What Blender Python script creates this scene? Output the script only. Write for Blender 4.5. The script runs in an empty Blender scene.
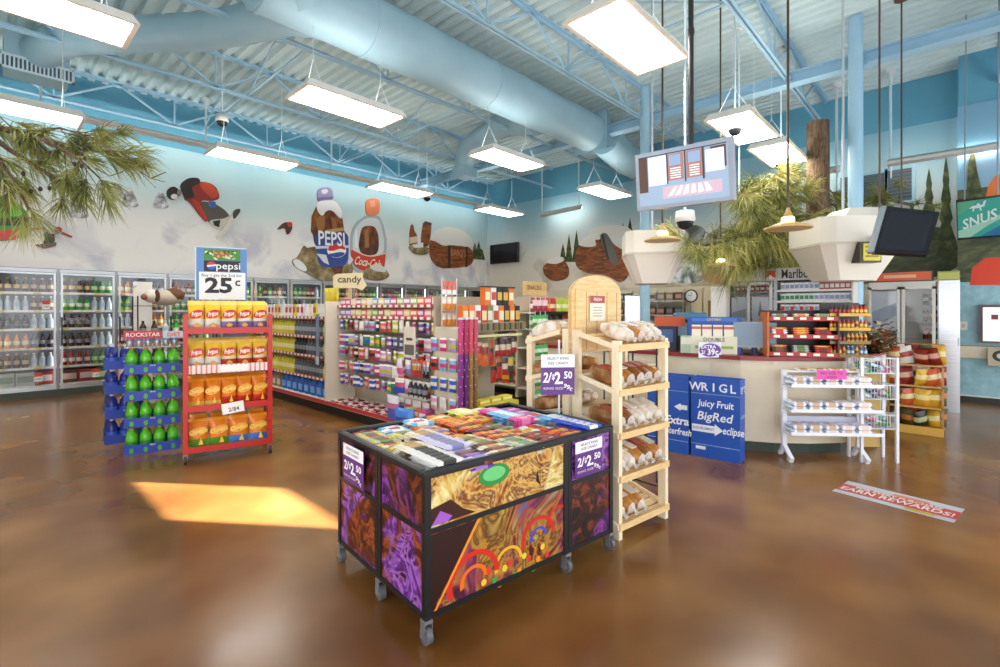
import bpy, math, random
from math import pi, sin, cos, atan, sqrt, radians
from mathutils import Matrix, Vector
random.seed(7)
SC = bpy.context.scene
COL = SC.collection
# ------------------------------------------------------------ camera, light, exposure
F = 490.0; HZ = 309.0; EYE = 1.55; YAW = atan(460/490)
cam_d = bpy.data.cameras.new('camera'); cam = bpy.data.objects.new('camera', cam_d); COL.objects.link(cam)
cam_d.sensor_width = 36; cam_d.lens = F*36/1000; cam_d.shift_y = -(333.5-HZ)/1000
cam_d.clip_start = 0.05
cam.location = (0, 0, EYE); cam.rotation_euler = (pi/2, 0, YAW-pi/2)
SC.camera = cam
world = bpy.data.worlds.new('world'); SC.world = world; world.use_nodes = True
wb = world.node_tree.nodes['Background']; wb.inputs[0].default_value = (0.93, 0.96, 1, 1); wb.inputs[1].default_value = 2.1
sun_d = bpy.data.lights.new('sun', 'SUN'); sun_d.energy = 36; sun_d.angle = 0.012; sun_d.color = (1, .96, .93)
sun = bpy.data.objects.new('sun', sun_d); COL.objects.link(sun)
sun.rotation_euler = Vector((.6, -.8, -.466)).to_track_quat('-Z', 'Y').to_euler()
SC.view_settings.view_transform = 'Standard'; SC.view_settings.look = 'None'
SC.view_settings.gamma = 1; SC.view_settings.exposure = 0.68; SC.view_settings.use_curve_mapping = False
LAMP = 13.0      # ceiling fixture diffuser strength
TUBE = 5.0       # cooler tube strength

# ------------------------------------------------------------ camera geometry (pixel of the photo -> real place)
fx, fy = cos(YAW), sin(YAW); rx, ry = sin(YAW), -cos(YAW)
def ray(px):
    t = (px-500)/F; return fx+rx*t, fy+ry*t
def G(px, py, z=0.0):
    d = (EYE-z)*F/(py-HZ); ux, uy = ray(px); return Vector((ux*d, uy*d, z))
def onY(px, py, Y):
    ux, uy = ray(px); d = Y/uy; return Vector((ux*d, Y, EYE-(py-HZ)*d/F))
def onX(px, py, X):
    ux, uy = ray(px); d = X/ux; return Vector((X, uy*d, EYE-(py-HZ)*d/F))
def atd(px, py, d):
    ux, uy = ray(px); return Vector((ux*d, uy*d, EYE-(py-HZ)*d/F))

# ------------------------------------------------------------ materials
MATS = {}
def lin(h):
    h = h.lstrip('#'); v = [int(h[i:i+2], 16)/255 for i in (0, 2, 4)]
    return tuple((x/12.92 if x <= .04045 else ((x+.055)/1.055)**2.4) for x in v)+(1,)
def newmat(name):
    m = bpy.data.materials.new(name); m.use_nodes = True; return m, m.node_tree, m.node_tree.nodes['Principled BSDF']
def mat(k):
    """'#rrggbb' plastic, '#rrggbb~r' roughness r/10, '#rrggbb~m' metal, or a named material"""
    if k in MATS: return MATS[k]
    m, nt, p = newmat('paint_'+k.strip('#'))
    h, _, o = k.partition('~')
    p.inputs['Base Color'].default_value = lin(h); p.inputs['Roughness'].default_value = .42
    if o == 'm': p.inputs['Metallic'].default_value = .85; p.inputs['Roughness'].default_value = .32
    elif o: p.inputs['Roughness'].default_value = int(o)/10
    MATS[k] = m; return m
def emit(name, c, s):
    m, nt, p = newmat(name); p.inputs['Base Color'].default_value = lin(c)
    p.inputs['Emission Color'].default_value = lin(c); p.inputs['Emission Strength'].default_value = s; MATS[name] = m
def ramp(nt, fac, stops):
    r = nt.nodes.new('ShaderNodeValToRGB'); e = r.color_ramp.elements
    e[0].position, e[0].color = stops[0][0], lin(stops[0][1]); e[1].position, e[1].color = stops[-1][0], lin(stops[-1][1])
    for p_, c in stops[1:-1]:
        q = e.new(p_); q.color = lin(c)
    nt.links.new(fac, r.inputs[0]); return r
def coords(nt, scale=(1, 1, 1)):
    t = nt.nodes.new('ShaderNodeTexCoord'); m = nt.nodes.new('ShaderNodeMapping'); m.inputs['Scale'].default_value = scale
    nt.links.new(t.outputs['Object'], m.inputs[0]); return m.outputs[0]
def noise(nt, vec, scale, detail=4, dist=0, rough=.55):
    n = nt.nodes.new('ShaderNodeTexNoise'); n.inputs['Scale'].default_value = scale; n.inputs['Detail'].default_value = detail
    n.inputs['Distortion'].default_value = dist; n.inputs['Roughness'].default_value = rough
    nt.links.new(vec, n.inputs['Vector']); return n
def noisemat(name, stops, scale=4, sc=(1, 1, 1), rough=.5, dist=0, detail=5, bump=0, metal=0):
    m, nt, p = newmat(name); v = coords(nt, sc); n = noise(nt, v, scale, detail, dist)
    r = ramp(nt, n.outputs['Fac'], stops); nt.links.new(r.outputs[0], p.inputs['Base Color']); p.inputs['Roughness'].default_value = rough
    p.inputs['Metallic'].default_value = metal
    if bump:
        b = nt.nodes.new('ShaderNodeBump'); b.inputs['Strength'].default_value = bump; b.inputs['Distance'].default_value = .02
        nt.links.new(n.outputs['Fac'], b.inputs['Height']); nt.links.new(b.outputs[0], p.inputs['Normal'])
    MATS[name] = m; return m, nt, p
emit('lamp', '#fff9f0', LAMP); emit('tube', '#f4f8ff', TUBE); emit('warmbulb', '#ffe9b0', 6)
emit('screen_on', '#8fa4bc', .35); emit('screen_grey', '#6f8496', .3); emit('sign_lit', '#2f9a8e', .15); emit('added_uplight', '#fff9f0', 4.5); emit('added_covelamp', '#fff9f0', 16)
noisemat('lampw', [(.3, '#efe9df'), (.7, '#f6f1e8')], 3, rough=.4)
# stained concrete floor
m, nt, p = newmat('stained_concrete'); MATS['floor'] = m
v = coords(nt); n1 = noise(nt, v, .8, 2, 0); n2 = noise(nt, v, 2.0, 2, 0)
r1 = ramp(nt, n1.outputs['Fac'], [(.25, '#65401c'), (.45, '#7f5228'), (.58, '#946635'), (.78, '#a87e48')])
r2 = ramp(nt, n2.outputs['Fac'], [(.3, '#c8beb2'), (.7, '#ffffff')])
mx = nt.nodes.new('ShaderNodeMix'); mx.data_type = 'RGBA'; mx.blend_type = 'MULTIPLY'; mx.inputs[0].default_value = .5
nt.links.new(r1.outputs[0], mx.inputs[6]); nt.links.new(r2.outputs[0], mx.inputs[7]); nt.links.new(mx.outputs[2], p.inputs['Base Color'])
rr = nt.nodes.new('ShaderNodeMapRange'); rr.inputs[3].default_value = .14; rr.inputs[4].default_value = .3
nt.links.new(n2.outputs['Fac'], rr.inputs[0]); nt.links.new(rr.outputs[0], p.inputs['Roughness'])
# painted walls: plain
noisemat('wall_blue', [(.3, '#5fa3c0'), (.7, '#67abc6')], 2, rough=.7)
noisemat('deck', [(.3, '#c3d9dd'), (.7, '#cfe2e4')], 1.5, rough=.55)
noisemat('steel_blue', [(.3, '#9cc4dc'), (.7, '#a8cde2')], 3, rough=.5)
noisemat('duct_paint', [(.3, '#93b6c6'), (.7, '#a0c1d0')], 2, rough=.5)
noisemat('cream_wall', [(.3, '#cfc4a8'), (.7, '#d8ceb4')], 2, rough=.7)
noisemat('tile_blue', [(.3, '#7fa9b4'), (.5, '#8db7c1'), (.7, '#9cc2ca')], 9, rough=.4)
noisemat('counter_laminate', [(.3, '#d9cbb0'), (.7, '#e4d7bf')], 3, rough=.5)
noisemat('wood', [(.25, '#d8ab6a'), (.5, '#e8c48a'), (.75, '#f0d3a0')], 3.5, (2, 2, 14), .5, 1.2)
noisemat('wood_pale', [(.25, '#e9d2a6'), (.5, '#f3e2bf'), (.75, '#f8ecd2')], 3.5, (3, 14, 2), .5, 1.2)
noisemat('bark', [(.3, '#3a2c20'), (.5, '#6b5440'), (.7, '#8a7058')], 5, (6, 6, 1), .9, 1.5, bump=.8)
noisemat('brushed_steel', [(.3, '#b9bcc0'), (.7, '#d9dce0')], 3, (1, 1, 40), .28, metal=.9)
noisemat('bread', [(.3, '#9a5a22'), (.5, '#c88a42'), (.7, '#e5b878')], 7, rough=.35)
noisemat('bread_dark', [(.3, '#6b3a18'), (.5, '#94602e'), (.7, '#c9a070')], 9, rough=.35)
noisemat('pastry', [(.3, '#c9a27a'), (.5, '#e9dccb'), (.7, '#f6f1ea')], 14, rough=.3)
noisemat('mural_wood', [(.3, '#4a2412'), (.5, '#8a4a22'), (.7, '#b0703a')], 2, (1, 1, 6), .6, 1.5)
noisemat('mural_rock', [(.3, '#5a4a30'), (.5, '#8d7a52'), (.7, '#b8aa86')], 5, rough=.7)
noisemat('mural_grey', [(.35, '#6d6f76'), (.5, '#a9acb2'), (.65, '#e6e8ea')], 9, rough=.7)
noisemat('mural_tree', [(.3, '#26301c'), (.5, '#46502c'), (.7, '#7a7a44')], 7, rough=.7)
noisemat('mural_forest', [(.3, '#2e3626'), (.5, '#4a5238'), (.7, '#6e6a4a')], 2.5, (1, 1, 2.2), .7, 1.5)
noisemat('mural_snow_rock', [(.38, '#5b6157'), (.5, '#b9bdc2'), (.6, '#e8eaec')], 2.6, rough=.7, dist=1)
noisemat('mural_purple', [(.3, '#7480a8'), (.7, '#a9abc4')], 2, rough=.7)
noisemat('cola', [(.3, '#3c1a0c'), (.5, '#6e3414'), (.7, '#9a5a2a')], 2.2, rough=.5, dist=1)
noisemat('leafy', [(.3, '#3a3420'), (.42, '#6a5a24'), (.55, '#b4552a'), (.7, '#d9a52c')], 13, rough=.6, dist=1)
noisemat('chips_mix', [(.3, '#8a2416'), (.45, '#c8662a'), (.6, '#d9b23a'), (.72, '#4d6a2a')], 8, rough=.4, dist=1)
noisemat('needles', [(.3, '#525a26'), (.5, '#868a42'), (.7, '#b4ae66')], 4, rough=.6)
noisemat('needles_yellow', [(.3, '#a8a44a'), (.5, '#ccc470'), (.7, '#e4dc98')], 4, rough=.6)
noisemat('stucco', [(.3, '#8a8f90'), (.7, '#a0a5a6')], 6, rough=.9)
def art(name, sc, stops1, stops2, thr=(.45, .55), dist=3):
    m, nt, p = newmat(name); v = coords(nt); a = noise(nt, v, sc, 3, dist); b = noise(nt, v, sc*.45, 2, dist*.4)
    ra = ramp(nt, a.outputs['Fac'], stops1); rb = ramp(nt, a.outputs['Fac'], stops2)
    f = nt.nodes.new('ShaderNodeMapRange'); f.inputs[1].default_value = thr[0]; f.inputs[2].default_value = thr[1]
    nt.links.new(b.outputs['Fac'], f.inputs[0])
    mx = nt.nodes.new('ShaderNodeMix'); mx.data_type = 'RGBA'; nt.links.new(f.outputs[0], mx.inputs[0])
    nt.links.new(ra.outputs[0], mx.inputs[6]); nt.links.new(rb.outputs[0], mx.inputs[7]); nt.links.new(mx.outputs[2], p.inputs['Base Color'])
    p.inputs['Roughness'].default_value = .3; MATS[name] = m
art('art_gold', 4.2, [(.3, '#4a1c0a'), (.42, '#a06020'), (.5, '#d8b060'), (.58, '#6a2a10'), (.7, '#e8c878')], [(.3, '#7a5a1e'), (.45, '#c8a850'), (.55, '#e8dca0'), (.7, '#8a7a2a')])
art('art_dark', 5, [(.35, '#160808'), (.5, '#3a140c'), (.6, '#7a3418'), (.7, '#1a0a0a')], [(.3, '#1c0820'), (.5, '#4a1a5a'), (.6, '#8a3aa0'), (.7, '#2a0c30')], (.5, .6))
art('art_purple', 5.5, [(.3, '#200a2a'), (.45, '#6a2a8c'), (.55, '#a86ac0'), (.65, '#38104a')], [(.3, '#14080a'), (.5, '#5a2010'), (.6, '#a04a20'), (.7, '#1a0808')], (.48, .56))
art('art_swirl', 3, [(.3, '#2a0c08'), (.42, '#6a2410'), (.5, '#b8862e'), (.56, '#5a3010'), (.68, '#c8a850')], [(.3, '#3a1850'), (.45, '#7a2a5a'), (.55, '#a83a24'), (.68, '#3a3a80')], (.44, .6), 3)
# mural artwork on the upper walls (painted sky over snowfields)
def mural_mat(name, stops, zlo, zhi, blot):
    m, nt, p = newmat(name); t = nt.nodes.new('ShaderNodeTexCoord'); s = nt.nodes.new('ShaderNodeSeparateXYZ')
    nt.links.new(t.outputs['Object'], s.inputs[0])
    n = noise(nt, t.outputs['Object'], .45, 3, .4); n2 = noise(nt, t.outputs['Object'], .9, 5, .8)
    a = nt.nodes.new('ShaderNodeMath'); a.operation = 'MULTIPLY_ADD'; a.inputs[1].default_value = .7
    nt.links.new(n.outputs['Fac'], a.inputs[0]); nt.links.new(s.outputs[2], a.inputs[2])
    mr = nt.nodes.new('ShaderNodeMapRange'); mr.inputs[1].default_value = zlo+.35; mr.inputs[2].default_value = zhi+.35
    nt.links.new(a.outputs[0], mr.inputs[0])
    r = ramp(nt, mr.outputs[0], stops); rb = ramp(nt, n2.outputs['Fac'], [(.36, blot), (.5, '#ffffff')])
    mx = nt.nodes.new('ShaderNodeMix'); mx.data_type = 'RGBA'; mx.blend_type = 'MULTIPLY'
    g = nt.nodes.new('ShaderNodeMapRange'); g.inputs[1].default_value = zlo+1.5; g.inputs[2].default_value = zlo+1; g.inputs[3].default_value = 0; g.inputs[4].default_value = 1
    nt.links.new(s.outputs[2], g.inputs[0]); nt.links.new(g.outputs[0], mx.inputs[0])
    nt.links.new(r.outputs[0], mx.inputs[6]); nt.links.new(rb.outputs[0], mx.inputs[7])
    nt.links.new(mx.outputs[2], p.inputs['Base Color']); p.inputs['Roughness'].default_value = .75; MATS[name] = m
mural_mat('mural_left', [(0, '#d9d8dc'), (.12, '#f1efec'), (.35, '#f1eeea'), (.5, '#e4e8e6'), (.62, '#cfe2e3'), (.8, '#b4d4db'), (1, '#9cc6d4')], 2.1, 4.9, '#d6d9e6')
mural_mat('mural_back', [(0, '#d9cfbd'), (.3, '#e2dccf'), (.48, '#e2e4de'), (.6, '#cfe0e2'), (.8, '#aed2dc'), (1, '#90c2d6')], 2.1, 4.9, '#cfc6b6')
# glass
m, nt, p = newmat('clear_glass'); MATS['glass'] = m
tr = nt.nodes.new('ShaderNodeBsdfTransparent'); gl = nt.nodes.new('ShaderNodeBsdfGlossy'); gl.inputs['Roughness'].default_value = .03
fr = nt.nodes.new('ShaderNodeFresnel'); fr.inputs[0].default_value = 1.45; mm = nt.nodes.new('ShaderNodeMixShader')
nt.links.new(fr.outputs[0], mm.inputs[0]); nt.links.new(tr.outputs[0], mm.inputs[1]); nt.links.new(gl.outputs[0], mm.inputs[2])
nt.links.new(mm.outputs[0], nt.nodes['Material Output'].inputs[0])
m, nt, p = newmat('clear_wrap'); MATS['wrap'] = m
tr = nt.nodes.new('ShaderNodeBsdfTransparent'); mm = nt.nodes.new('ShaderNodeMixShader'); mm.inputs[0].default_value = .3
p.inputs['Base Color'].default_value = (.9, .9, .9, 1); p.inputs['Roughness'].default_value = .15
nt.links.new(tr.outputs[0], mm.inputs[1]); nt.links.new(p.outputs[0], mm.inputs[2]); nt.links.new(mm.outputs[0], nt.nodes['Material Output'].inputs[0])

LONG = []; SEEN = {}
m, nt, p = newmat('frosty_wrap'); MATS['wrap2'] = m
tr = nt.nodes.new('ShaderNodeBsdfTransparent'); mm = nt.nodes.new('ShaderNodeMixShader'); mm.inputs[0].default_value = .62
p.inputs['Base Color'].default_value = (.85, .8, .74, 1); p.inputs['Roughness'].default_value = .2
nt.links.new(tr.outputs[0], mm.inputs[1]); nt.links.new(p.outputs[0], mm.inputs[2]); nt.links.new(mm.outputs[0], nt.nodes['Material Output'].inputs[0])
# ------------------------------------------------------------ mesh builder
FONTC = {}
def glyphs(s, bold=0, ext=0):
    k = (s, bold, ext)
    if k in FONTC: return FONTC[k]
    c = bpy.data.curves.new('t', 'FONT'); c.body = s; c.size = 1; c.align_x = 'CENTER'; c.align_y = 'CENTER'
    c.offset = bold; c.resolution_u = 2; c.extrude = ext
    o = bpy.data.objects.new('t', c); COL.objects.link(o)
    dg = bpy.context.evaluated_depsgraph_get(); me = o.evaluated_get(dg).to_mesh()
    r = ([v.co.copy() for v in me.vertices], [list(p.vertices) for p in me.polygons])
    o.evaluated_get(dg).to_mesh_clear(); bpy.data.objects.remove(o); bpy.data.curves.remove(c)
    FONTC[k] = r; return r
class B:
    def __init__(s): s.v = []; s.f = []; s.m = []; s.k = []; s.sm = []; s.T = Matrix.Identity(4)
    def mi(s, k):
        if k not in s.k: s.k.append(k)
        return s.k.index(k)
    def add(s, vs, fs, k, smooth=False, T=None):
        b = len(s.v); M = s.T @ T if T is not None else s.T
        s.v += [M @ Vector(v) for v in vs]; i = s.mi(k) if isinstance(k, str) else None
        for n, f in enumerate(fs):
            s.f.append([b+j for j in f]); s.m.append(i if i is not None else s.mi(k[n])); s.sm.append(smooth)
        return s
    def box(s, x0, y0, z0, x1, y1, z1, k, T=None):
        v = [(x, y, z) for z in (z0, z1) for y in (y0, y1) for x in (x0, x1)]
        return s.add(v, [(0, 2, 3, 1), (4, 5, 7, 6), (0, 1, 5, 4), (2, 6, 7, 3), (0, 4, 6, 2), (1, 3, 7, 5)], k, T=T)
    def bbox(s, x0, y0, z0, x1, y1, z1, k, b=.005, T=None):   # box with chamfered vertical and top edges
        p = [(x0+b, y0), (x1-b, y0), (x1, y0+b), (x1, y1-b), (x1-b, y1), (x0+b, y1), (x0, y1-b), (x0, y0+b)]
        cx, cy = (x0+x1)/2, (y0+y1)/2; q = [(cx+(x-cx)*(1-2*b/max(x1-x0, .01)), cy+(y-cy)*(1-2*b/max(y1-y0, .01))) for x, y in p]
        v = [(x, y, z0) for x, y in p]+[(x, y, z1-b) for x, y in p]+[(x, y, z1) for x, y in q]
        f = [tuple(range(7, -1, -1)), tuple(range(16, 24))]
        for r in (0, 8):
            f += [(r+i, r+(i+1) % 8, r+8+(i+1) % 8, r+8+i) for i in range(8)]
        return s.add(v, f, k, T=T)
    def tube(s, pts, r, k, n=8, cap=True, T=None, smooth=True):
        pts = [Vector(p) for p in pts]; rs = r if isinstance(r, (list, tuple)) else [r]*len(pts)
        v = []; f = []
        d0 = (pts[1]-pts[0]).normalized(); up = Vector((0, 0, 1)) if abs(d0.z) < .9 else Vector((1, 0, 0))
        a = d0.cross(up).normalized()
        for i, p_ in enumerate(pts):
            d = (pts[min(i+1, len(pts)-1)]-pts[max(i-1, 0)]).normalized()
            a = (a-d*a.dot(d)).normalized(); b = d.cross(a)
            for j in range(n):
                t = 2*pi*j/n+pi/n; v.append(p_+a*cos(t)*rs[i]+b*sin(t)*rs[i])
        for i in range(len(pts)-1):
            for j in range(n): f.append((i*n+j, i*n+(j+1) % n, (i+1)*n+(j+1) % n, (i+1)*n+j))
        s.add(v, f, k, smooth, T)
        if cap: s.add(v, [tuple(range(n-1, -1, -1)), tuple(range((len(pts)-1)*n, len(pts)*n))], k, T=T)
        return s
    def bar(s, a, b, w, h, k, T=None):     # rectangular bar from a to b
        a = Vector(a); b = Vector(b); d = (b-a).normalized(); up = Vector((0, 0, 1)) if abs(d.z) < .95 else Vector((0, 1, 0))
        x = d.cross(up).normalized()*w/2; y = x.cross(d).normalized()*h/2
        v = [a-x-y, a+x-y, a+x+y, a-x+y, b-x-y, b+x-y, b+x+y, b-x+y]
        return s.add(v, [(3, 2, 1, 0), (4, 5, 6, 7), (0, 1, 5, 4), (1, 2, 6, 5), (2, 3, 7, 6), (3, 0, 4, 7)], k, T=T)
    def lathe(s, prof, k, n=12, c=(0, 0, 0), T=None):  # prof [(r,z)], k one key or one per segment
        v = []; f = []; ks = []
        for r, z in prof:
            for j in range(n): t = 2*pi*j/n; v.append((c[0]+r*cos(t), c[1]+r*sin(t), c[2]+z))
        for i in range(len(prof)-1):
            for j in range(n): f.append((i*n+j, i*n+(j+1) % n, (i+1)*n+(j+1) % n, (i+1)*n+j)); ks.append(k if isinstance(k, str) else k[i])
        s.add(v, f, ks, True, T)
        return s.add(v, [tuple(range(n-1, -1, -1)), tuple(range((len(prof)-1)*n, len(prof)*n))], [ks[0], ks[-1]], T=T)
    def poly(s, pts, k, ext=None, T=None):
        n = len(pts)
        if ext is None: return s.add(pts, [tuple(range(n))], k, T=T)
        e = Vector(ext); v = [Vector(p) for p in pts]; v += [p_+e for p_ in v]
        return s.add(v, [tuple(range(n-1, -1, -1)), tuple(range(n, 2*n))]+[(i, (i+1) % n, n+(i+1) % n, n+i) for i in range(n)], k, T=T)
    def text(s, t, T, k, bold=.01, ext=0):
        v, f = glyphs(t, bold, ext); return s.add(v, f, k, T=T)
    def build(s, name, parent=None, loc=None, rz=0, shade=None):
        me = bpy.data.meshes.new(name); me.from_pydata(s.v, [], s.f)
        for k in s.k: me.materials.append(mat(k))
        me.polygons.foreach_set('material_index', s.m); me.polygons.foreach_set('use_smooth', s.sm); me.update()
        o = bpy.data.objects.new(name, me); COL.objects.link(o)
        if parent: o.parent = parent
        if loc is not None: o.location = loc
        o.rotation_euler.z = rz
        return o
def mkT(loc=(0, 0, 0), rx_=0, ry_=0, rz_=0, s=1):
    sc = s if isinstance(s, tuple) else (s, s, s)
    return Matrix.Translation(loc) @ Matrix.Rotation(rz_, 4, 'Z') @ Matrix.Rotation(ry_, 4, 'Y') @ Matrix.Rotation(rx_, 4, 'X') @ Matrix.Diagonal((*sc, 1))
def face_T(center, normal, size, shear=0, roll=0):   # text plane: x right seen from the normal side, y up
    n = Vector(normal).normalized(); x = Vector((0, 0, 1)).cross(n)
    if x.length < .01: x = Vector((1, 0, 0))
    x.normalize(); y = n.cross(x)
    if roll: x, y = x*cos(roll)+y*sin(roll), y*cos(roll)-x*sin(roll)
    sx, sy = size if isinstance(size, tuple) else (size, size)
    M = Matrix.Identity(4)
    for i in range(3): M[i][0] = x[i]*sx; M[i][1] = y[i]*sy+x[i]*shear*sy; M[i][2] = n[i]; M[i][3] = center[i]
    return M
def tag(o, label, cat, group=None, kind=None):
    SEEN.setdefault(label, []).append(o.name)
    if len(label.split()) > 16: LONG.append(label)
    o['label'] = label; o['category'] = cat
    if group: o['group'] = group
    if kind: o['kind'] = kind
    return o
def struct(o): o['kind'] = 'structure'; return o
def thing(name, label, cat, loc=(0, 0, 0), rz=0, group=None):
    o = bpy.data.objects.new(name, None); COL.objects.link(o); o.location = loc; o.rotation_euler.z = rz; o.empty_display_size = .1
    return tag(o, label, cat, group)
def dup(root, loc, rot=(0, 0, 0), label=None):
    r = root.copy(); COL.objects.link(r); r.location = loc; r.rotation_euler = rot
    if label: r['label'] = label
    for ch in list(root.children):
        c = ch.copy(); COL.objects.link(c); c.parent = r
        for g in list(ch.children):
            d = g.copy(); COL.objects.link(d); d.parent = c
    return r
class Kind:      # one mesh shared by many things of a kind
    def __init__(s, b, name): s.b = b; s.name = name; s.me = None
    def put(s, loc, label, cat, group=None, rot=(0, 0, 0), scale=1):
        if s.me is None:
            o = s.b.build(s.name); s.me = o.data
        else:
            o = bpy.data.objects.new(s.name, s.me); COL.objects.link(o)
        o.location = loc; o.rotation_euler = rot; o.scale = (scale,)*3 if not isinstance(scale, tuple) else scale
        return tag(o, label, cat, group)
N = ['first', 'second', 'third', 'fourth', 'fifth', 'sixth', 'seventh', 'eighth', 'ninth', 'tenth', 'eleventh', 'twelfth', 'thirteenth', 'fourteenth', 'fifteenth',
     'sixteenth', 'seventeenth', 'eighteenth', 'nineteenth', 'twentieth', '21st', '22nd', '23rd', '24th', '25th', '26th', '27th', '28th', '29th', '30th']
CN = {}
def cname(h): return CN.get(h, 'coloured')
# ============================================================ ROOM
YL = 11.8; XB = 11.9; ZD = 5.8; X0 = -2.0; Y0 = -3.0
b = B(); b.box(X0-.2, Y0-.2, -.15, 13, 13, 0, 'floor'); struct(b.build('floor'))
# corrugated roof deck, ribs along Y
b = B(); prof = []; x = X0-.2; per = .2
while x < 13:
    prof += [(x, ZD), (x+.09, ZD), (x+.115, ZD+.07), (x+.175, ZD+.07)]; x += per
v = [(x, y, z) for y in (Y0-.2, 13) for x, z in prof]; n = len(prof)
b.add(v, [(i+1, i, n+i, n+i+1) for i in range(n-1)], 'deck')
b.box(X0-.2, Y0-.2, ZD+.1, 13, 13, ZD+.25, 'deck'); struct(b.build('ceiling'))
# left wall: blue band above, the cooler recess behind the glass doors below
b = B(); b.box(X0-.2, YL, 2.27, 13, 13, ZD+.1, 'wall_blue'); b.box(X0-.2, YL+.75, 0, 13, 13, 2.27, '#8a8d90')
struct(b.build('wall_left'))
b = B(); b.box(XB, -3.2, 2.1, 13, YL+.75, ZD+.1, 'wall_blue'); b.box(XB, -3.2, 0, 13, YL+.75, 2.1, 'cream_wall')
struct(b.build('wall_back'))
b = B(); b.box(11.3, -3.0, 0, XB, .02, 2.0, 'tile_blue'); b.box(11.3, -3.0, 2.0, XB, .02, ZD+.1, 'wall_blue')
struct(b.build('wall_right'))
b = B(); b.box(11.26, -3, .74, 11.3, .02, .93, 'counter_laminate'); b.box(11.285, -3, .93, 11.3, .02, .95, '#8a8270'); struct(b.build('trim_1'))
b = B(); b.box(11.27, -3, 0, 11.3, .03, .1, '#1d1c1b'); b.box(11.26, -3, .1, 11.3, .03, .12, '#d8d4c8'); struct(b.build('baseboard_right'))
# west storefront wall: glazed bay near the entrance, high opening shaped for sun patch
b = B(); W = X0-.2
b.box(W, Y0, 3.1, X0, YL, ZD, 'wall_blue'); b.box(W, 4.5, 0, X0, YL, 2.3, 'cream_wall')
b.box(W, 4.5, 2.3, X0, 8.2, 3.1, 'cream_wall'); b.box(W, 9.6, 2.3, X0, YL, 3.1, 'cream_wall'); b.box(W, YL, 0, X0, 13, ZD, 'cream_wall')
struct(b.build('wall_west'))
def glazing(name, horiz, a0, a1, fixed, z1):
    fr = B(); n = 5
    for i in range(n+1):
        t = a0+(a1-a0)*i/n
        if horiz: fr.box(t-.03, fixed-.05, 0, t+.03, fixed+.05, z1, '#b8bcc0~m')
        else: fr.box(fixed-.05, t-.03, 0, fixed+.05, t+.03, z1, '#b8bcc0~m')
    for z in (0, z1-.06, 1.0):
        if horiz: fr.box(a0, fixed-.05, z, a1, fixed+.05, z+.06, '#b8bcc0~m')
        else: fr.box(fixed-.05, a0, z, fixed+.05, a1, z+.06, '#b8bcc0~m')
    o = struct(fr.build(name))
glazing('window_1', False, Y0, 4.5, X0-.1, 3.1)
glazing('window_2', True, X0, 11.3, Y0-.1, 3.6)
b = B(); b.box(X0-.2, Y0-.2, 3.6, 13, Y0, ZD, 'wall_blue'); struct(b.build('wall_south'))
# ---------------- ceiling steel
def joist(Y, x0, x1, zb=5.2, name='bar joist'):
    b = B(); d = .035
    for s in (-1, 1):
        b.box(x0, Y+s*.012, zb, x1, Y+s*.05, zb+.012, 'steel_blue'); b.box(x0, Y+s*.012-.004, zb, x1, Y+s*.012+.004, zb+.05, 'steel_blue')
        b.box(x0, Y+s*.012, ZD-.012, x1, Y+s*.06, ZD, 'steel_blue'); b.box(x0, Y+s*.012-.004, ZD-.06, x1, Y+s*.012+.004, ZD, 'steel_blue')
    x = x0+.2; 
    while x+1.8 <= x1+.2:
        b.bar((x, Y, ZD-.04), (x+.9, Y, zb+.03), .032, .032, 'steel_blue'); b.bar((x+.9, Y, zb+.03), (min(x+1.8, x1), Y, ZD-.04), .032, .032, 'steel_blue')
        b.bar((x+.9, Y, zb+.03), (x+.9, Y, ZD-.04), .022, .022, 'steel_blue'); x += 1.8
    o = b.build('roof_joist', loc=None); return o
jl = ['nearest the right wall end, above the counter lamps', 'running over the hanging screen', 'running just beyond the big round duct', 'third out from the cooler wall', 'second out from the cooler wall', 'running closest along the cooler wall']
for i, Y in enumerate((-.5, 2.0, 4.45, 6.7, 9.0, 11.5)):
    tag(joist(Y, X0, XB), 'pale blue steel bar joist '+jl[i], 'joist', 'steel bar joists under the roof deck')
def girder(X, lab):
    b = B()
    b.box(X-.1, Y0, 5.12, X+.1, YL, 5.14, 'steel_blue'); b.box(X-.012, Y0, 5.14, X+.012, YL, 5.3, 'steel_blue'); b.box(X-.1, Y0, 5.29, X+.1, YL, 5.31, 'steel_blue')
    tag(b.build('roof_girder'), lab, 'girder')
girder(8.9, 'pale blue steel girder carried across the room by the two columns')
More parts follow.
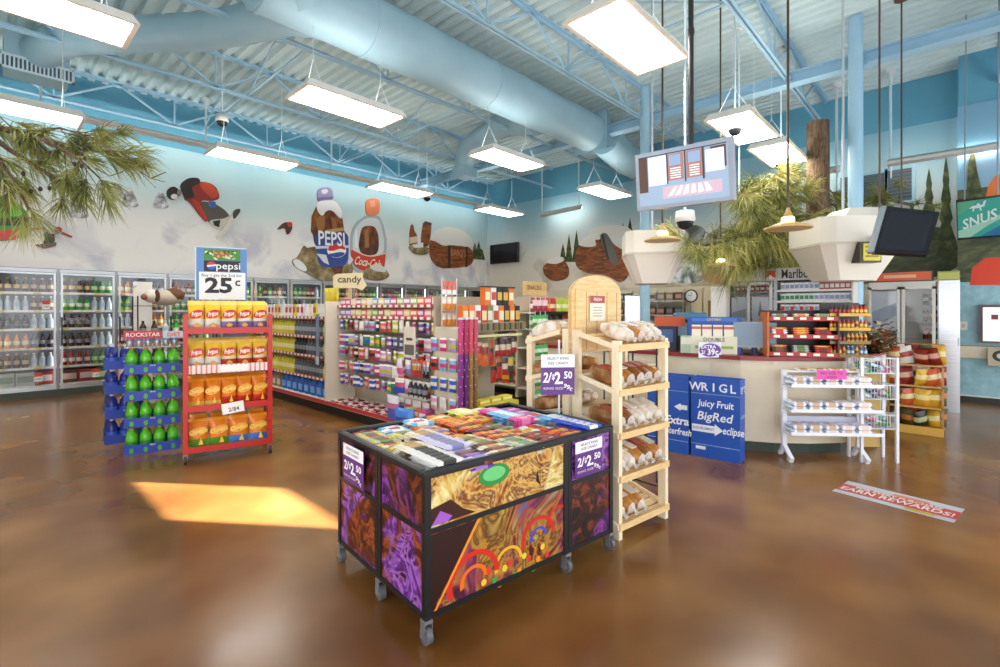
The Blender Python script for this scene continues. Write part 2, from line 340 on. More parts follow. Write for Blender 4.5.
# bridging rods below the joists
for k, (X, l) in enumerate(((3.2, 'nearer the entrance'), (6.2, 'halfway along the ceiling'))):
    ys = (-.5, 2, 4.45, 6.7, 9.0, 11.5)
    for i in (0, 1, 3, 4):
        b = B(); b.bar((X, ys[i], 5.25), (X, ys[i+1], 5.25), .03, .02, 'steel_blue'); b.bar((X, ys[i], 5.24), (X, (ys[i]+ys[i+1])/2, 5.76), .02, .02, 'steel_blue'); b.bar((X, (ys[i]+ys[i+1])/2, 5.76), (X, ys[i+1], 5.24), .02, .02, 'steel_blue')
        tag(b.build('joist_bridging'), 'thin blue bridging bar %s, %s bay from the coolers' % (l, ['fifth', 'fourth', 'third', 'second', 'first'][i]), 'brace')
for k, (px, l) in enumerate(((645, 'slim blue round steel column behind the hanging screen'), (855.5, 'blue round steel column rising behind the white canopy'))):
    ux, uy = ray(px); d = 8.9/ux; y = uy*d; t = thing('steel_column', l, 'column', (8.72, y*8.72/8.9, 0))
    b = B(); b.tube([(0, 0, .02), (0, 0, ZD-.02)], .092, 'steel_blue', 20); b.build('shaft', t)
    b = B(); b.box(-.15, -.15, 0, .15, .15, .02, 'steel_blue'); b.box(.06, -.14, 5.08, .2, .14, 5.115, 'steel_blue'); b.build('plate', t)
# ---------------- light fixtures
lt = None
rows = [(.3, 5.45, 'big lamp at the top left corner of the view'), (.3, 8.45, 'lamp half behind the pine branch at left'), (3.1, 5.45, 'nearest whole lamp of the middle row, below the round duct'), (3.1, 8.45, 'lamp above the leaping snowboarder mural'),
        (6.0, 5.45, 'second lamp of the middle row, before the curved duct'), (6.0, 8.45, 'lamp above the cola bottle mural'), (9.05, 5.45, 'farthest lamp of the middle row, left of the hanging screen'),
        (9.05, 8.5, 'farthest lamp in the corner above the wall screen'), (4.1, 2.2, 'largest lamp over the bread rack, speckled with insects'), (7.15, 2.15, 'lamp right of the hanging screen, nearer of the pair'), (8.75, 2.1, 'lamp right of the hanging screen, farther of the pair')]
for i, (x, y, l) in enumerate(rows):
    if lt is None:
        lt = thing('ceiling_light', 'white hanging fluorescent light box, '+l, 'light', (x, y, 4.0), 0, 'hanging fluorescent light boxes')
        b = B(); w, h = .66, .3
        b.poly([(-w, -h, .0), (w, -h, .0), (w, -h+.045, .0), (-w, -h+.045, .0)], 'lampw'); b.poly([(-w, h-.045, .0), (w, h-.045, .0), (w, h, .0), (-w, h, .0)], 'lampw')
        b.poly([(-w, -h+.045, 0), (-w+.045, -h+.045, 0), (-w+.045, h-.045, 0), (-w, h-.045, 0)], 'lampw'); b.poly([(w-.045, -h+.045, 0), (w, -h+.045, 0), (w, h-.045, 0), (w-.045, h-.045, 0)], 'lampw')
        vv = [(-w, -h, 0), (w, -h, 0), (w, h, 0), (-w, h, 0), (-w+.05, -h+.05, .09), (w-.05, -h+.05, .09), (w-.05, h-.05, .09), (-w+.05, h-.05, .09)]
        b.add(vv, [(0, 1, 5, 4), (1, 2, 6, 5), (2, 3, 7, 6), (3, 0, 4, 7), (4, 5, 6, 7)], 'lampw'); b.build('housing', lt)
        b = B(); b.box(-w+.046, -h+.046, -.003, w-.046, h-.046, .004, 'lamp'); b.build('diffuser', lt); b = B(); b.box(-w+.1, -h+.1, .091, w-.1, h-.1, .094, 'added_uplight'); b.build('added_top_glow', lt)  # glowing top panel is added to brighten the ceiling
        for s in (-1, 1):
            b = B(); b.tube([(s*.45, -.2, .09), (s*.45, 0, .45), (s*.45, 0, 1.79)], .004, '#dfe6ea', 5); b.tube([(s*.45, .2, .09), (s*.45, 0, .45)], .004, '#dfe6ea', 5); b.build('hanger_wire', lt)
    else: dup(lt, (x, y, 4.0), (0, 0, 0), 'white hanging fluorescent light box, '+l)
# ---------------- cove strips along mural tops, hung on rods
def cove(name, a, c, lab, rods):
    t = thing(name, lab, 'cove light', a); a = Vector(a); c = Vector(c)-a
    n = Vector((-c.y, c.x, 0)).normalized(); b = B()
    p = [(.0, 0), (.22, 0), (.22, .05), (.02, .13), (0, .13)]
    pts = [Vector((0, 0, q[1]))-n*q[0] if False else Vector((n.x*q[0], n.y*q[0], q[1])) for q in p]
    b.poly(pts, '#d9d5cf~6', c); b.build('channel', t)
    b = B(); k0 = c*.01+n*.06*-1 if name == 'x' else c*.01+n*(-.03); k1 = c*.99+n*(-.03); b.tube([k0+Vector((0, 0, .04)), k1+Vector((0, 0, .04))], .015, 'added_covelamp', 8); b.build('added_lamp_tube', t)  # hidden glowing tube, added behind the strip to brighten the mural
    for f in rods:
        q = c*f+n*.1; r = B(); r.tube([(q.x, q.y, .13), (q.x, q.y, ZD-a.z-.03)], .02, '#d3e2e8', 8); r.tube([(q.x, q.y, ZD-a.z-.05), (q.x, q.y, ZD-a.z)], .07, '#d9dfe0', 12); r.build('rod', t)
cove('cove_light', (11.55, 11.2, 4.82), (X0, 11.2, 4.82), 'long pale cove strip hung along the snow mural above the coolers', (.18, .42, .62, .8))
pa, pb = onX(543, 217, 11.5), onX(582, 209, 11.5)
cove('cove_light', pb, pa, 'short pale cove strip hung in front of the far wall', (.03, .97))
pa, pb = onX(888, 167, 11.2), onX(999, 146, 11.2); pb.z = pa.z
cove('cove_light', pb, pa, 'pale cove strip hung above the painted fir trees at right', (.97,))
pa, pb = onX(790, 180, 11.4), onX(840, 172, 11.4); pb.z = pa.z
cove('cove_light', pb, pa, 'pale cove strip hung left of the blue column', (.05,))
# ---------------- ducts
t = thing('round_duct', 'large blue painted round air duct running between the joists', 'duct', (0, 5.55, 5.17))
b = B(); R_ = .37
xs = [2.05, 3.4, 5.6, 8.6]
for i in range(len(xs)-1):
    b.tube([(xs[i], 0, 0), (xs[i+1]+.02, 0, 0)], R_+.004*(i % 2), 'duct_paint', 32)
b.build('pipe', t)
for x in (2.1, 3.4, 5.6): b = B(); b.tube([(x-.03, 0, 0), (x+.03, 0, 0)], R_+.012, 'duct_paint', 32); b.build('seam', t)
b = B(); b.tube([(3.0, .0, .02), (2.85, .3, .05), (2.72, .5, .06)], [.27, .27, .26], 'duct_paint', 24); b.build('branch_collar', t)
b = B(); b.tube([(2.6, -.1, 0), (2.2, -.25, .25), (1.9, -.5, .5)], [.37, .38, .36], 'duct_paint', 28); b.build('elbow', t)
b = B(); b.add([(8.6, -.4, -.4), (8.6, .4, -.4), (8.6, .4, .4), (8.6, -.4, .4), (9.1, -.25, -.2), (9.1, .25, -.2), (9.1, .25, .25), (9.1, -.25, .25)], [(0, 1, 5, 4), (1, 2, 6, 5), (2, 3, 7, 6), (3, 0, 4, 7), (4, 5, 6, 7), (3, 2, 1, 0)], 'duct_paint'); b.build('end_box', t)
def flex(path, r, lab, box, bl):
    o = Vector(path[0]); t = thing('flexible_duct', lab, 'duct', o); b = B()
    P = [Vector(p)-o for p in path]; pts = []
    for i in range(len(P)-1):        # smooth path
        p0 = P[max(i-1, 0)]; p1 = P[i]; p2 = P[i+1]; p3 = P[min(i+2, len(P)-1)]
        for k in range(10):
            u = k/10; pts.append(.5*((2*p1)+(p2-p0)*u+(2*p0-5*p1+4*p2-p3)*u*u+(3*p1-p0-3*p2+p3)*u**3))
    pts.append(P[-1]); rs = [r*(1 if i % 2 else .965) for i in range(len(pts))]
    b.tube(pts, rs, 'duct_paint', 24); b.build('hose', t)
    if box:
        x0, y0, z0, x1, y1, z1 = box; q = B(); q.box(x0-o.x, y0-o.y, z0-o.z, x1-o.x, y1-o.y, z1-o.z, 'duct_paint'); q.build('plenum', t)
        g = B(); xa, xb, yy, za, zb = x0-.05-o.x, x1+.05-o.x, y0-.03-o.y, z0-.03-o.z, z0+.18-o.z
        if bl:
            for zz in (za, zb-.03): g.box(xa, yy, zz, xb, yy+.03, zz+.03, '#c9dde6')
            for xx in (xa, xb-.03): g.box(xx, yy, za, xx+.03, yy+.03, zb, '#c9dde6')
            g.box(xa, yy+.022, za, xb, yy+.029, zb, '#3e5a6a'); k = xa+.05
            while k < xb-.05: g.box(k, yy+.004, za+.03, k+.02, yy+.02, zb-.03, '#c9dde6'); k += .045
            g.build('louvre_grille', t)
flex([(2.78, 5.95, 5.24), (2.5, 6.5, 5.24), (2.0, 7.35, 5.22), (1.4, 8.3, 5.3), (.85, 9.2, 5.36), (.62, 9.85, 5.3)], .235, 'long ribbed flexible duct reaching left to a louvred supply box', (.25, 9.8, 4.98, .95, 10.3, 5.5), True)
flex([(7.4, 5.95, 5.15), (7.6, 6.9, 5.42), (7.75, 7.6, 5.45), (7.95, 8.4, 5.4), (8.1, 8.75, 5.2), (8.12, 8.85, 4.95)], .24, 'short ribbed flexible duct curving down to a small supply box', (7.9, 8.6, 4.75, 8.35, 9.0, 4.98), False)
flex([(9.1, 5.5, 5.15), (10.3, 5.6, 5.0), (11.8, 5.6, 4.95)], .34, 'wide duct run continuing beyond the girder to the far wall', None, False)
# ---------------- mural print on the walls
b = B(); b.box(X0, YL-.012, 2.27, XB, YL, 4.86, 'mural_left'); tag(b.build('snow_mural'), 'printed snowfield mural covering the upper wall above the glass door coolers', 'mural')
b = B(); b.box(XB-.012, .03, 2.1, XB, YL-.02, 4.95, 'mural_back'); tag(b.build('mountain_mural'), 'printed mountain mural covering the far wall behind the counter', 'mural')
b = B(); b.box(11.288, -3, 2.0, 11.3, .03, 3.55, 'mural_forest'); b.box(11.289, -3, 3.55, 11.3, .03, 4.95, '#7fb0cc~7')
b.poly([onX(963, 190, 11.287), onX(1000, 185, 11.287), onX(1060, 120, 11.287), onX(1000, 140, 11.287), onX(963, 148, 11.287)], '#8fb4cc~7')
b.poly([onX(970, 285, 11.285), onX(1060, 285, 11.285), onX(1060, 255, 11.285), onX(985, 258, 11.285), onX(972, 268, 11.285)], '#d8452c~7')
b.poly([onX(985, 200, 11.285), onX(1010, 205, 11.285), onX(1010, 170, 11.285), onX(995, 176, 11.285), onX(988, 186, 11.285)], '#e07a35~7')
tag(b.build('camp_mural'), 'printed forest mural with a red canoe above the blue tiled wall', 'mural')
# cut-out figures mounted on the mural, 2 cm proud of the wall.  coordinates are read off the wall plane
def cutout(name, lab, cat, parts, plane='L', th=.02, grp=None):
    rt = None
    for i, (pn, layers) in enumerate(parts):
        b = B()
        for j, (pts, k) in enumerate(layers):
            off = th+.004*j+.012*i
            if 5 <= len(pts) < 16 and 'mural_tree' != k: pts = smooth(pts)
            if plane == 'L': P = [onY(x, y, YL-.014) for x, y in pts]; e = (0, -off, 0)
            else: P = [onX(x, y, XB-.014) for x, y in pts]; e = (-off, 0, 0)
            if rt is None and not b.v and i == 0:
                org = P[0].copy()
                if len(parts) > 1: rt = thing(name, lab, cat, org, 0, grp)
            b.poly([p-org for p in P], k, e)
        if len(parts) == 1: o = b.build(name, None, org); tag(o, lab, cat, grp); return o
        b.build(pn, rt)
    return rt
def smooth(pts, it=2):
    for _ in range(it):
        q = []
        for i in range(len(pts)):
            a, c = pts[i], pts[(i+1) % len(pts)]; q += [(a[0]*.78+c[0]*.22, a[1]*.78+c[1]*.22), (a[0]*.22+c[0]*.78, a[1]*.22+c[1]*.78)]
        pts = q
    return pts
def z6(*p): return [(250+x/4, 160+y/4) for x, y in p]
def z5(*p): return [(x/4, 160+y/4) for x, y in p]
def z7(*p): return [(500+x/4, 160+y/4) for x, y in p]
def z8(*p): return [(750+x/4, 160+y/4) for x, y in p]
def ell(cx, cy, a, c, n=16, r=0): return [(cx+a*cos(2*pi*i/n)*cos(r)-c*sin(2*pi*i/n)*sin(r), cy+a*cos(2*pi*i/n)*sin(r)+c*sin(2*pi*i/n)*cos(r)) for i in range(n)]
bot = cutout('bottle_cutout', 'giant painted blue labelled cola bottle capped with snow on the mural', 'cutout', [
    ('bottle_body', [(z6((272, 160), (326, 160), (332, 178), (350, 200), (368, 232), (376, 285), (388, 300), (392, 350), (388, 450), (330, 462), (268, 445), (260, 350), (252, 300), (243, 285), (246, 225), (262, 190), (270, 175)), 'cola'), (z6((262, 235), (285, 220), (300, 225), (296, 285), (268, 285)), '#a06c34~6'), (z6((322, 225), (340, 235), (350, 285), (330, 286)), '#9a6430~6'), (z6((300, 280), (372, 270), (374, 284), (302, 292)), '#c09a68~6')]),
    ('bottle_cap', [(z6((266, 130), (272, 117), (288, 110), (312, 110), (326, 118), (330, 135), (330, 163), (268, 168)), '#8d86b0~5'), (z6((282, 122), (300, 116), (312, 124), (300, 138), (286, 136)), '#d8d6e6~5'), (z6((268, 152), (330, 147), (330, 156), (268, 161)), '#6c6694~5')]),
    ('snow_collar', [(z6((262, 178), (275, 164), (330, 160), (348, 175), (366, 205), (364, 238), (348, 226), (330, 205), (315, 200), (298, 208), (290, 224), (278, 220), (268, 206)), '#f2f3f5~7')]),
    ('bottle_label', [(z6((254, 292), (300, 296), (388, 288), (391, 350), (388, 420), (330, 432), (270, 425), (262, 352)), '#2c4a94~5'), (z6((256, 345), (390, 342), (391, 352), (260, 356)), '#d8dce8~5'), (ell(335.5, 251, 9.5, 7), '#ffffff~5'), ([(326.4, 250.5), (328, 246), (332, 244.3), (339, 244.3), (343, 246), (344.6, 250.5), (339, 248.5), (331, 251.5)], '#d8342c~5'), ([(327, 254), (331, 253.6), (339, 252), (344, 253), (342, 256), (335.5, 258), (329, 256.5)], '#35539c~5')])])
def wtext(root, s, px, py, w, h, k, plane='L', bold=.02, off=.07, shear=0, name='lettering', roll=0):
    P = onY(px, py, YL) if plane == 'L' else onX(px, py, XB); nrm = (0, -1, 0) if plane == 'L' else (-1, 0, 0)
    P = P+Vector(nrm)*off-Vector(root.location); b = B(); b.text(s, face_T(P, nrm, (w, h), shear, roll), k, bold); return b.build(name, root)
wtext(bot, 'PEPSI', 330, 239.8, .34, .5, '#f4f4f6~5', roll=.03, off=.1)
bot = cutout('bottle_cutout', 'giant painted red labelled cola bottle with orange cap on the mural', 'cutout', [
    ('bottle_body', [(z6((460, 222), (515, 222), (524, 240), (538, 280), (546, 330), (543, 380), (536, 440), (500, 465), (450, 462), (410, 440), (402, 390), (399, 320), (408, 275), (428, 245), (450, 232)), '#a8b8be~3'), (z6((464, 232), (512, 232), (528, 280), (536, 330), (532, 378), (470, 385), (412, 370), (408, 320), (418, 275), (440, 248)), '#d9e0e2~3'), (z6((436, 310), (445, 270), (468, 262), (498, 266), (512, 300), (514, 350), (505, 378), (470, 384), (440, 372), (432, 345)), 'cola'), (z6((455, 280), (470, 276), (474, 350), (458, 352)), '#a8703a~5'), (z6((418, 290), (424, 275), (428, 350), (420, 355)), '#f4f6f6~3')]),
    ('bottle_cap', [(z6((460, 175), (466, 160), (480, 154), (502, 154), (514, 162), (517, 180), (515, 215), (490, 228), (463, 220)), '#e8875e~5'), (z6((475, 165), (495, 162), (500, 185), (480, 190)), '#f2a880~5')]),
    ('bottle_label', [(z6((400, 352), (430, 372), (470, 385), (510, 384), (540, 372), (537, 405), (533, 432), (490, 448), (440, 440), (408, 415)), '#d13a22~5'), (z6((402, 352), (430, 371), (470, 383), (510, 382), (538, 371), (538, 377), (470, 391), (404, 360)), '#f0d8c0~5')])])
wtext(bot, 'Coca-Cola', 366.5, 263, .19, .32, '#f2e6cc~5', shear=.3, roll=-.08, off=.09)
rockA = [z6((165, 400), (190, 390), (220, 330), (262, 350), (300, 400), (350, 480), (290, 488), (230, 455), (175, 425)), z6((370, 420), (395, 400), (412, 430), (400, 470), (365, 465)), z6((445, 450), (480, 420), (530, 425), (560, 465), (520, 485), (455, 475))]
cutout('rock_cutout', 'painted brown rock pile left under the blue labelled bottle', 'cutout', [('rock', [(rockA[0], 'mural_rock'), (z6((205, 335), (240, 318), (262, 345), (225, 352)), '#eceef0~7'), (z6((165, 402), (190, 395), (225, 430), (220, 450), (180, 430)), '#e6e8ea~7'), (z6((262, 375), (300, 380), (312, 420), (290, 410)), '#dfe2e4~7')])], th=.05)
cutout('rock_cutout', 'painted snowy boulders under the red labelled bottle', 'cutout', [('rock', [(rockA[2], 'mural_rock'), (z6((470, 430), (500, 412), (530, 425), (545, 450), (500, 446)), '#e2e4e6~7')])], th=.05)
cutout('rock_cutout', 'painted small boulder between the two giant bottles', 'cutout', [('rock', [(rockA[1], 'mural_rock'), (z6((372, 400), (392, 375), (410, 400), (395, 420)), '#e6e8ea~7')])], th=.045)
def boarder(lab, parts, grp=None): return cutout('snowboarder_cutout', lab, 'cutout', parts, grp=grp)
boarder('painted snowboarder in red jacket leaping above the coolers', [
    ('trousers', [(z5((790, 165), (850, 170), (900, 200), (925, 235), (900, 275), (870, 280), (835, 250), (800, 205)), '#5a544e~7'), (z5((835, 240), (900, 235), (925, 215), (915, 260), (880, 285), (840, 262)), '#c9c6b6~7'), (z5((850, 245), (880, 240), (875, 270), (855, 262)), '#2c2a28~7')]),
    ('jacket', [(z5((730, 110), (770, 85), (835, 90), (865, 110), (880, 155), (850, 165), (800, 160), (800, 200), (830, 235), (825, 252), (795, 220), (755, 165), (735, 160)), '#8c2f28~7'), (z5((760, 150), (790, 165), (830, 235), (822, 250), (795, 215)), '#b83a2c~7'), (z5((790, 90), (840, 90), (876, 140), (850, 160), (815, 130)), '#c4472f~7'), (z5((715, 100), (750, 72), (795, 72), (800, 95), (760, 110), (780, 150), (740, 158)), '#2a2624~7'), (z5((835, 165), (860, 170), (862, 190), (840, 190)), '#3a62a8~7')]),
    ('glove', [(ell(211.5, 204.5, 3.6, 3.2), '#5a7ab8~6')]), ('helmet', [(ell(172.5, 193.5, 6.2, 6.5), '#26211f~5'), (ell(173.5, 197, 3.4, 2.6), '#e4ded4~4'), (ell(178.5, 193, 2.2, 3), '#8a8078~5')]),
    ('snowboard', [(z5((870, 318), (862, 312), (900, 262), (925, 215), (940, 197), (958, 197), (957, 210), (930, 245), (895, 300)), '#d6d2c8~5'), (z5((925, 215), (940, 197), (958, 197), (955, 212), (930, 243)), '#403a38~5')])])
boarder('painted small snowboarder crouching with arms spread, far left of the mural', [
    ('body', [(z5((170, 295), (200, 278), (245, 280), (240, 292), (215, 300), (222, 322), (200, 345), (165, 340), (180, 315)), '#3c3c38~7'), (z5((180, 280), (215, 272), (250, 278), (245, 292), (200, 298)), '#b5b0a4~7')]),
    ('arm', [(z5((130, 272), (180, 270), (185, 278), (135, 279)), '#a83a34~7')]), ('arm', [(z5((248, 288), (290, 306), (285, 311), (246, 295)), '#a83a34~7')]),
    ('head', [(ell(58, 230, 3.6, 3), '#a8433a~7')]), ('snowboard', [(z5((140, 340), (225, 330), (222, 345), (175, 355)), '#6e5a60~7')])])
boarder('painted small dark snowboarder turning between leaper and bottles', [
    ('body', [(z6((108, 275), (135, 248), (165, 250), (170, 270), (158, 295), (145, 300), (140, 270), (112, 280)), '#57362e~7'), (ell(289.5, 224.5, 2.6, 2.6), '#c23c34~7')])])
cutout('bottle_cutout', 'giant painted green soda bottle at the far left of the mural', 'cutout', [
    ('bottle_body', [(z5((-60, 120), (0, 130), (60, 160), (110, 210), (120, 240), (90, 300), (60, 320), (-60, 330)), '#3f9a24~4'), (z5((-60, 150), (20, 160), (80, 200), (100, 230), (-60, 215)), '#6cc63a~4')]),
    ('bottle_label', [(z5((-60, 60), (20, 70), (85, 110), (80, 155), (-60, 130)), '#d9d6d0~5'), (z5((-60, 235), (110, 230), (95, 265), (-60, 262)), '#2c4a2c~5'), (z5((-60, 285), (85, 275), (65, 318), (-60, 325)), '#cf4a3c~5')])])
for i, (cx, cy, w, h, l) in enumerate(((78, 208, 13, 12, 'just right of the pine branch'), (130, 198, 10, 11, 'in the middle of the left snowfield'), (119, 194, 9, 8, 'faintly behind the larger rock'), (161, 200, 9, 10, 'left of the leaping snowboarder'))):
    pts = [(cx-w, cy+h*.8), (cx-w*.7, cy), (cx-w*.3, cy-h*.9), (cx+w*.1, cy-h), (cx+w*.5, cy-h*.2), (cx+w, cy+h*.9)]
    cutout('rock_cutout', 'painted grey snowy rock '+l, 'cutout', [('rock', [(pts, 'mural_grey')])], th=.008)
cutout('bottle_cutout', 'painted brown glass root beer bottle standing in snow', 'cutout', [('bottle_body', [(z6((635, 330), (638, 285), (643, 258), (652, 258), (656, 285), (668, 300), (670, 350), (640, 352)), '#8a4a26~4'), (z6((636, 310), (668, 305), (669, 330), (636, 335)), '#d8c8a8~6')])])
cutout('plank_cutout', 'painted upright brown slab in the snow right of the root beer bottle', 'cutout', [('slab', [(z6((680, 345), (690, 255), (700, 245), (725, 252), (722, 300), (712, 350)), 'mural_wood'), (z6((690, 255), (700, 245), (725, 252), (724, 262)), '#4a4038~6')]), ('rocks', [(z6((628, 345), (660, 338), (720, 352), (710, 380), (655, 378)), 'mural_rock'), (z6((645, 340), (690, 330), (690, 350), (655, 352)), '#e4e6e6~7')])])
brl = cutout('barrel_cutout', 'painted wooden barrel topped with snow, left of the wall screen', 'cutout', [
    ('barrel', [(z6((715, 330), (730, 310), (800, 330), (890, 350), (893, 420), (830, 432), (755, 435), (718, 395)), 'mural_wood'), (z6((790, 335), (800, 335), (800, 432), (790, 432)), '#3a241a~6'), (z6((860, 345), (868, 345), (868, 428), (860, 428)), '#3a241a~6')]),
    ('snow_cap', [(z6((718, 320), (735, 285), (780, 265), (840, 275), (885, 310), (892, 352), (850, 345), (800, 340), (770, 345), (740, 325)), '#ebe8e2~7')])])
wtext(brl, 'BARQ\'S', 457, 253.5, .2, .3, '#c98a5a~6')
cutout('fir_cutout', 'painted row of small dark firs right of the snowy barrel', 'cutout', [('fir', [(z6((885, 395), (893, 350), (900, 330), (905, 360), (915, 325), (922, 355), (930, 360), (940, 400)), 'mural_tree')])], th=.008)
brl = cutout('barrel_cutout', 'painted small round barrel on the far wall, right of the wall screen', 'cutout', [
    ('barrel', [(z7((170, 430), (190, 410), (260, 400), (280, 440), (270, 475), (215, 488), (180, 465)), 'mural_wood')]), ('snow_cap', [(z7((185, 412), (205, 392), (250, 385), (262, 402), (225, 418)), '#e9e6de~7')])], 'B')
cutout('crate_cutout', 'painted large broken wooden cask with snow and a leaning slab', 'cutout', [
    ('cask', [(z7((300, 380), (320, 330), (380, 300), (430, 310), (470, 350), (520, 370), (540, 420), (490, 500), (430, 460), (350, 455), (305, 430)), 'mural_wood')]),
    ('slab', [(z7((400, 300), (425, 288), (450, 330), (478, 400), (468, 425), (440, 410), (415, 350)), '#6e6a66~6'), (z7((406, 300), (416, 296), (440, 400), (432, 400)), '#3c3a3a~6')]),
    ('snow_cap', [(z7((310, 340), (345, 305), (400, 290), (405, 320), (380, 318), (390, 345), (350, 350)), '#eeebe4~7')])], 'B')
cutout('peak_cutout', 'painted snowy peak behind the broken cask', 'cutout', [('peak', [(z7((340, 300), (380, 270), (430, 258), (500, 262), (540, 290), (490, 345), (440, 310)), '#e6e3dc~7')])], 'B', th=.008)
for i, (px, top, bo, w, l) in enumerate(((569, 234, 262, 4, 'slim, first left of the cask'), (576.5, 230, 262, 4.5, 'taller, touching the cask'), (563, 243, 262, 4, 'short, nearest the round barrel'), (630, 218, 232, 3, 'tip showing above the peak, right one'), (623, 223, 232, 2.5, 'tip showing above the peak, left one'))):
    pts = [(px-w, bo), (px-w*.5, (top+bo)/2+2), (px-w*.6, (top+bo)/2+2), (px, top), (px+w*.6, (top+bo)/2+2), (px+w*.5, (top+bo)/2+2), (px+w, bo)]
    cutout('fir_cutout', 'painted dark fir on the far wall, '+l, 'cutout', [('fir', [(pts, 'mural_tree')])], 'B', th=.006)
cutout('peak_cutout', 'painted grey and white mountainside between screen and pine branch', 'cutout', [('peak', [(z7((640, 490), (700, 400), (725, 330), (720, 290), (770, 255), (830, 275), (805, 340), (800, 420), (820, 495)), 'mural_snow_rock')])], 'B', th=.008)
cutout('ridge_cutout', 'painted purple ridge behind the pine branches', 'cutout', [('ridge', [([(700, 285), (700, 240), (720, 226), (740, 232), (752, 236), (770, 262), (800, 262), (800, 285)], 'mural_purple')]), ('meadow', [([(702, 262), (712, 246), (730, 250), (745, 240), (768, 250), (768, 285), (702, 285)], '#b4865c~8')])], 'B', th=.008)
cutout('forest_cutout', 'painted dark forest floor behind the counter cabinets', 'cutout', [('forest', [([(700, 283.5), (705, 262), (740, 268), (800, 262), (800, 240), (860, 222), (880, 228), (905, 235), (930, 225), (958, 232), (958, 283.5)], 'mural_forest')])], 'B', th=.012)
for i, (px, top, bo, w, l) in enumerate(((929, 168, 240, 10, 'left of the tall pair'), (946, 155, 260, 11, 'tall, beside the wall corner'), (912, 200, 235, 7, 'small, above the black monitor'))):
    pts = [(px-w, bo)]
    for s, rng in ((-1, range(5)), (1, range(4, -1, -1))):
        for q in rng:
            f = q/5; yy = bo-(bo-top)*f*.9; 
            a_ = (px+s*w*(1-f*.85)*.95, yy-4); c_ = (px+s*w*(1-f*.85)*.5, yy-(bo-top)*.17)
            pts += [a_, c_] if s < 0 else [c_, a_]
        if s < 0: pts.append((px, top))
    pts.append((px+w, bo))
    cutout('fir_cutout', 'painted olive green fir at right, '+l, 'cutout', [('fir', [(pts, 'mural_tree')])], 'B', th=.016)
b = B(); P = [onX(x, y, 11.27) for x, y in [(964, 215), (967, 190), (968, 165), (971, 150), (974, 150), (977, 170), (982, 192), (985, 222), (975, 240)]]; b.poly([p-P[0] for p in P], 'mural_tree', (-.01, 0, 0))
tag(b.build('fir_cutout', None, P[0]), 'painted dark fir on the wall above the teal sign', 'cutout')
# louvred openings in the mural wall
for i, (x0, y0_, x1, y1_, l) in enumerate(((841, 203, 850, 177, 'left of the blue column'), (864, 200, 885, 173, 'just right of the blue column'), (888, 203, 912, 168, 'right half of the pair beside the column'), (742, 215, 762, 188, 'behind the pendant lamp and branches'), (765, 215, 790, 190, 'behind the long pendant rod'))):
    p = onX(x0, y0_, XB-.03); q = onX(x1, y1_, XB-.03); q.z = p.z+abs(q.z-p.z); t = thing('louvre_vent', 'dark louvred window vent in blue frame '+l, 'vent', p)
    w = q.y-p.y; h = q.z-p.z; b = B(); b.box(-.04, min(0, w), 0, .0, max(0, w), h, '#46545c'); b.build('backing', t)
    b = B()
    for k in range(9): b.box(-.06, min(0, w), h*k/9+.02, -.045, max(0, w), h*k/9+.05, '#5c6b72')
    b.build('slat', t); b = B()
    for yy in (min(0, w)-.05, max(0, w)): b.box(-.07, yy, -.05, -.0, yy+.05, h+.05, '#a3cbdc')
    for zz in (-.05, h): b.box(-.07, min(0, w), zz, 0, max(0, w), zz+.05, '#a3cbdc')
    b.build('frame', t)
# flat screen on the far wall
p = onX(504, 254, XB-.14); t = thing('wall_screen', 'black flat screen mounted high on the far wall near the corner', 'television', p)
b = B(); b.bbox(-.03, -.62, -.3, .05, .62, .34, '#14161a~3', .01); b.build('casing', t); b = B(); b.box(-.036, -.58, -.26, -.031, .58, .3, '#1d2228~2'); b.build('screen', t); b = B(); b.box(.05, -.2, -.2, .12, .2, .2, '#222'+'222'); b.build('bracket', t)
# supply vents and cameras on the ceiling
def dome_cam(p, lab, zt):
    t = thing('dome_camera', lab, 'camera', p); b = B(); b.lathe([(.02, .12), (.09, .11), (.1, .02), (.085, 0)], '#e4e2dc', 20); b.build('housing', t)
    b = B(); b.lathe([(.085, 0), (.07, -.05), (.03, -.075), (.005, -.08)], '#22262c~1', 20); b.build('dome', t)
    b = B(); b.tube([(0, 0, .12), (0, 0, zt-p[2])], .012, '#cfe0e8', 8); b.tube([(0, 0, zt-p[2]-.03), (0, 0, zt-p[2])], .06, '#d9dfe0', 12); b.build('stem', t)
dome_cam(atd(222, 122, 8.2), 'small white dome camera hanging left above the leaping snowboarder', ZD)
dome_cam(atd(427, 198, 11.4), 'tiny dome camera by the lamp above the cola bottle mural', ZD)
dome_cam(atd(685, 222, 5.0), 'large dome camera hanging under the big screen', ZD)
dome_cam(atd(735, 130, 6.6), 'small pale dome camera hanging in front of the lamp pair', ZD)
dome_cam(atd(781, 165, 8.0), 'small dome camera hanging before the farther lamp', ZD)
dome_cam(atd(739, 202, 7.4), 'small dome camera hanging left of the pendant lamp', ZD)
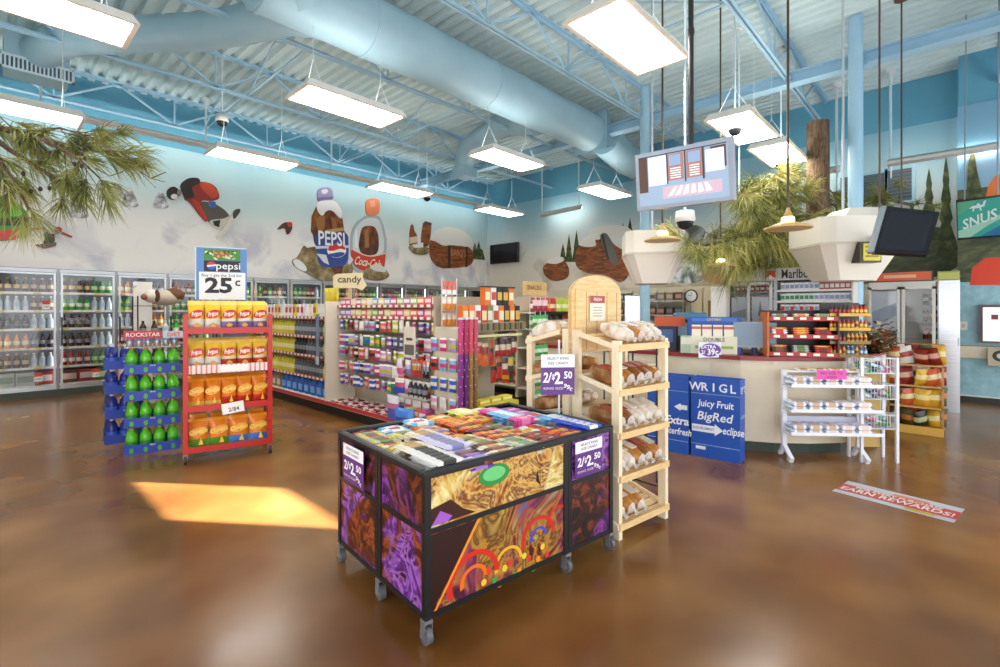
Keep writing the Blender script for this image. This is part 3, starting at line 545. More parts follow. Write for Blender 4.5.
# ============================================================ KINDS OF GOODS
def bottle_b(h, r, body, cap, label, liquid=None, n=10):
    b = B(); L = liquid or body
    b.lathe([(r*.9, 0), (r, .02*h/.23), (r, h*.28), (r, h*.55), (r*.96, h*.62), (r*.42, h*.85), (r*.4, h*.9), (r*.42, h*.905), (r*.42, h)], [L, L, label, body, body, body, body, cap], n)
    return b
def can_b(h, r, c1, c2, n=12):
    b = B(); b.lathe([(r*.85, 0), (r, h*.05), (r, h*.4), (r, h*.75), (r, h*.93), (r*.85, h)], ['#c9ccd0~m', c1, c2, c1, '#c9ccd0~m'], n); return b
def jug_b(w, d, h, body, label, cap):
    b = B(); pr = [(w, d, 0), (w, d, h*.6), (w*.85, d*.85, h*.75), (w*.3, d*.35, h*.9), (w*.28, d*.3, h*.93), (w*.28, d*.3, h)]
    ks = [body, body, body, cap, cap]; v = []; f = []; kk = []; n = 10
    for a, c, z in pr:
        for j in range(n):
            t = 2*pi*j/n; e = lambda q: (abs(q)**.55)*(1 if q > 0 else -1)
            v.append((a/2*e(cos(t)), c/2*e(sin(t)), z))
    for i in range(len(pr)-1):
        for j in range(n): f.append((i*n+j, i*n+(j+1) % n, (i+1)*n+(j+1) % n, (i+1)*n+j)); kk.append(ks[i])
    b.add(v, f, kk, True); b.add(v, [tuple(range((len(pr)-1)*n, len(pr)*n))], cap)
    b.box(-w*.32, -d/2-.003, h*.15, w*.32, d/2+.003, h*.5, label); return b
def bag_b(w, h, d, bands, nx=8, nz=10, wob=.0, seed=0):
    """upright pillow bag, base at z=0, front towards -Y. bands [(v_end, key)]"""
    R = random.Random(seed); b = B(); V = []; Fq = []; K = []
    for side in (-1, 1):
        for j in range(nz+1):
            for i in range(nx+1):
                u = i/nx; q = j/nz; e = max(0, (sin(pi*min(max((q-.05)/.9, 0), 1)))**.55)*(sin(pi*u)**.5)
                ww = w*(1-.06*sin(pi*q)); V.append(((u-.5)*ww+R.uniform(-wob, wob)*.5, side*(d/2*e+R.uniform(0, wob))*(1 if e > 0 else .05), q*h))
        o = (nx+1)*(nz+1) if side > 0 else 0
        for j in range(nz):
            k = next((kk for e_, kk in bands if (j+.5)/nz <= e_), bands[-1][1])
            for i in range(nx):
                a = o+j*(nx+1)+i; qd = (a, a+1, a+nx+2, a+nx+1); Fq.append(qd if side < 0 else qd[::-1]); K.append(k)
    b.add(V, Fq, K, True); return b
def pack_b(w, l, t, c1, c2, c3='#ffffff', text=None, tk='#ffffff'):
    """candy bar wrapper lying flat: long axis X, crimped ends"""
    b = B(); xs = [-l/2, -l/2+.012, -l/2+.018, -l*.22, l*.22, l/2-.018, l/2-.012, l/2]; ts = [.0015, .0015, t*.8, t, t, t*.8, .0015, .0015]; V = []; Fq = []; K = []
    ks = [c1, c1, c1, c2, c1, c1, c1]
    for x, tt in zip(xs, ts):
        wv = w*(1 if tt < .01 else .94)
        V += [(x, -wv/2, t/2-tt/2), (x, wv/2, t/2-tt/2), (x, wv/2, t/2+tt/2*.7), (x, wv*.3, t/2+tt/2), (x, -wv*.3, t/2+tt/2), (x, -wv/2, t/2+tt/2*.7)]
    for i in range(7):
        for j in range(6): Fq.append((i*6+j, i*6+(j+1) % 6, (i+1)*6+(j+1) % 6, (i+1)*6+j)); K.append(ks[i])
    b.add(V, Fq, K); b.add(V, [tuple(range(5, -1, -1)), tuple(range(42, 48))], c1)
    if text: b.text(text, face_T((0, 0, t+.0006), (0, 0, 1), (w*.42, w*.6), .2) if False else Matrix.Translation((0, 0, t+.0008)) @ Matrix.Diagonal((w*.5, w*.6, 1, 1)), tk, .02)
    return b
def carton_b(w, d, h, c1, c2, text=None, tk='#ffffff', ts=.3):
    b = B(); b.bbox(-w/2, -d/2, 0, w/2, d/2, h, c1, min(.003, w*.05)); b.box(-w*.42, -d/2-.0012, h*.3, w*.42, -d/2, h*.75, c2)
    if text: b.text(text, face_T((0, -d/2-.0022, h*.52), (0, -1, 0), h*ts), tk, .01)
    return b
# ============================================================ GLASS DOOR COOLERS
CW = .83
cool = None
cpos = ['far left cooler', 'second cooler from left', 'cooler behind the plush toy', 'cooler left of price sign', 'cooler behind price sign'] + ['%s cooler right of price sign' % N[i] for i in range(9)]
shelfz = [.2, .52, .86, 1.2, 1.52, 1.84]
coolX = [.15+CW*k for k in range(-1, 14)]
for k, x in enumerate(coolX[:15]):
    lab = 'tall glass door drinks cooler, the ' + (['one cut off by the left edge'] + cpos)[k]
    if cool is None:
        cool = thing('drinks_cooler', lab, 'cooler', (x, YL, 0), 0, 'glass door coolers along the left wall')
        b = B()
        for xx in (0, CW-.022): b.box(xx, -.05, .12, xx+.022, .0, 2.26, '#8c8e90~m')
        b.box(.022, -.05, 2.2, CW-.022, 0, 2.26, '#b8babc~m'); b.box(.022, -.05, .12, CW-.022, 0, .16, '#c4c7c8~m'); b.box(0, -.06, 0, CW, 0, .12, '#3a4234'); b.build('frame', cool)
        d = B()
        for xx in (.03, CW-.062): d.box(xx, -.075, .165, xx+.032, -.051, 2.19, '#c9ccce~m')
        d.box(.062, -.075, 2.16, CW-.062, -.051, 2.19, '#c9ccce~m'); d.box(.062, -.075, .165, CW-.062, -.051, .195, '#c9ccce~m')
        dd = d.build('door', cool); h = B(); h.tube([(.046, -.078, .9), (.046, -.11, .93), (.046, -.11, 1.37), (.046, -.078, 1.4)], .012, '#2a2c2e', 8); h.build('handle', dd)
        g = B(); g.box(.062, -.066, .195, CW-.062, -.06, 2.16, 'glass'); g.build('pane', dd)
        for z in shelfz:
            s = B(); s.box(.02, .03, z-.015, CW-.02, .6, z-.003, '#d8dadc'); s.box(.02, .02, z-.03, CW-.02, .03, z+.012, '#f0efe8'); 
            for q in range(5): s.box(.05+q*.155, .018, z-.026, .05+q*.155+.1, .02, z+.008, '#fbfbf4' if q % 3 else '#e9d36a')
            s.build('shelf', cool)
        l = B(); l.box(.0, .01, .2, .02, .025, 2.15, 'tube'); l.box(CW-.02, .01, .2, CW, .025, 2.15, 'tube'); l.build('light_tube', cool)
    else: dup(cool, (x, YL, 0), (0, 0, 0), lab)
BT = {}
def bk(body, cap, label, liq=None):
    k = (body, cap, label, liq)
    if k not in BT: BT[k] = Kind(bottle_b(.255, .045, body, cap, label, liq), 'soda_bottle')
    return BT[k]
pal = {'amber': bk('#5a2a14~3', '#c9a23a', '#e2c27a', '#4a1f10~3'), 'clear': bk('#c6d2d4~2', '#e8e8ea', '#b8c8d8', '#d6dfe0~2'), 'dark': bk('#3a2018~2', '#1a1a1c', '#8f8f93', '#2e1610~2'),
       'green': bk('#3f9a34~2', '#2f7a2c', '#d8e4b8', '#48a838~2'), 'lime': bk('#8fc63a~2', '#3a8a34', '#2f7a34', '#96cc40~2'), 'red': bk('#a8281c~2', '#c8281c', '#e8d8c8', '#8a1c14~2'),
       'orange': bk('#e0862a~2', '#e8721a', '#f0e0b0', '#e8922e~2'), 'white': bk('#e6e4e0~3', '#b83028', '#d04038', '#e8e6e2~3'), 'blue': bk('#3c68b8~2', '#2a4a98', '#e4e8f0', '#4a7ac8~2'), 'brown': bk('#7c4a2a~3', '#d8d4cc', '#c8b898', '#6a3c20~3')}
plan = {1: ['clear', 'clear', 'dark', 'clear', 'amber', 'amber'], 2: ['red', 'red', 'dark', 'dark', 'green', 'amber'], 3: ['brown', 'dark', 'red', 'clear', 'lime', 'orange'], 4: ['dark', 'green', 'red', 'green', 'green', 'red']}
mixp = {1: [('clear', 'white'), ('brown', 'clear'), ('orange', 'dark'), ('dark', 'clear'), ('clear', 'brown'), ('amber', 'brown')], 2: [('red', 'dark'), ('red', 'green'), ('dark', 'clear'), ('dark', 'clear'), ('green', 'clear'), ('amber', 'green')]}
def placeword(k): return (['one cut off by the left edge'] + cpos)[k]
for k in range(1, 5):
    x = coolX[k]
    for si, z in enumerate(shelfz):
        if si == 0: continue
        for q in range(7):
            a, c = mixp.get(k, [('lime', 'brown'), ('dark', 'red'), ('red', 'clear'), ('clear', 'green'), ('green', 'lime'), ('orange', 'green')])[si] if k < 3 else (plan[k][si], plan[k][(si+2) % 6])
            nm = a if q < 4 else c
            pal[nm].put((x+.09+q*.108, YL+.085+random.uniform(0, .02), z), '%s soda bottle, %s from left, %s shelf up, %s' % (nm, N[q], N[si], placeword(k)), 'bottle', 'bottles in the left coolers')
names = list(pal)
for k in range(5, 14):
    x = coolX[k]
    for q in range(7):
        nm = random.choice(['amber', 'dark', 'lime', 'red', 'orange', 'green', 'clear', 'brown'])
        pal[nm].put((x+.09+q*.108, YL+.085, shelfz[5]), '%s bottle, %s from left, top shelf, %s' % (nm, N[q], placeword(k)), 'bottle', 'bottles on the top shelves of the far coolers')
        if k < 8: 
            nm = random.choice(['blue', 'dark', 'white', 'red', 'green', 'clear']); pal[nm].put((x+.09+q*.108, YL+.085, shelfz[4]), '%s bottle, %s from left, second highest shelf, %s' % (nm, N[q], placeword(k)), 'bottle', 'bottles on the top shelves of the far coolers')
CT = [Kind(carton_b(.24, .3, .24, '#a83228', '#e2d8cc'), 'drinks_carton'), Kind(carton_b(.24, .3, .24, '#b8bcae', '#7f8f7a'), 'drinks_carton'), Kind(carton_b(.24, .3, .24, '#5c2420', '#c8b09a'), 'drinks_carton'), Kind(carton_b(.24, .3, .24, '#2f6a34', '#cfd8b0'), 'drinks_carton')]
cc = ['red', 'pale grey', 'maroon', 'green']
for k, seq in ((1, (1, 1, 0)), (2, (2, 0, 3)), (3, (0, 3, 1)), (4, (1, 2, 0))):
    for q, s in enumerate(seq): CT[s].put((coolX[k]+.16+q*.25, YL+.2, shelfz[0]), '%s drinks carton, %s from left, bottom of %s' % (cc[s], N[q], placeword(k)), 'carton', 'cartons at the bottom of the left coolers')
b = B(); b.box(-.05, -.002, -.075, .05, .002, .075, '#f3efe8'); b.box(-.05, -.003, .01, .05, -.002, .075, '#d23a2c'); b.text('2/$5', face_T((0, -.004, -.03), (0, -1, 0), .045), '#222222')
tg = Kind(b, 'price_tag')
for i, (x, z, w) in enumerate(((.72, .36, 'low on the far left cooler'), (1.5, .36, 'low on the second cooler from the left'), (.82, 1.62, 'high on the far left cooler'), (3.9, 1.95, 'high on the cooler right of the price sign'))):
    tg.put((x, YL-.082, z), 'red and white price tag stuck '+w, 'price tag')
# ============================================================ SODA STACK
SO = Vector((1.05, 6.42, 0)); sa = -.2; Rs_ = Matrix.Rotation(sa, 3, 'Z'); TW, TD = .5, .5; tn = ['bottom', 'second', 'third', 'top']
def tray(t, w, d, spots):
    b = B(); c = '#2a48b0'
    b.box(0, 0, .0, w, d, .01, c)
    for (x0, y0, x1, y1) in ((0, 0, w, .008), (0, d-.008, w, d), (0, .008, .008, d-.008), (w-.008, .008, w, d-.008)): b.box(x0, y0, .01, x1, y1, .1, c)
    if spots:
        for q in range(4): b.add([(.065+q*.123+.02*cos(2*pi*i/10), -.0012, .042+.03*sin(2*pi*i/10)) for i in range(10)], [tuple(range(10))], '#4ab03a~3')
    b.build('tray_box', t); l = B(); l.text('PEPSI', face_T((w/2, -.003, .086), (0, -1, 0), .022), '#e4e8f4', .01); l.build('lettering', t)
def soda(lab, g, c1, c2, c3, cap):
    sp = thing('soda_bottle', lab, 'bottle', (0, 0, 0), 0, g); b = B(); r = .056
    b.lathe([(r*.88, 0), (r, .015), (r, .08), (r*.95, .1), (r, .12), (r, .16), (r*.85, .2), (r*.4, .235), (r*.34, .25)], c1, 12); b.build('bottle_body', sp)
    b = B(); b.lathe([(r*1.01, .065), (r*1.01, .125)], c3, 12); b.build('label', sp); b = B(); b.lathe([(r*.38, .248), (r*.38, .268)], cap, 12); b.build('bottle_cap', sp); return sp
def stack(org, ca_, kind, w, d, nx, ny, cells, tl, bl):
    R3 = Matrix.Rotation(ca_, 3, 'Z'); T = None; S0 = None
    for L in range(4):
        z = L*.285; lab = tl % tn[L]
        if T is None: T = thing('soda_tray', lab, 'tray', org, ca_, 'stacked soda trays'); tray(T, w, d, kind == 'g')
        else: dup(T, org+Vector((0, 0, z)), (0, 0, ca_), lab)
        for i, j in cells:
            lab = bl % (tn[L], N[i], N[j]); q = org+R3 @ Vector((.066+i*.122, .066+j*.122, z+.0105))
            if S0 is None: S0 = soda(lab, 'green soda bottles in the stacked trays' if kind == 'g' else 'blue soda bottles in the stacked trays', *(('#5ec92e~1', '', '#2c8a34', '#d8824a') if kind == 'g' else ('#24328a~2', '', '#3a62c8', '#e4e6ee'))); S0.location = q
            else: dup(S0, q, (0, 0, 0), lab)
stack(SO, sa, 'g', TW, TD, 4, 4, [(i, 0) for i in range(4)]+[(i, 1) for i in range(4)]+[(0, 2), (0, 3)], 'blue tray of green soda bottles, %s one beside the red rack', 'green soda bottle in the %s tray, %s from left, %s row back')
stack(Vector((.99, 7.1, 0)), -.1, 'b', .38, .5, 3, 4, [(i, 0) for i in range(3)]+[(0, 1), (0, 2), (0, 3)], 'blue tray of dark blue bottles, %s one behind the green stack', 'dark blue soda bottle in the %s tray, %s from left, %s row back')
sx, sy = 0, 0
can = Kind(can_b(.16, .034, '#b8bccb~m', '#7c86b8'), 'energy_drink_can'); zc = .855+.2785
b = B(); b.box(0, 0, 0, .5, .5, .008, '#c8b8a0'); tag(b.build('card_tray', None, SO+Vector((0, 0, zc)), sa), 'thin cardboard sheet between the green bottles and the cans', 'cardboard')
for i in range(6):
    for j in range(2 if i else 4): 
        q = SO+Rs_ @ Vector((.05+i*.08, .06+j*.11, 0)); q.z = zc+.0085; can.put(q, 'tall silver can on the green soda stack, %s from left, %s row' % (N[i], ['front', 'second', 'third', 'back'][j]), 'can', 'cans on top of the soda stack')
t = thing('brand_card', 'red card with white lettering on the soda stack', 'sign', SO+Rs_ @ Vector((0, -.01, zc+.1)), sa); b = B(); b.box(0, -.004, 0, .33, 0, .085, '#b8323a'); b.build('card', t); b = B(); b.text('ROCKSTAR', face_T((.165, -.006, .04), (0, -1, 0), .058), '#f3ece6', .01); b.build('lettering', t)
t = thing('brand_card', 'small orange lettered card right of the red card on the stack', 'sign', SO+Rs_ @ Vector((.34, -.01, zc+.1)), sa); b = B(); b.box(0, -.004, 0, .2, 0, .075, '#c7d0e2'); b.build('card', t); b = B(); b.text('DIET', face_T((.1, -.006, .035), (0, -1, 0), .06), '#d8702c', .02); b.build('lettering', t)
# the shopper-height display behind the stack: white strip stand with plush
t = thing('display_stand', 'white narrow display stand behind the soda stack', 'stand', (1.9, 9.9, 0)); b = B(); b.box(-.16, -.02, .05, .1, .02, 2.0, '#e4e0da'); b.build('board', t)
b = B(); b.box(-.25, -.2, 0, .2, .2, .05, '#d8d4cc'); b.build('base', t)
b = B(); b.tube([(-.16, -.02, 1.9), (-.16, -.25, 1.92)], .008, '#888c90~m', 6); b.tube([(.1, -.02, 1.75), (.35, -.2, 1.77)], .008, '#888c90~m', 6); b.build('hook', t)
def blob(b, c, s, k, n=10):
    V = []; f = []
    for i in range(n+1):
        for j in range(n): a = pi*i/n; q = 2*pi*j/n; V.append((c[0]+s[0]*sin(a)*cos(q), c[1]+s[1]*sin(a)*sin(q), c[2]+s[2]*cos(a)))
    for i in range(n):
        for j in range(n): f.append((i*n+j, i*n+(j+1) % n, (i+1)*n+(j+1) % n, (i+1)*n+j))
    b.add(V, f, k, True)
p = Vector((2.1, 9.5, 1.62)); t = thing('plush_toy', 'brown and cream plush dog lying on a shelf above the soda stack', 'toy', p)
b = B(); blob(b, (0, 0, .12), (.26, .15, .13), '#c9b8a6~9'); blob(b, (.12, 0, .16), (.16, .14, .12), '#6e4a34~9'); b.build('body', t)
b = B(); blob(b, (-.2, -.05, .14), (.12, .11, .11), '#e0d4c8~9'); blob(b, (-.3, -.1, .12), (.05, .05, .05), '#8a5c42~9'); b.build('head', t); b = B(); blob(b, (-.14, -.13, .14), (.04, .03, .1), '#5a3826~9'); b.build('ear', t)
t = thing('wire_shelf', 'black wire shelf holding the plush dog', 'shelf', (2.1, 9.5, 0)); b = B()
for xx in (-.4, .4):
    for yy in (-.18, .18): b.tube([(xx, yy, 0), (xx, yy, 1.75)], .01, '#26282a', 6)
b.build('post', t); b = B()
for z in (.2, .65, 1.1, 1.6):
    for yy in (-.18, -.09, 0, .09, .18): b.tube([(-.4, yy, z), (.4, yy, z)], .005, '#26282a', 5)
b.build('wire_deck', t)
for i in range(5):
    for z, zz in ((.2, 'lowest'), (.65, 'second'), (1.1, 'third')):
        pal[['dark', 'dark', 'clear', 'green', 'dark'][i]].put((1.78+i*.15, 9.4, z+.006), '%s bottle, %s from left, %s level of the black wire shelf' % (['dark', 'dark', 'clear', 'green', 'dark'][i], N[i], zz), 'bottle', 'bottles on the black wire shelf')
# ============================================================ RED CHIP RACK
RR = Vector((1.41, 5.61, 0)); RD = Vector((2.15, 5.41, 0)); ang = math.atan2(RD.y-RR.y, RD.x-RR.x); W = (RD-RR).length; D = .46
rack = thing('chip_rack', 'red wheeled metal rack of corn chip bags', 'rack', RR, ang); red = '#c2241f~3'
for (x, y) in ((0, 0), (W, 0), (0, D), (W, D)):
    b = B(); b.box(x-.02, y-.02, .1, x+.02, y+.02, 1.5, red); b.build('post', rack)
    c = B(); c.tube([(x-.014, y, .045), (x+.014, y, .045)], .045, '#2a2828', 16); c.box(x-.02, y-.012, .06, x+.02, y+.012, .1, '#8e8e90~m'); c.build('caster', rack)
rz_ = [.14, .55, .94, 1.33]
for z in rz_:
    b = B(); b.box(.02, .0, z-.012, W-.02, D, z, red); b.box(.02, -.018, z-.03, W-.02, -.006, z+.03, red); b.build('shelf', rack)
for s, x in ((0, 0), (1, W)):
    b = B()
    for z in [.2+.095*i for i in range(14)]: b.bar((x, .02, z), (x, D-.02, z+.03), .008, .03, red)
    b.build('side_slats', rack)
b = B(); b.box(.03, -.03, .9, W-.03, -.022, .985, '#efe0dc')
for i in range(16): b.box(.04+i*.044, -.032, .9, .055+i*.044, -.03, .985, '#d98a84')
b.box(.3, -.034, .905, .55, -.032, .975, '#f6f4f0'); b.build('price_strip', rack)
t = thing('price_card', 'white card reading 2/$4 clipped to the red rack', 'sign', RR+Matrix.Rotation(ang, 3, 'Z') @ Vector((.32, -.055, .47)), ang); b = B(); b.box(0, -.003, 0, .2, 0, .11, '#f4f2ee', T=mkT((0, 0, 0), 0, -.12)); b.build('card', t)
b = B(); b.text('2/$4', face_T((.1, -.006, .052), (0, -1, 0), .055, 0, .12), '#333333', .01); b.build('lettering', t)
def chipbag(kind):
    t = thing('chip_bag', 'x', 'chip bag', (0, 0, 0), 0, 'corn chip bags on the red rack')
    w, h, d = .158, .29, .09
    if kind == 'F1': bands = [(.22, '#c8c0b0~3'), (.42, '#e0dccc~3'), (.85, '#eec23a~2'), (1, '#f3d26a~2')]
    elif kind == 'F2': bands = [(.25, '#7a6a9a~3'), (.42, '#e0dccc~3'), (.85, '#eec23a~2'), (1, '#f3d26a~2')]
    elif kind == 'F3': bands = [(.25, '#b83a22~3'), (.42, '#e8d2a0~3'), (.85, '#eec23a~2'), (1, '#f3d26a~2')]
    elif kind == 'C1': bands = [(.2, '#e8c85a~3'), (.9, '#e8801c~2'), (1, '#f09a2c~2')]
    elif kind == 'C2': bands = [(.25, '#c8301c~3'), (.9, '#e8801c~2'), (1, '#f09a2c~2')]
    elif kind == 'C3': bands = [(.3, '#5c9a2c~3'), (.9, '#e8801c~2'), (1, '#f09a2c~2')]
    else: bands = [(.32, '#4a86c8~3'), (.9, '#e8801c~2'), (1, '#f09a2c~2')]
    bag_b(w, h, d, bands, wob=.003, seed=hash(kind) % 97).build('pouch', t)
    y = -d/2-.004
    b = B(); b.add([(.07*cos(2*pi*i/18), y+.006*abs(cos(2*pi*i/18)), h*.56+.044*sin(2*pi*i/18)+.014*cos(2*pi*i/18)) for i in range(18)], [tuple(range(18))], '#c8281c~3' if kind[0] == 'F' else '#f0a82c~3')
    b.text('Fritos' if kind[0] == 'F' else 'Cheetos', face_T((0, y-.004, h*.565), (0, -1, 0), (.042, .062), .2, .15), '#fff4e4' if kind[0] == 'F' else '#f8e058', .02); b.build('logo', t)
    b = B(); 
    if kind[0] == 'F': b.poly([(-.03, y, .05), (.0, y-.001, .075), (.035, y, .05), (.02, y, .03), (-.02, y, .03)], '#d89a3a')
    else: b.poly([(.0, y, .03), (.02, y-.001, .1), (.04, y, .03)], '#f0c03a')
    b.build('picture', t); return t
sh = [('C3', 'C3', 'C4', 'C4'), ('C1', 'C1', 'C2', 'C2', 'C2'), ('F1', 'F1', 'F3', 'F3', 'F3'), ('F1', 'F1', 'F2', 'F2', 'F2')]
desc = {'F1': 'yellow corn chip bag, grey base', 'F2': 'yellow corn chip bag, purple base', 'F3': 'yellow corn chip bag, red base', 'C1': 'orange cheese puff bag, yellow base', 'C2': 'orange cheese puff bag, red base', 'C3': 'orange cheese puff bag, green base', 'C4': 'orange cheese puff bag, blue base'}
BK = {}
Rz = Matrix.Rotation(ang, 3, 'Z')
for si, row in enumerate(sh):
    for q, kd in enumerate(row):
        st = (W-.04)/len(row); p = RR+Rz @ Vector((.02+st*(q+.5), .07, rz_[si]+.001)); lab = '%s, %s from left, %s shelf of red rack' % (desc[kd], N[q], ['bottom', 'second', 'third', 'top'][si])
        sc = 1.25 if si == 0 else 1.05
        if kd not in BK:
            BK[kd] = chipbag(kd); BK[kd].location = p; BK[kd].rotation_euler = (radians(-6), 0, ang+random.uniform(-.06, .06)); BK[kd]['label'] = lab; o = BK[kd]
        else: o = dup(BK[kd], p, (radians(-6), 0, ang+random.uniform(-.12, .12)), lab)
        o.scale = (st/.158, 1, 1.0)
        p2 = RR+Rz @ Vector((.02+st*(q+.5), .24, rz_[si]+.001)); o2 = dup(BK[kd], p2, (radians(-5), 0, ang+random.uniform(-.1, .1)), lab.replace('yellow corn chip', 'rear yellow chip').replace('orange cheese puff', 'rear orange puff')); o2.scale = (.98, .9, 1.06)
# price sign on a pole
p = atd(222, 274, 6.0); t = thing('price_sign', 'blue framed soda price sign reading 25 cents above the chip rack', 'sign', (p.x, p.y, 0), ang-.12); cz = p.z; hw, hh = .27, .315
b = B(); b.box(-hw, -.01, cz-hh, hw, .01, cz+hh, '#5b8ac6~4'); b.box(-hw-.012, -.014, cz-hh, -hw, .012, cz+hh, '#dfe6ee'); b.box(-hw, -.012, cz+hh, hw, .012, cz+hh+.01, '#dfe6ee'); b.build('board', t)
b = B(); b.box(-hw+.03, -.013, cz-hh, hw-.015, -.0105, cz+.02, '#f4f4f2'); b.text('Buy 1 get the 2nd for', face_T((.0, -.016, cz-.02), (0, -1, 0), .05), '#3c3c3c', .005); b.text('25', face_T((-.03, -.016, cz-.15), (0, -1, 0), (.3, .25)), '#141414', .035); b.text('c', face_T((.17, -.016, cz-.1), (0, -1, 0), .14), '#141414', .02); b.build('price_panel', t)
b = B(); b.box(-.19, -.013, cz+.03, .2, -.0105, cz+.16, '#1e2430'); b.text('pepsi', face_T((.07, -.016, cz+.095), (0, -1, 0), (.13, .12)), '#eef0f4', .01)
for st_, en, k in ((0, pi, '#d8342c'), (pi, 2*pi, '#2c5cb0')):
    b.add([(-.11+.05*cos(st_+(en-st_)*i/10), -.016, cz+.097+.05*sin(st_+(en-st_)*i/10)) for i in range(11)], [tuple(range(11))], k)
b.bar((-.155, -.0165, cz+.09), (-.065, -.0165, cz+.105), .001, .018, '#ffffff'); b.build('logo_panel', t)
b = B(); b.box(-.19, -.013, cz+.165, .2, -.0105, cz+.3, '#4c8a3a')
R9 = random.Random(3)
for i in range(26):
    x = R9.uniform(-.17, .17); z = cz+R9.uniform(.18, .28); a = R9.uniform(0, 3); b.add([(x+.03*cos(a), -.0135, z+.03*sin(a)), (x+.012*cos(a+1.6), -.0135, z+.012*sin(a+1.6)), (x-.03*cos(a), -.0135, z-.03*sin(a)), (x-.012*cos(a+1.6), -.0135, z-.012*sin(a+1.6))], [(0, 1, 2, 3)], ['#a6cc7a', '#2c5a2a', '#dcead0'][i % 3])
b.text('DEW', face_T((.0, -.016, cz+.235), (0, -1, 0), .08), '#d8483a', .02); b.build('picture_panel', t)
b = B(); b.tube([(0, .03, .02), (0, .03, cz+.1)], .012, '#a8acb0~m', 8); b.build('pole', t); b = B(); b.box(-.15, -.1, 0, .15, .16, .02, '#8a8e92~m'); b.build('foot', t)
# ============================================================ CANDY GONDOLA (runs along Y, west face towards the entrance)
gx0, gx1, gy0, gy1 = 3.51, 4.54, 4.1, 10.2
gon = thing('gondola_shelving', 'long cream double sided gondola of candy and motor oil', 'shelving', (gx0, gy0, 0)); W2 = gx1-gx0; GL = gy1-gy0; cr = '#e3dac6'
b = B(); b.box(.06, .34, 0, W2-.06, GL-.05, .14, '#1b1a19'); b.build('kick_base', gon)
b = B(); b.box(W2/2-.04, .34, .14, W2/2+.04, GL, 1.62, '#b9ae98~6'); b.build('back_panel', gon)
b = B(); b.box(0, .32, .14, W2, GL, .2, cr); b.box(-.012, .32, .15, -.002, GL, .2, '#c23a3a'); b.build('base_deck', gon)
dv = 2.7
for s in (dv,):
    b = B(); b.box(-.02, s-.02, .2, W2/2-.05, s+.02, 1.66, '#e6dcc6'); b.build('divider_panel', gon)
def gshelf(y0, y1, z, dep, strip='#c0504a'):
    b = B(); b.box(W2/2-.05-dep, y0, z-.02, W2/2-.05, y1, z, cr); b.box(W2/2-.05-dep-.01, y0, z-.035, W2/2-.05-dep, y1, z+.008, strip)
    n = int((y1-y0)/.13)
    for i in range(n): b.box(W2/2-.05-dep-.013, y0+.02+i*.13, z-.03, W2/2-.05-dep-.01, y0+.09+i*.13, z+.004, '#f5f1e6')
    b.build('shelf', gon)
for z in (1.45, 1.6): gshelf(.0+.32, dv-.03, z, .3)
for z in (.5, .83, 1.13, 1.43): gshelf(dv+.03, GL, z, .42)
b = B()
for z in (1.41, 1.2, 1.02, .82, .61):
    for i in range(17): b.tube([(W2/2-.05, .4+i*.135, z), (W2/2-.34, .4+i*.135, z), (W2/2-.345, .4+i*.135, z+.012)], .003, '#b8bcc0~m', 5)
hk = b.build('peg_hook', gon); hk['kind'] = 'stuff'
# boxes of candy on the two top shelves
cols = ['#e88a9c', '#f0c878', '#d04a8a', '#8fc06a', '#a86ac4', '#e0608c', '#7ab4dc', '#ec7a4a', '#e8607a', '#8c8cd8', '#f0e6c8', '#f4ead8', '#d8e070', '#f0b0c8']
cnm = ['rose', 'tan', 'magenta', 'green', 'purple', 'pink', 'sky blue', 'orange', 'coral', 'lilac', 'cream', 'off-white', 'lime', 'pale pink']
BX = [Kind(carton_b(.13, .1, .095, c, '#f6efe4'), 'candy_box') for c in cols]
sec = 'candy section'
for r_, z in enumerate((1.45, 1.6)):
    for i in range(16):
        c = random.randrange(len(cols)); y = gy0+.42+i*.143
        BX[c].put((gx0+.24, y, z+.001), '%s candy box, %s from near end, %s candy shelf' % (cnm[c], N[i], ['lower', 'top'][r_]), 'candy box', 'candy boxes on the gondola top shelves', rot=(0, 0, -pi/2+random.uniform(-.08, .08)))
pc = ['#d83a8c', '#7a4ab0', '#3a62c0', '#58b04a', '#c8cc3a', '#e86a2c', '#e8e2d8', '#c83a3a', '#f0b83a', '#8ab8e0', '#e6a8c8', '#3a8a6a', '#2a2a30', '#b8a0d8']
pn = ['magenta', 'violet', 'blue', 'green', 'lime', 'orange', 'white', 'red', 'amber', 'sky blue', 'pale pink', 'teal', 'black', 'lilac']
PB = []
for i, c in enumerate(pc):
    b = bag_b(.115, .15, .035, [(.3, c+'~3'), (.6, pc[(i+5) % 14]+'~3' if i % 2 else '#f2ece0~3'), (.86, c+'~3'), (1, '#f4f0e8')], 6, 7, .002, i)
    PB.append(Kind(b, 'candy_bag'))
hint = {0: [8, 9, 1, 0, 6, 6, 4, 5, 5, 12, 9, 9, 6, 10, 7, 3, 2], 1: [0, 10, 7, 9, 1, 2, 2, 1, 13, 3, 4, 11, 6, 9, 13, 2, 0], 2: [6, 10, 7, 2, 9, 4, 4, 13, 10, 0, 7, 6, 5, 12, 5, 7, 9], 3: [10, 0, 6, 10, 7, 5, 6, 13, 13, 0, 9, 1, 12, 2, 5, 8, 0], 4: [10, 9, 6, 7, 3, 10, 11, 3, 9, 0, 2, 5, 2, 2, 7, 1, 1]}
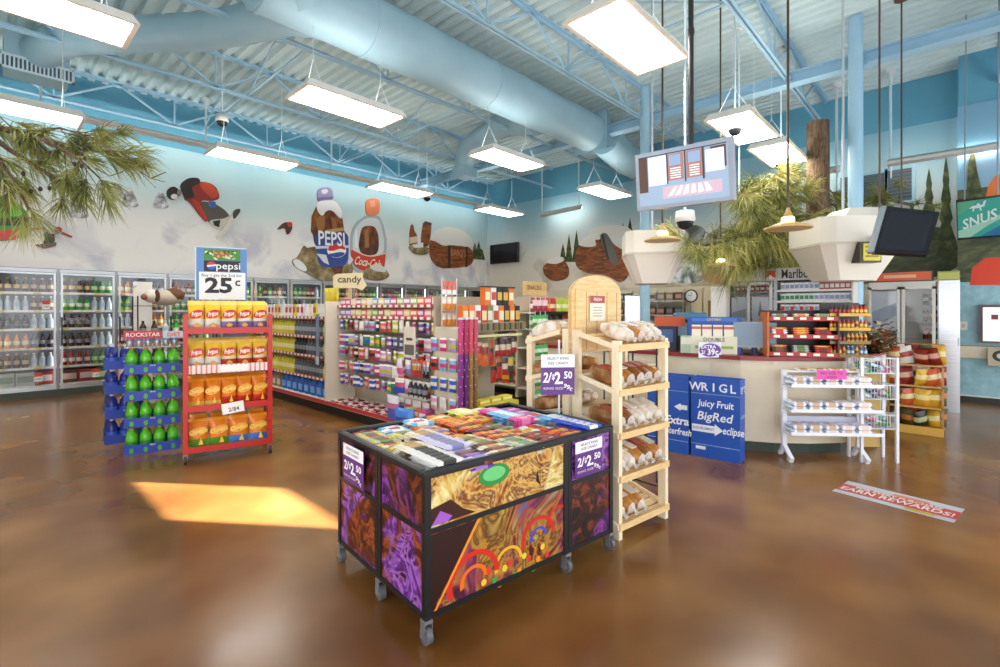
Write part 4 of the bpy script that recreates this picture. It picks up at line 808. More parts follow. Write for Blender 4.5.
for r_, z in enumerate((1.41, 1.2, 1.02, .82, .61)):
    for i in range(17):
        if i > 11 and r_ > 2: continue
        c = hint[r_][16-i]
        y = gy0+.4+(16-i)*.135
        for q in range(2):
            if q and (i+r_) % 2: continue
            PB[c].put((gx0+.17+q*.07, y, z-.16), '%s hanging candy bag%s, %s from far end, %s peg row' % (pn[c], ' behind another' if q else '', N[i], ['top', 'second', 'third', 'fourth', 'lowest'][r_]), 'candy bag', 'peg bags of candy on the gondola', rot=(0, 0, -pi/2+random.uniform(-.35, .35)), scale=(random.uniform(.85, 1.2), 1, random.uniform(.85, 1.08)))
FP = [Kind(pack_b(.07, .15, .02, c, d), 'candy_packet') for c, d in (('#b03a4a', '#e8c8c0'), ('#a04a6a', '#f0e0dc'), ('#c86a6a', '#5a2a3a'))]
for i in range(17):
    for j in range(4):
        if i < 3: continue
        FP[(i+j) % 3].put((gx0+.06+j*.085, gy0+.4+i*.135, .201), '%s flat packet, %s from near end, %s row, bottom candy shelf' % (['red', 'plum', 'salmon'][(i+j) % 3], N[i-3], ['front', 'second', 'third', 'back'][j]), 'candy packet', 'flat packets on the bottom candy shelf', rot=(0, 0, random.uniform(-.3, .3)))
# near end of the candy face: toys, orange scissors, bag and dark bottles, gift card poster
t = thing('poster_card', 'cream poster card with grey picture hung at the near end of the candy face', 'poster', (gx0-.03, 4.72, .98)); b = B(); b.box(-.01, -.11, 0, 0, .11, .36, '#e6ddc8'); b.build('card', t)
b = B(); b.box(-.013, -.09, .03, -.01, .09, .15, '#6c6864'); b.box(-.013, -.06, .2, -.01, .06, .23, '#55504a'); b.build('picture', t)
b = bag_b(.24, .3, .07, [(.5, '#5a6ac8~3'), (.7, '#d86a8c~3'), (1, '#e8e6f0~3')], seed=4); tag(b.build('toy_bag', None, (3.42, 4.98, .21), -pi/2), 'blue and pink printed toy bag leaning at the gondola foot', 'toy bag')
b = bag_b(.3, .2, .09, [(.5, '#2a5ab8~2'), (1, '#4a86d8~2')], seed=5, wob=.01); tag(b.build('toy_bag', None, (3.36, 4.66, .21), -pi/2+.2), 'crumpled bright blue plastic bag by the gondola foot', 'toy bag')
for i in range(5):
    t = thing('scissors', 'orange handled scissors hanging from a peg, %s in the bunch' % N[i], 'scissors', (gx0-.0, 4.46+i*.055, .78), pi/2+.2*(i-2), 'orange scissors at the gondola end')
    b = B(); b.bar((0, 0, .02), (0, 0, .13), .002, .016, '#b8bcc0~m'); b.build('blade', t)
    b = B()
    for s in (-1, 1): b.tube([(0, s*.016+.014*cos(a), .155+.02*sin(a)) for a in [k*pi/4 for k in range(9)]], .005, '#ec5a1c', 6)
    b.build('handle', t)
TP = [Kind(bag_b(.15, .19, .05, [(.4, a+'~3'), (.7, c+'~3'), (1, '#efece6')], 6, 7, .003, i+60), 'toy_pack') for i, (a, c) in enumerate((('#3a5ac8', '#d84a6a'), ('#8a7ab8', '#c8b8dc'), ('#26262c', '#9a9aa4'), ('#e06aa8', '#f4d8e8'), ('#c83a3a', '#f0a83a')))]; tpn = ['blue and red', 'lavender', 'black and grey', 'pink', 'red and orange']
for r_ in range(3):
    for i in range(4):
        c = (i*2+r_*3+1) % 5; TP[c].put((gx0+.03, 4.5+i*.17, .28+r_*.235+(.1 if r_ == 2 and False else 0)), '%s toy pack, %s from near end, %s row at the gondola end' % (tpn[c], N[i], ['lowest', 'middle', 'upper'][r_]), 'toy pack', 'toy packs at the gondola near end', rot=(0, 0, -pi/2+random.uniform(-.3, .3)))
bt = Kind(bottle_b(.19, .034, '#2a2a2e', '#e8e6e0', '#8a8e96'), 'spray_bottle')
for i in range(4): bt.put((gx0-.04, 4.42+i*.09, .527), 'dark spray bottle, %s of those racked below the orange scissors' % N[i], 'bottle', 'dark spray bottles at the gondola end')
b = B(); b.box(gx0-.06-gx0, 0, 0, .05, .5, .015, '#c9c4b8'); b.box(-.07, 0, 0, -.06, .5, .04, '#c9c4b8'); tag(b.build('small_shelf', None, (gx0, 4.38, .51)), 'small shelf under the dark spray bottles', 'shelf')
for i in range(3): BX[(5*i+2) % 14].put((gx0-.03, 4.42+i*.14, .3), '%s small carton, %s low at the near end of the gondola' % (cnm[(5*i+2) % 14], N[i]), 'candy box', rot=(0, 0, -pi/2))
b = B(); b.box(-.07, 0, 0, .05, .5, .015, '#c9c4b8'); tag(b.build('small_shelf', None, (gx0, 4.36, .284)), 'lowest small shelf at the near end of the gondola', 'shelf')
# wooden candy sign on top
p = atd(349, 282, 8.0); t = thing('candy_sign', 'cream painted candy sign on a short wooden post above the candy shelves', 'sign', (4.0, onX(350, 282, 4.0).y, 1.62), -pi/2+.75); b = B(); b.box(-.03, -.012, 0, .03, .012, .36, '#c9b084'); b.build('post', t)
b = B(); b.poly([(-.25, -.03, .26), (.1, -.03, .26), (.2, -.03, .22), (.27, -.03, .3), (.2, -.03, .42), (.22, -.03, .5), (-.2, -.03, .48), (-.26, -.03, .44)], '#dccba2', (0, .02, 0)); b.build('board', t)
b = B(); b.text('candy', face_T((0, -.034, .39), (0, -1, 0), (.16, .15)), '#4a4238', .02); b.build('lettering', t)
# motor oil section
oily = Kind(bottle_b(.25, .045, '#d9c83a', '#b8a82a', '#ece2a0'), 'oil_bottle'); oilg = Kind(bottle_b(.25, .045, '#5c6066', '#b03a34', '#9aa0a6'), 'oil_bottle'); oilk = Kind(bottle_b(.25, .045, '#26282c', '#3a3c40', '#8a8e94'), 'oil_bottle')
for r_, z in enumerate((.5, .83, 1.13)):
    for i in range(30):
        y = gy0+dv+.1+i*.108
        if y > gy1-.1: continue
        kd, nm = (oilg, 'grey') if i < 11 else (oily, 'yellow')
        if r_ == 1 and i in (7, 8, 9, 10): kd, nm = oilk, 'black'
        if i < 2: kd, nm = oily, 'yellow'
        kd.put((gx0+.1, y, z+.001), '%s motor oil bottle, %s from cream divider, %s oil shelf' % (nm, N[i], ['lowest', 'middle', 'highest'][r_]), 'bottle', 'motor oil bottles on the gondola')
jug = Kind(jug_b(.19, .13, .28, '#2a66c0~2', '#7ab0e8', '#e8ecf4'), 'washer_fluid_jug'); jug2 = Kind(jug_b(.19, .13, .28, '#8a6a4a~3', '#d8d0b8', '#2a2a2a'), 'washer_fluid_jug')
for i in range(14):
    (jug2 if i in (8, 9) else jug).put((gx0+.13, gy0+dv+.16+i*.21, .201), '%s washer fluid jug, %s from the cream divider on the bottom shelf' % ('brown' if i in (8, 9) else 'blue', N[i]), 'jug', 'washer fluid jugs on the bottom shelf', rot=(0, 0, pi/2))
tl = ['#e8e6e0', '#f0ead8', '#e0d23a', '#e8e4e0', '#d83a2c', '#c8d4dc', '#ecdcf0', '#e8e8e8']; tln = ['white', 'cream', 'yellow', 'pale grey', 'red', 'ice blue', 'lilac', 'silver']
TB = [Kind(carton_b(.1, .1, .2, c, '#f4f0ea' if i % 2 else '#c84a4a'), 'car_care_box') for i, c in enumerate(tl)]
for i in range(22):
    c = random.randrange(8); TB[c].put((gx0+.14, gy0+dv+.12+i*.145, 1.431), '%s car care box, %s from the cream divider on the top oil shelf' % (tln[c], N[i]), 'box', 'car care boxes above the motor oil', rot=(0, 0, -pi/2))
t = thing('tag_strip', 'grey hanging merchandising strip in front of the motor oil', 'strip', (gx0-.04, 6.99, .72)); b = B(); b.box(-.004, -.05, 0, .0, .05, .75, '#7c88a4~3'); b.box(-.007, -.05, .0, -.004, .05, .12, '#c8ccd6'); b.build('strip', t)
b = B(); b.tube([(0, 0, .75), (.05, 0, .76)], .004, '#999da2~m', 6); b.build('hook', t)
pp = Kind(bag_b(.13, .22, .06, [(.5, '#e6cf3a~3'), (1, '#d8c840~3')], seed=9), 'yellow_sponge_bag')
for i in range(3): pp.put((3.7, 6.86+i*.13, 1.652), 'yellow sponge bag heaped at the divider top, %s towards the oil' % N[i], 'bag', rot=(0, 0, -pi/2+.2*i))
# ============================================================ GONDOLA END CAP, jerky and dip
ec = thing('end_cap_display', 'cream end cap shelving with jerky and tubs facing the entrance', 'shelving', (gx0, gy0, 0)); 
b = B(); b.box(.06, .26, .0, W2, .3, 1.7, '#b5aa96~6'); b.build('back_panel', ec)
b = B(); b.box(.05, -.22, .34, .06, .26, 1.33, '#d8cdb6~6'); b.build('side_panel', ec)
b = B(); b.box(.06, -.25, 1.33, W2, .26, 1.35, cr); b.box(.06, -.26, 1.3, W2, -.25, 1.4, '#a89878')
for i in range(20): b.box(.08+i*.047, -.264, 1.31, .115+i*.047, -.26, 1.39, ['#4a3a28', '#7a6a3a', '#3a3a34', '#8a7a52'][i % 4])
b.box(.1, -.25, 1.235, W2-.05, -.243, 1.262, '#ddd8a0'); b.build('header_shelf', ec)
b = B(); b.box(.06, -.25, .0, W2, .26, .34, cr); b.box(.06, -.262, .05, W2, -.25, .3, '#3a3226'); b.build('base_deck', ec)
bk_ = B(); bk_.box(-.0, -.0, 0, .78, .36, .12, '#d2cc3a'); bk_.box(-.002, -.004, .0, .782, 0, .06, '#7a5230'); tag(bk_.build('dump_bin', None, (gx0+.15, gy0-.24, .342)), 'yellow and brown cardboard dump bin at the end cap foot', 'bin')
BR = Kind(carton_b(.17, .12, .05, '#e4cf2c', '#f6f0b0'), 'snack_carton'); 
for i in range(4): BR.put((gx0+.25+i*.19, gy0-.1, .464), 'flat yellow snack carton, %s from left on the end cap bin' % N[i], 'carton', 'flat yellow snack cartons on the bin')
tb = [Kind(carton_b(.085, .085, .24, c, d), 'snack_tub') for c, d in (('#e0762c', '#f0e0b8'), ('#26262a', '#d8b04a'), ('#e8e6e2', '#c0402c'), ('#c8302c', '#f0d8a0'), ('#7a8a4a', '#e8e0c8'))]; tbn = ['orange', 'black', 'white', 'red', 'olive']
order = [0, 0, 2, 3, 4, 2, 0, 1, 0, 1]
for i, c in enumerate(order): tb[c].put((gx0+.11+i*.095, gy0-.15, 1.351), '%s snack tub, %s from left on the end cap header' % (tbn[c], N[i]), 'tub', 'snack tubs on the end cap header')
for i, c in enumerate((0, 2, 1, 1, 0)): tb[c].put((gx0+.45+i*.1, gy0-.15, 1.592), '%s snack tub, %s from left stacked in the second tier' % (tbn[c], N[i]), 'tub', 'snack tubs stacked in a second tier', scale=(1, 1, .85))
b = B(); b.box(0, 0, 0, .52, .1, .012, '#1e1e20'); tag(b.build('tub_lid_tray', None, (gx0+.4, gy0-.2, 1.798)), 'thin black tray over the second tier of snack tubs', 'tray')
jk = [Kind(bag_b(.09, .3, .03, [(.45, '#b8281c~3'), (.7, '#3a2418~3'), (1, '#c8642c~3')], 5, 6), 'jerky_bag'), Kind(bag_b(.09, .26, .03, [(.5, '#e06a2c~3'), (.75, '#a83020~3'), (1, '#e8c8a0~3')], 5, 6), 'jerky_bag'), Kind(bag_b(.09, .2, .03, [(.4, '#a82020~3'), (.7, '#d8c8b0~3'), (1, '#4a1a18~3')], 5, 6), 'jerky_bag'), Kind(bag_b(.09, .2, .03, [(.5, '#3a3428~3'), (1, '#c8b040~3')], 5, 6), 'jerky_bag')]
jn = ['red and black', 'orange', 'maroon', 'black and yellow']
lay = [(0, 3, 1.02), (1, 1, .92), (2, 1, .92), (3, 1, .9), (4, 0, .9), (5, 2, 1.0), (6, 2, 1.0), (7, 2, 1.0), (8, 2, 1.02), (0, 3, .78), (6, 0, .72), (7, 2, .76), (8, 3, .76), (5, 0, .68), (1, 1, .62), (2, 0, .6)]
for i, (q, c, z) in enumerate(lay):
    jk[c].put((gx0+.14+q*.1, gy0-.16+(.06 if z < .85 else 0), z), '%s jerky bag, column %s from left, hung %s on the end cap' % (jn[c], N[q], 'high' if z > .85 else 'low'), 'snack bag', 'jerky bags on the end cap', rot=(0, 0, random.uniform(-.2, .2)))
b = B()
for q in range(9):
    for z in (1.22, .98): b.tube([(.14+q*.1, .25, z), (.14+q*.1, -.2, z), (.14+q*.1, -.2, z+.015)], .003, '#b8bcc0~m', 5)
b.build('peg_hook', ec)
for j in range(3):
    for r_ in range(4):
        c = [9, 2, 9, 13, 6, 2, 9, 0, 10, 2, 7, 9][j*4+r_]; PB[c].put((gx0+.02, gy0-.08+j*.16, .42+r_*.22), '%s end cap side bag, %s column from the tubes, %s row up' % (pn[c], N[j], N[r_]), 'candy bag', rot=(0, 0, -pi/2))
# tall purple tubes at the corner
for i, (c, d, l) in enumerate((('#8a2a8c', '#c83a78', 'purple'), ('#6a2478', '#b02a60', 'dark violet'), ('#a87838', '#d8505a', 'gold and red'), ('#8a6a3a', '#c84a6a', 'brown and pink'))):
    t = thing('candy_tube', 'tall %s speckled candy tube standing at the gondola corner' % l, 'tube', (gx0-.09+.07*i, gy0-.33+.0*i, 0)); b = B(); b.tube([(0, 0, .03), (0, 0, 1.08)], .028, c, 12); b.build('lower_tube', t)
    b = B(); b.tube([(0, 0, 1.08), (0, 0, 1.44)], .0285, d, 12)
    b.build('upper_tube', t); b = B(); b.tube([(0, 0, 0), (0, 0, .03)], .031, '#2a2a2c', 12); b.tube([(0, 0, 1.44), (0, 0, 1.46)], .031, '#e8e0e4', 12); b.build('end_cap', t)
    b = B()
    for k in range(40): a = k*2.4; z = .06+k*.034; b.box(.028*cos(a)-.004, .028*sin(a)-.004, z, .028*cos(a)+.004, .028*sin(a)+.004, z+.012, '#e8d0e8')
    b.build('speckles', t)
# clip racks of orange and white packs above the corner
crk = thing('clip_rack', 'wire clip rack of orange and white packs above the candy gondola corner', 'rack', (gx0+.02, gy0+.1, 1.35)); b = B()
for x in (0, .22): b.tube([(x, 0, 0), (x, 0, .55)], .006, '#c8ccd0~m', 6)
for z in (.0, .18, .36): b.box(0, -.05, z, .22, .05, z+.006, '#c8ccd0~m')
b.build('frame', crk)
ok = [Kind(bag_b(.06, .15, .035, [(.5, '#e08a2c~3'), (1, '#f4e8d8~3')], 5, 6), 'snack_pouch'), Kind(bag_b(.06, .15, .035, [(.4, '#f4f0ec~3'), (1, '#d86a5a~3')], 5, 6), 'snack_pouch')]
for r_ in range(3):
    for i in range(3): ok[(r_ > 1)*1].put((gx0+.055+i*.075, gy0+.1, 1.357+r_*.18), '%s pouch, %s from left in the %s tier of the wire clip rack' % (['orange', 'orange', 'white and red'][r_], N[i], ['lowest', 'middle', 'top'][r_]), 'pouch', 'pouches in the wire clip rack', rot=(0, 0, .1*i-.2))
# ============================================================ WHEELED CANDY CART
CA = radians(-6.5); C0 = Vector((1.42, 1.80, 0)); CL, CD = 1.37, .98; blk = '#17181a~3'
cart = thing('candy_cart', 'black framed wheeled candy bin cart with fiery purple and gold panels', 'cart', C0, CA)
px_ = [0, .955, CL]; py_ = [0, .46, CD]
b = B()
for x, y in ((0, 0), (.94, 0), (.975, 0), (CL, 0), (0, .445), (0, .48), (0, CD), (CL, CD), (.957, CD), (CL, .5)): b.box(x-.016, y-.016, .115, x+.016, y+.016, .795, blk)
for z in (.115, .505, .765):
    for (x0, y0, x1, y1) in ((0, -.014, CL, .014), (0, CD-.014, CL, CD+.014), (-.014, 0, .014, CD), (CL-.014, 0, CL+.014, CD)): b.box(x0, y0, z, x1, y1, z+(.03 if z > .6 else .026), blk)
b.build('frame', cart)
b = B()
for (x0, y0, x1, y1) in ((-.02, -.02, CL+.02, .018), (-.02, CD-.018, CL+.02, CD+.02), (-.02, .018, .018, CD-.018), (CL-.018, .018, CL+.02, CD-.018)): b.bbox(x0, y0, .785, x1, y1, .805, '#202225~4', .008)
b.build('rim', cart)
b = B(); b.box(.02, .02, .73, CL-.02, CD-.02, .742, blk); b.build('tray', cart); b = B(); b.box(.02, .02, .13, CL-.02, CD-.02, .145, blk); b.build('bottom_board', cart)
def panel(x0, y0, x1, y1, z0, z1, k, extra=None):
    b = B(); 
    if y0 == y1: b.box(x0, y0-.008, z0, x1, y0, z1, k)
    else: b.box(x0-.008, min(y0, y1), z0, x0, max(y0, y1), z1, k)
    if extra: extra(b)
    b.build('panel', cart)
def gold(b):
    y = -.0095
    b.add([(.40+.105*cos(a), y, .70+.055*sin(a)) for a in [i*pi/10 for i in range(20)]], [tuple(range(20))], '#2c8a3c~3'); b.add([(.40+.075*cos(a), y-.0008, .705+.036*sin(a)) for a in [i*pi/10 for i in range(20)]], [tuple(range(20))], '#6ac47a~3')
    b.poly([(.02, y, .54), (.02, y, .62), (.13, y, .64), (.2, y, .58), (.28, y, .54)], '#3a140c~3'); b.poly([(.02, y-.001, .54), (.07, y-.001, .60), (.14, y-.001, .56), (.11, y-.001, .54)], '#9a5ac0~3')
    b.poly([(.70, y, .60), (.71, y, .66), (.725, y, .6), (.74, y, .56), (.72, y, .58)], '#1c0c08~3')
    b.box(.73, y-.0006, .535, .734, y, .755, '#7a5a20~3')
def swirl(b):
    y = -.0095; 
    for (cx, cz, r0, k, w) in ((.27, .22, .15, '#d02a1c~3', .03), (.72, .3, .12, '#c82a20~3', .025), (.50, .23, .09, '#e8b02c~3', .02), (.27, .22, .08, '#e86a1c~3', .025), (.72, .3, .06, '#3a4ac0~3', .02), (.88, .36, .08, '#c82a20~3', .02)):
        n = 16; pts = []
        for i in range(n+1): a = pi*1.1*i/n; pts.append((cx+r0*cos(a)*1.1, y-.0004*r0, min(max(cz+r0*sin(a)-.02, .135), .5)))
        b.add([(x, y_, z) for x, y_, z in pts]+[(cx+(x-cx)*(1-w/r0), y_, max(.135, cz+(z-cz)*(1-w/r0))) for x, y_, z in pts], [(i, i+1, n+2+i, n+1+i) for i in range(n)], k)
    for i in range(14): 
        x = .33+i*.035; z = .17+.05*sin(i*1.7); b.add([(x+.018*cos(a), y-.0016, z+.018*sin(a)) for a in [j*pi/4 for j in range(8)]], [tuple(range(8))], ['#e8c83a', '#d83a2c', '#3a9a4a', '#f0902c'][i % 4]+'~3')
    b.poly([(.02, y, .135), (.3, y, .5), (.02, y, .5)], '#2a0e0a~3'); b.poly([(.03, y-.001, .135), (.045, y-.001, .135), (.31, y-.001, .5), (.29, y-.001, .5)], '#e8902c~3')
def flame(b):
    b.poly([(.02+.96, -.0095, .54), (.98+.27, -.0095, .54), (.98+.3, -.0095, .57), (.98+.26, -.0095, .6)], '#e84a2c~3')
panel(.016, 0, .924, 0, .531, .765, 'art_gold', gold); panel(.016, 0, .924, 0, .141, .505, 'art_swirl', swirl)
panel(.991, 0, CL-.016, 0, .531, .765, 'art_purple'); panel(.991, 0, CL-.016, 0, .141, .505, 'art_dark')
panel(0, .016, 0, .429, .531, .765, 'art_dark'); panel(0, .016, 0, .429, .141, .505, 'art_purple'); panel(0, .496, 0, CD-.016, .531, .765, 'art_dark'); panel(0, .496, 0, CD-.016, .141, .505, 'art_purple')
b = B(); b.box(CL, .016, .141, CL+.008, CD-.016, .765, 'art_dark'); b.box(.016, CD, .141, CL-.016, CD+.008, .765, 'art_dark'); b.build('panel', cart)
for x, y in ((0, 0), (.957, 0), (CL, 0), (0, .46), (0, CD), (CL, CD), (.957, CD)):
    b = B(); b.tube([(x-.014, y, .04), (x+.014, y, .04)], .04, '#5a5c60', 18); b.tube([(x-.017, y, .04), (x+.017, y, .04)], .018, '#c8ccd0~m', 12); c_ = b.build('caster', cart)
    b = B(); b.box(x-.022, y-.018, .03, x-.018, y+.018, .105, '#b8bcc0~m'); b.box(x+.018, y-.018, .03, x+.022, y+.018, .105, '#b8bcc0~m'); b.box(x-.022, y-.02, .1, x+.022, y+.02, .115, '#b8bcc0~m'); b.build('fork', c_)
RC = Matrix.Rotation(CA, 3, 'Z')
def price_board(loc, rz, w, h, lab, tilt=0):
    t = thing('price_card', lab, 'sign', loc, rz); b = B(); b.box(0, -.004, 0, w, 0, h, '#5c2c7c~4'); b.box(0, -.0055, h*.68, w, -.004, h, '#f2f0f2'); b.build('card', t)
    b = B(); y = -.0075
    b.text('2/', face_T((w*.18, y, h*.42), (0, -1, 0), (w*.3, h*.34), .1), '#f4f0f6', .03); b.text('$', face_T((w*.36, y, h*.44), (0, -1, 0), (w*.16, h*.18)), '#f4f0f6', .03)
    b.text('2.', face_T((w*.53, y, h*.4), (0, -1, 0), (w*.36, h*.4)), '#f4f0f6', .035); b.text('50', face_T((w*.8, y, h*.48), (0, -1, 0), (w*.25, h*.24)), '#f4f0f6', .03)
    b.text('KING SIZE', face_T((w*.36, y, h*.16), (0, -1, 0), (w*.13, h*.08)), '#e0d4e8', .01); b.text('99c', face_T((w*.8, y, h*.18), (0, -1, 0), (w*.2, h*.16), 0, -.4), '#f4f0f6', .02)
    b.text('SELECT KING', face_T((w*.5, y, h*.9), (0, -1, 0), (w*.11, h*.09)), '#4a4450', .01); b.text('SIZE CANDY', face_T((w*.5, y, h*.78), (0, -1, 0), (w*.11, h*.09)), '#4a4450', .01); b.build('lettering', t)
price_board(C0+RC @ Vector((-.03, .87, .545)), CA-pi/2, .27, .215, 'purple 2/$2.50 price card on the left side of the candy cart')
price_board(C0+RC @ Vector((1.0, -.03, .545)), CA, .25, .215, 'purple 2/$2.50 price card on the front right of the candy cart')
# candy heap
pk = {}
def P_(n, c1, c2, tx=None, tk='#ffffff', w=.054, l=.172, t=.02): pk[n] = (Kind(pack_b(w, l, t, c1, c2, None, tx, tk), 'candy_bar'), n)
P_('monochrome', '#e8e4de', '#2a2a2a', None, w=.055, t=.02); P_('cream', '#e6dcc0', '#c89a5a'); P_('lilac and white', '#d8d0ea', '#8a86b4'); P_('yellow', '#e8c84a', '#a8542a', 'NUT', '#5a2a14'); P_('green and tan', '#c8c89a', '#7a9a6a')
P_('orange', '#e8742c', '#f4a83a', 'PB', '#5a1f0a'); P_('red', '#b8301f', '#7a1c14', 'KIT', '#f0e0d0'); P_('brown', '#5a2c1a', '#8a4a2a'); P_('royal blue', '#2a4ac0', '#e8ecf4', 'SIX', '#2a4ac0'); P_('pink', '#e84a9c', '#f48ac0', 'GUM', '#ffffff'); P_('light blue', '#7ac0ec', '#e8f2f8'); P_('white and red', '#f2eee8', '#d83a3a'); P_('lemon', '#e8e27a', '#f4f0c0'); P_('silver', '#b8bcb8', '#6a8a4a'); P_('purple', '#5a2c8c', '#9a6ac0')
# (x, y, rows across, layers, angle, kinds)
clus = [(.10, .10, 4, 4, .0, ['monochrome']), (.10, .30, 4, 4, .1, ['monochrome', 'cream']), (.10, .52, 4, 2, .3, ['yellow', 'cream']), (.10, .74, 4, 2, .2, ['yellow', 'silver']), (.10, .9, 3, 2, .1, ['red', 'yellow', 'green and tan']),
        (.28, .09, 4, 3, .2, ['purple', 'brown', 'lilac and white']), (.28, .29, 4, 4, .15, ['lilac and white']), (.28, .5, 4, 4, .1, ['lilac and white', 'cream']), (.28, .71, 4, 2, .4, ['green and tan', 'yellow']), (.28, .9, 3, 2, .1, ['white and red', 'light blue']),
        (.46, .10, 4, 3, -.1, ['cream', 'brown']), (.46, .3, 4, 3, .3, ['silver', 'cream']), (.46, .52, 4, 2, .5, ['orange', 'red']), (.46, .74, 4, 2, .2, ['orange', 'lilac and white']), (.46, .9, 3, 3, 0, ['light blue', 'white and red']),
        (.64, .10, 4, 3, .2, ['silver', 'green and tan']), (.64, .3, 4, 3, .45, ['red', 'orange']), (.64, .52, 4, 3, .3, ['red', 'orange', 'brown']), (.64, .74, 4, 3, .1, ['orange']), (.64, .9, 3, 3, 0, ['orange', 'lemon']),
        (.82, .10, 4, 3, .3, ['red', 'brown']), (.82, .3, 4, 2, .3, ['orange', 'yellow']), (.82, .52, 4, 2, .1, ['brown', 'silver']), (.82, .74, 4, 3, .1, ['orange', 'yellow']), (.82, .9, 3, 4, 0, ['lemon']),
        (1.0, .10, 4, 3, .4, ['orange', 'red']), (1.0, .3, 4, 2, .1, ['white and red', 'yellow']), (1.0, .52, 4, 4, 0, ['pink', 'light blue']), (1.0, .74, 4, 4, 0, ['light blue', 'pink']), (1.0, .9, 3, 3, 0, ['lemon', 'white and red']),
        (1.18, .10, 4, 4, 0, ['royal blue']), (1.18, .3, 4, 4, 0, ['royal blue', 'light blue']), (1.18, .52, 4, 3, 0, ['white and red', 'lilac and white']), (1.18, .74, 4, 3, 0, ['pink', 'purple'])]
placed = 0
xw = ['left end', 'second column', 'third column', 'fourth column', 'fifth column', 'sixth column', 'right end']
for (x, y, n, L, a, ks) in clus:
    ci = min(6, int(round((x-.1)/.18))); yi = ['front edge', 'second band', 'middle band', 'fourth band', 'back edge'][min(4, int(y/.2))]
    for j in range(n):
        for l in range(L):
            if l < L-1 and 0 < j < n-1 and y > .2: continue
            kn = ks[(j+l) % len(ks)] if L < 4 else ks[(j*len(ks))//n]
            K, nm = pk[kn]; c, s = cos(a), sin(a); dy = (j-(n-1)/2)*.052
            q = C0+RC @ Vector((x+.03-dy*s*.5, y+dy*c, 0)); q.z = .743+l*.0212 + (0.0005*j)
            K.put(q, '%s bar, %s of row, layer %s, %s of cart heap, %s' % (nm, N[j], ['one', 'two', 'three', 'four'][l], xw[ci], yi), 'candy bar', 'candy bars heaped in the wheeled cart', rot=(0, 0, CA+(random.uniform(-.25, .25)*(1 if L < 4 else .15)))); placed += 1

# ============================================================ WOODEN BREAD RACK
A0 = Vector((2.93, 1.66, 0)); ub = math.atan2(-.08, .57); BW = .58; wd = 'wood_pale'
br = thing('bread_rack', 'pale pine double sided bread rack with arched headboard', 'rack', A0, ub)
for x in (.0, BW-.035):
    for y, h in ((0, 1.335), (.36, 1.40), (.46, 1.40), (.86, 1.335)):
        b = B(); b.box(x, y, 0, x+.035, y+.062, h, wd); b.build('post', br)
fz = [.07, .39, .68, .97, 1.27]
for side in (0, 1):
    for z in fz:
        b = B(); f = (lambda y: y) if side == 0 else (lambda y: .922-y)
        y0, y1 = .0, .36; zz0, zz1 = z, z+.09
        def yb(ya, yb_, za, zb, x0, x1, th, k):
            p = [(x0, f(ya), za), (x1, f(ya), za), (x1, f(yb_), zb), (x0, f(yb_), zb)]; b.add(p+[(q[0], q[1], q[2]+th) for q in p], [(0, 1, 2, 3), (4, 5, 6, 7), (0, 1, 5, 4), (1, 2, 6, 5), (2, 3, 7, 6), (3, 0, 4, 7)], k)
        for x0 in (-.014, BW-.0): yb(.0, .38, z, z+.09, x0, x0+.014, .035, wd)
        yb(-.012, .0, z-.005, z-.005, 0, BW, .045, 'wood')
        for k in range(5):
            ya = .015+k*.072; yb(ya, ya+.052, z+.09*ya/.38, z+.09*(ya+.052)/.38, .0, BW, .012, 'wood')
        b.build('shelf', br)
b = B()
for y in (.425, .447): 
    pts = [(.0, y, 1.22), (BW, y, 1.22), (BW, y, 1.62)]+[(BW/2+BW/2*cos(pi*i/14), y, 1.66+.15*sin(pi*i/14)) for i in range(15)]+[(0, y, 1.62)]
    b.poly(pts, 'wood', (0, .016, 0))
b.build('headboard', br)
b = B(); b.box(.03, .41, 1.25, BW-.03, .424, 1.7, 'wood'); 
for x in (.14, .26, .38, .5): b.box(x, .407, 1.25, x+.004, .411, 1.68, '#b08a50')
b.build('headboard_panel', br)
t = thing('notice_card', 'cream notice card with red header pinned on the arched headboard', 'sign', A0+Matrix.Rotation(ub, 3, 'Z') @ Vector((.17, .402, 1.46)), ub); b = B(); b.box(0, -.004, 0, .17, 0, .19, '#f0e8d4'); b.box(0, -.006, .135, .17, -.004, .19, '#a83a30'); b.build('card', t)
b = B(); b.text('FRESH', face_T((.085, -.008, .162), (0, -1, 0), .035), '#f4e8dc', .01)
for i in range(4): b.box(.03, -.0075, .1-i*.022, .14, -.006, .106-i*.022, '#9a8a74')
b.build('lettering', t)
b = B(); b.box(0, -.003, 0, .2, .003, .26, '#eceaf0'); tag(b.build('blank_card', None, A0+Matrix.Rotation(ub, 3, 'Z') @ Vector((.65, .44, 1.4)), ub), 'blank white card standing right of the arched headboard', 'card')
b = B(); b.tube([(.1, .004, -.15), (.1, .004, .0)], .004, '#b8bcc0~m', 6); b.tube([(.1, .004, -.15), (-.06, .004, -.15)], .004, '#b8bcc0~m', 6); o = b.build('card_clip', None, A0+Matrix.Rotation(ub, 3, 'Z') @ Vector((.65, .44, 1.4)), ub); tag(o, 'thin wire clip holding the blank white card on the bread rack', 'clip')
cdp = atd(541, 395, 3.45); price_board(cdp, YAW-pi/2+.1, .24, .285, 'purple 2/$2.50 price card on a stick before the bread rack')
b = B(); b.tube([(0, 0, .72), (0, 0, 1.3)], .008, '#d8dade', 8); b.tube([(0, 0, .72), (0, 0, .725)], .05, '#d8dade', 12); stq = atd(559, 395, 3.5); stq.z = .03; tag(b.build('sign_stick', None, stq), 'thin white stick carrying the price card before the bread rack', 'stick')
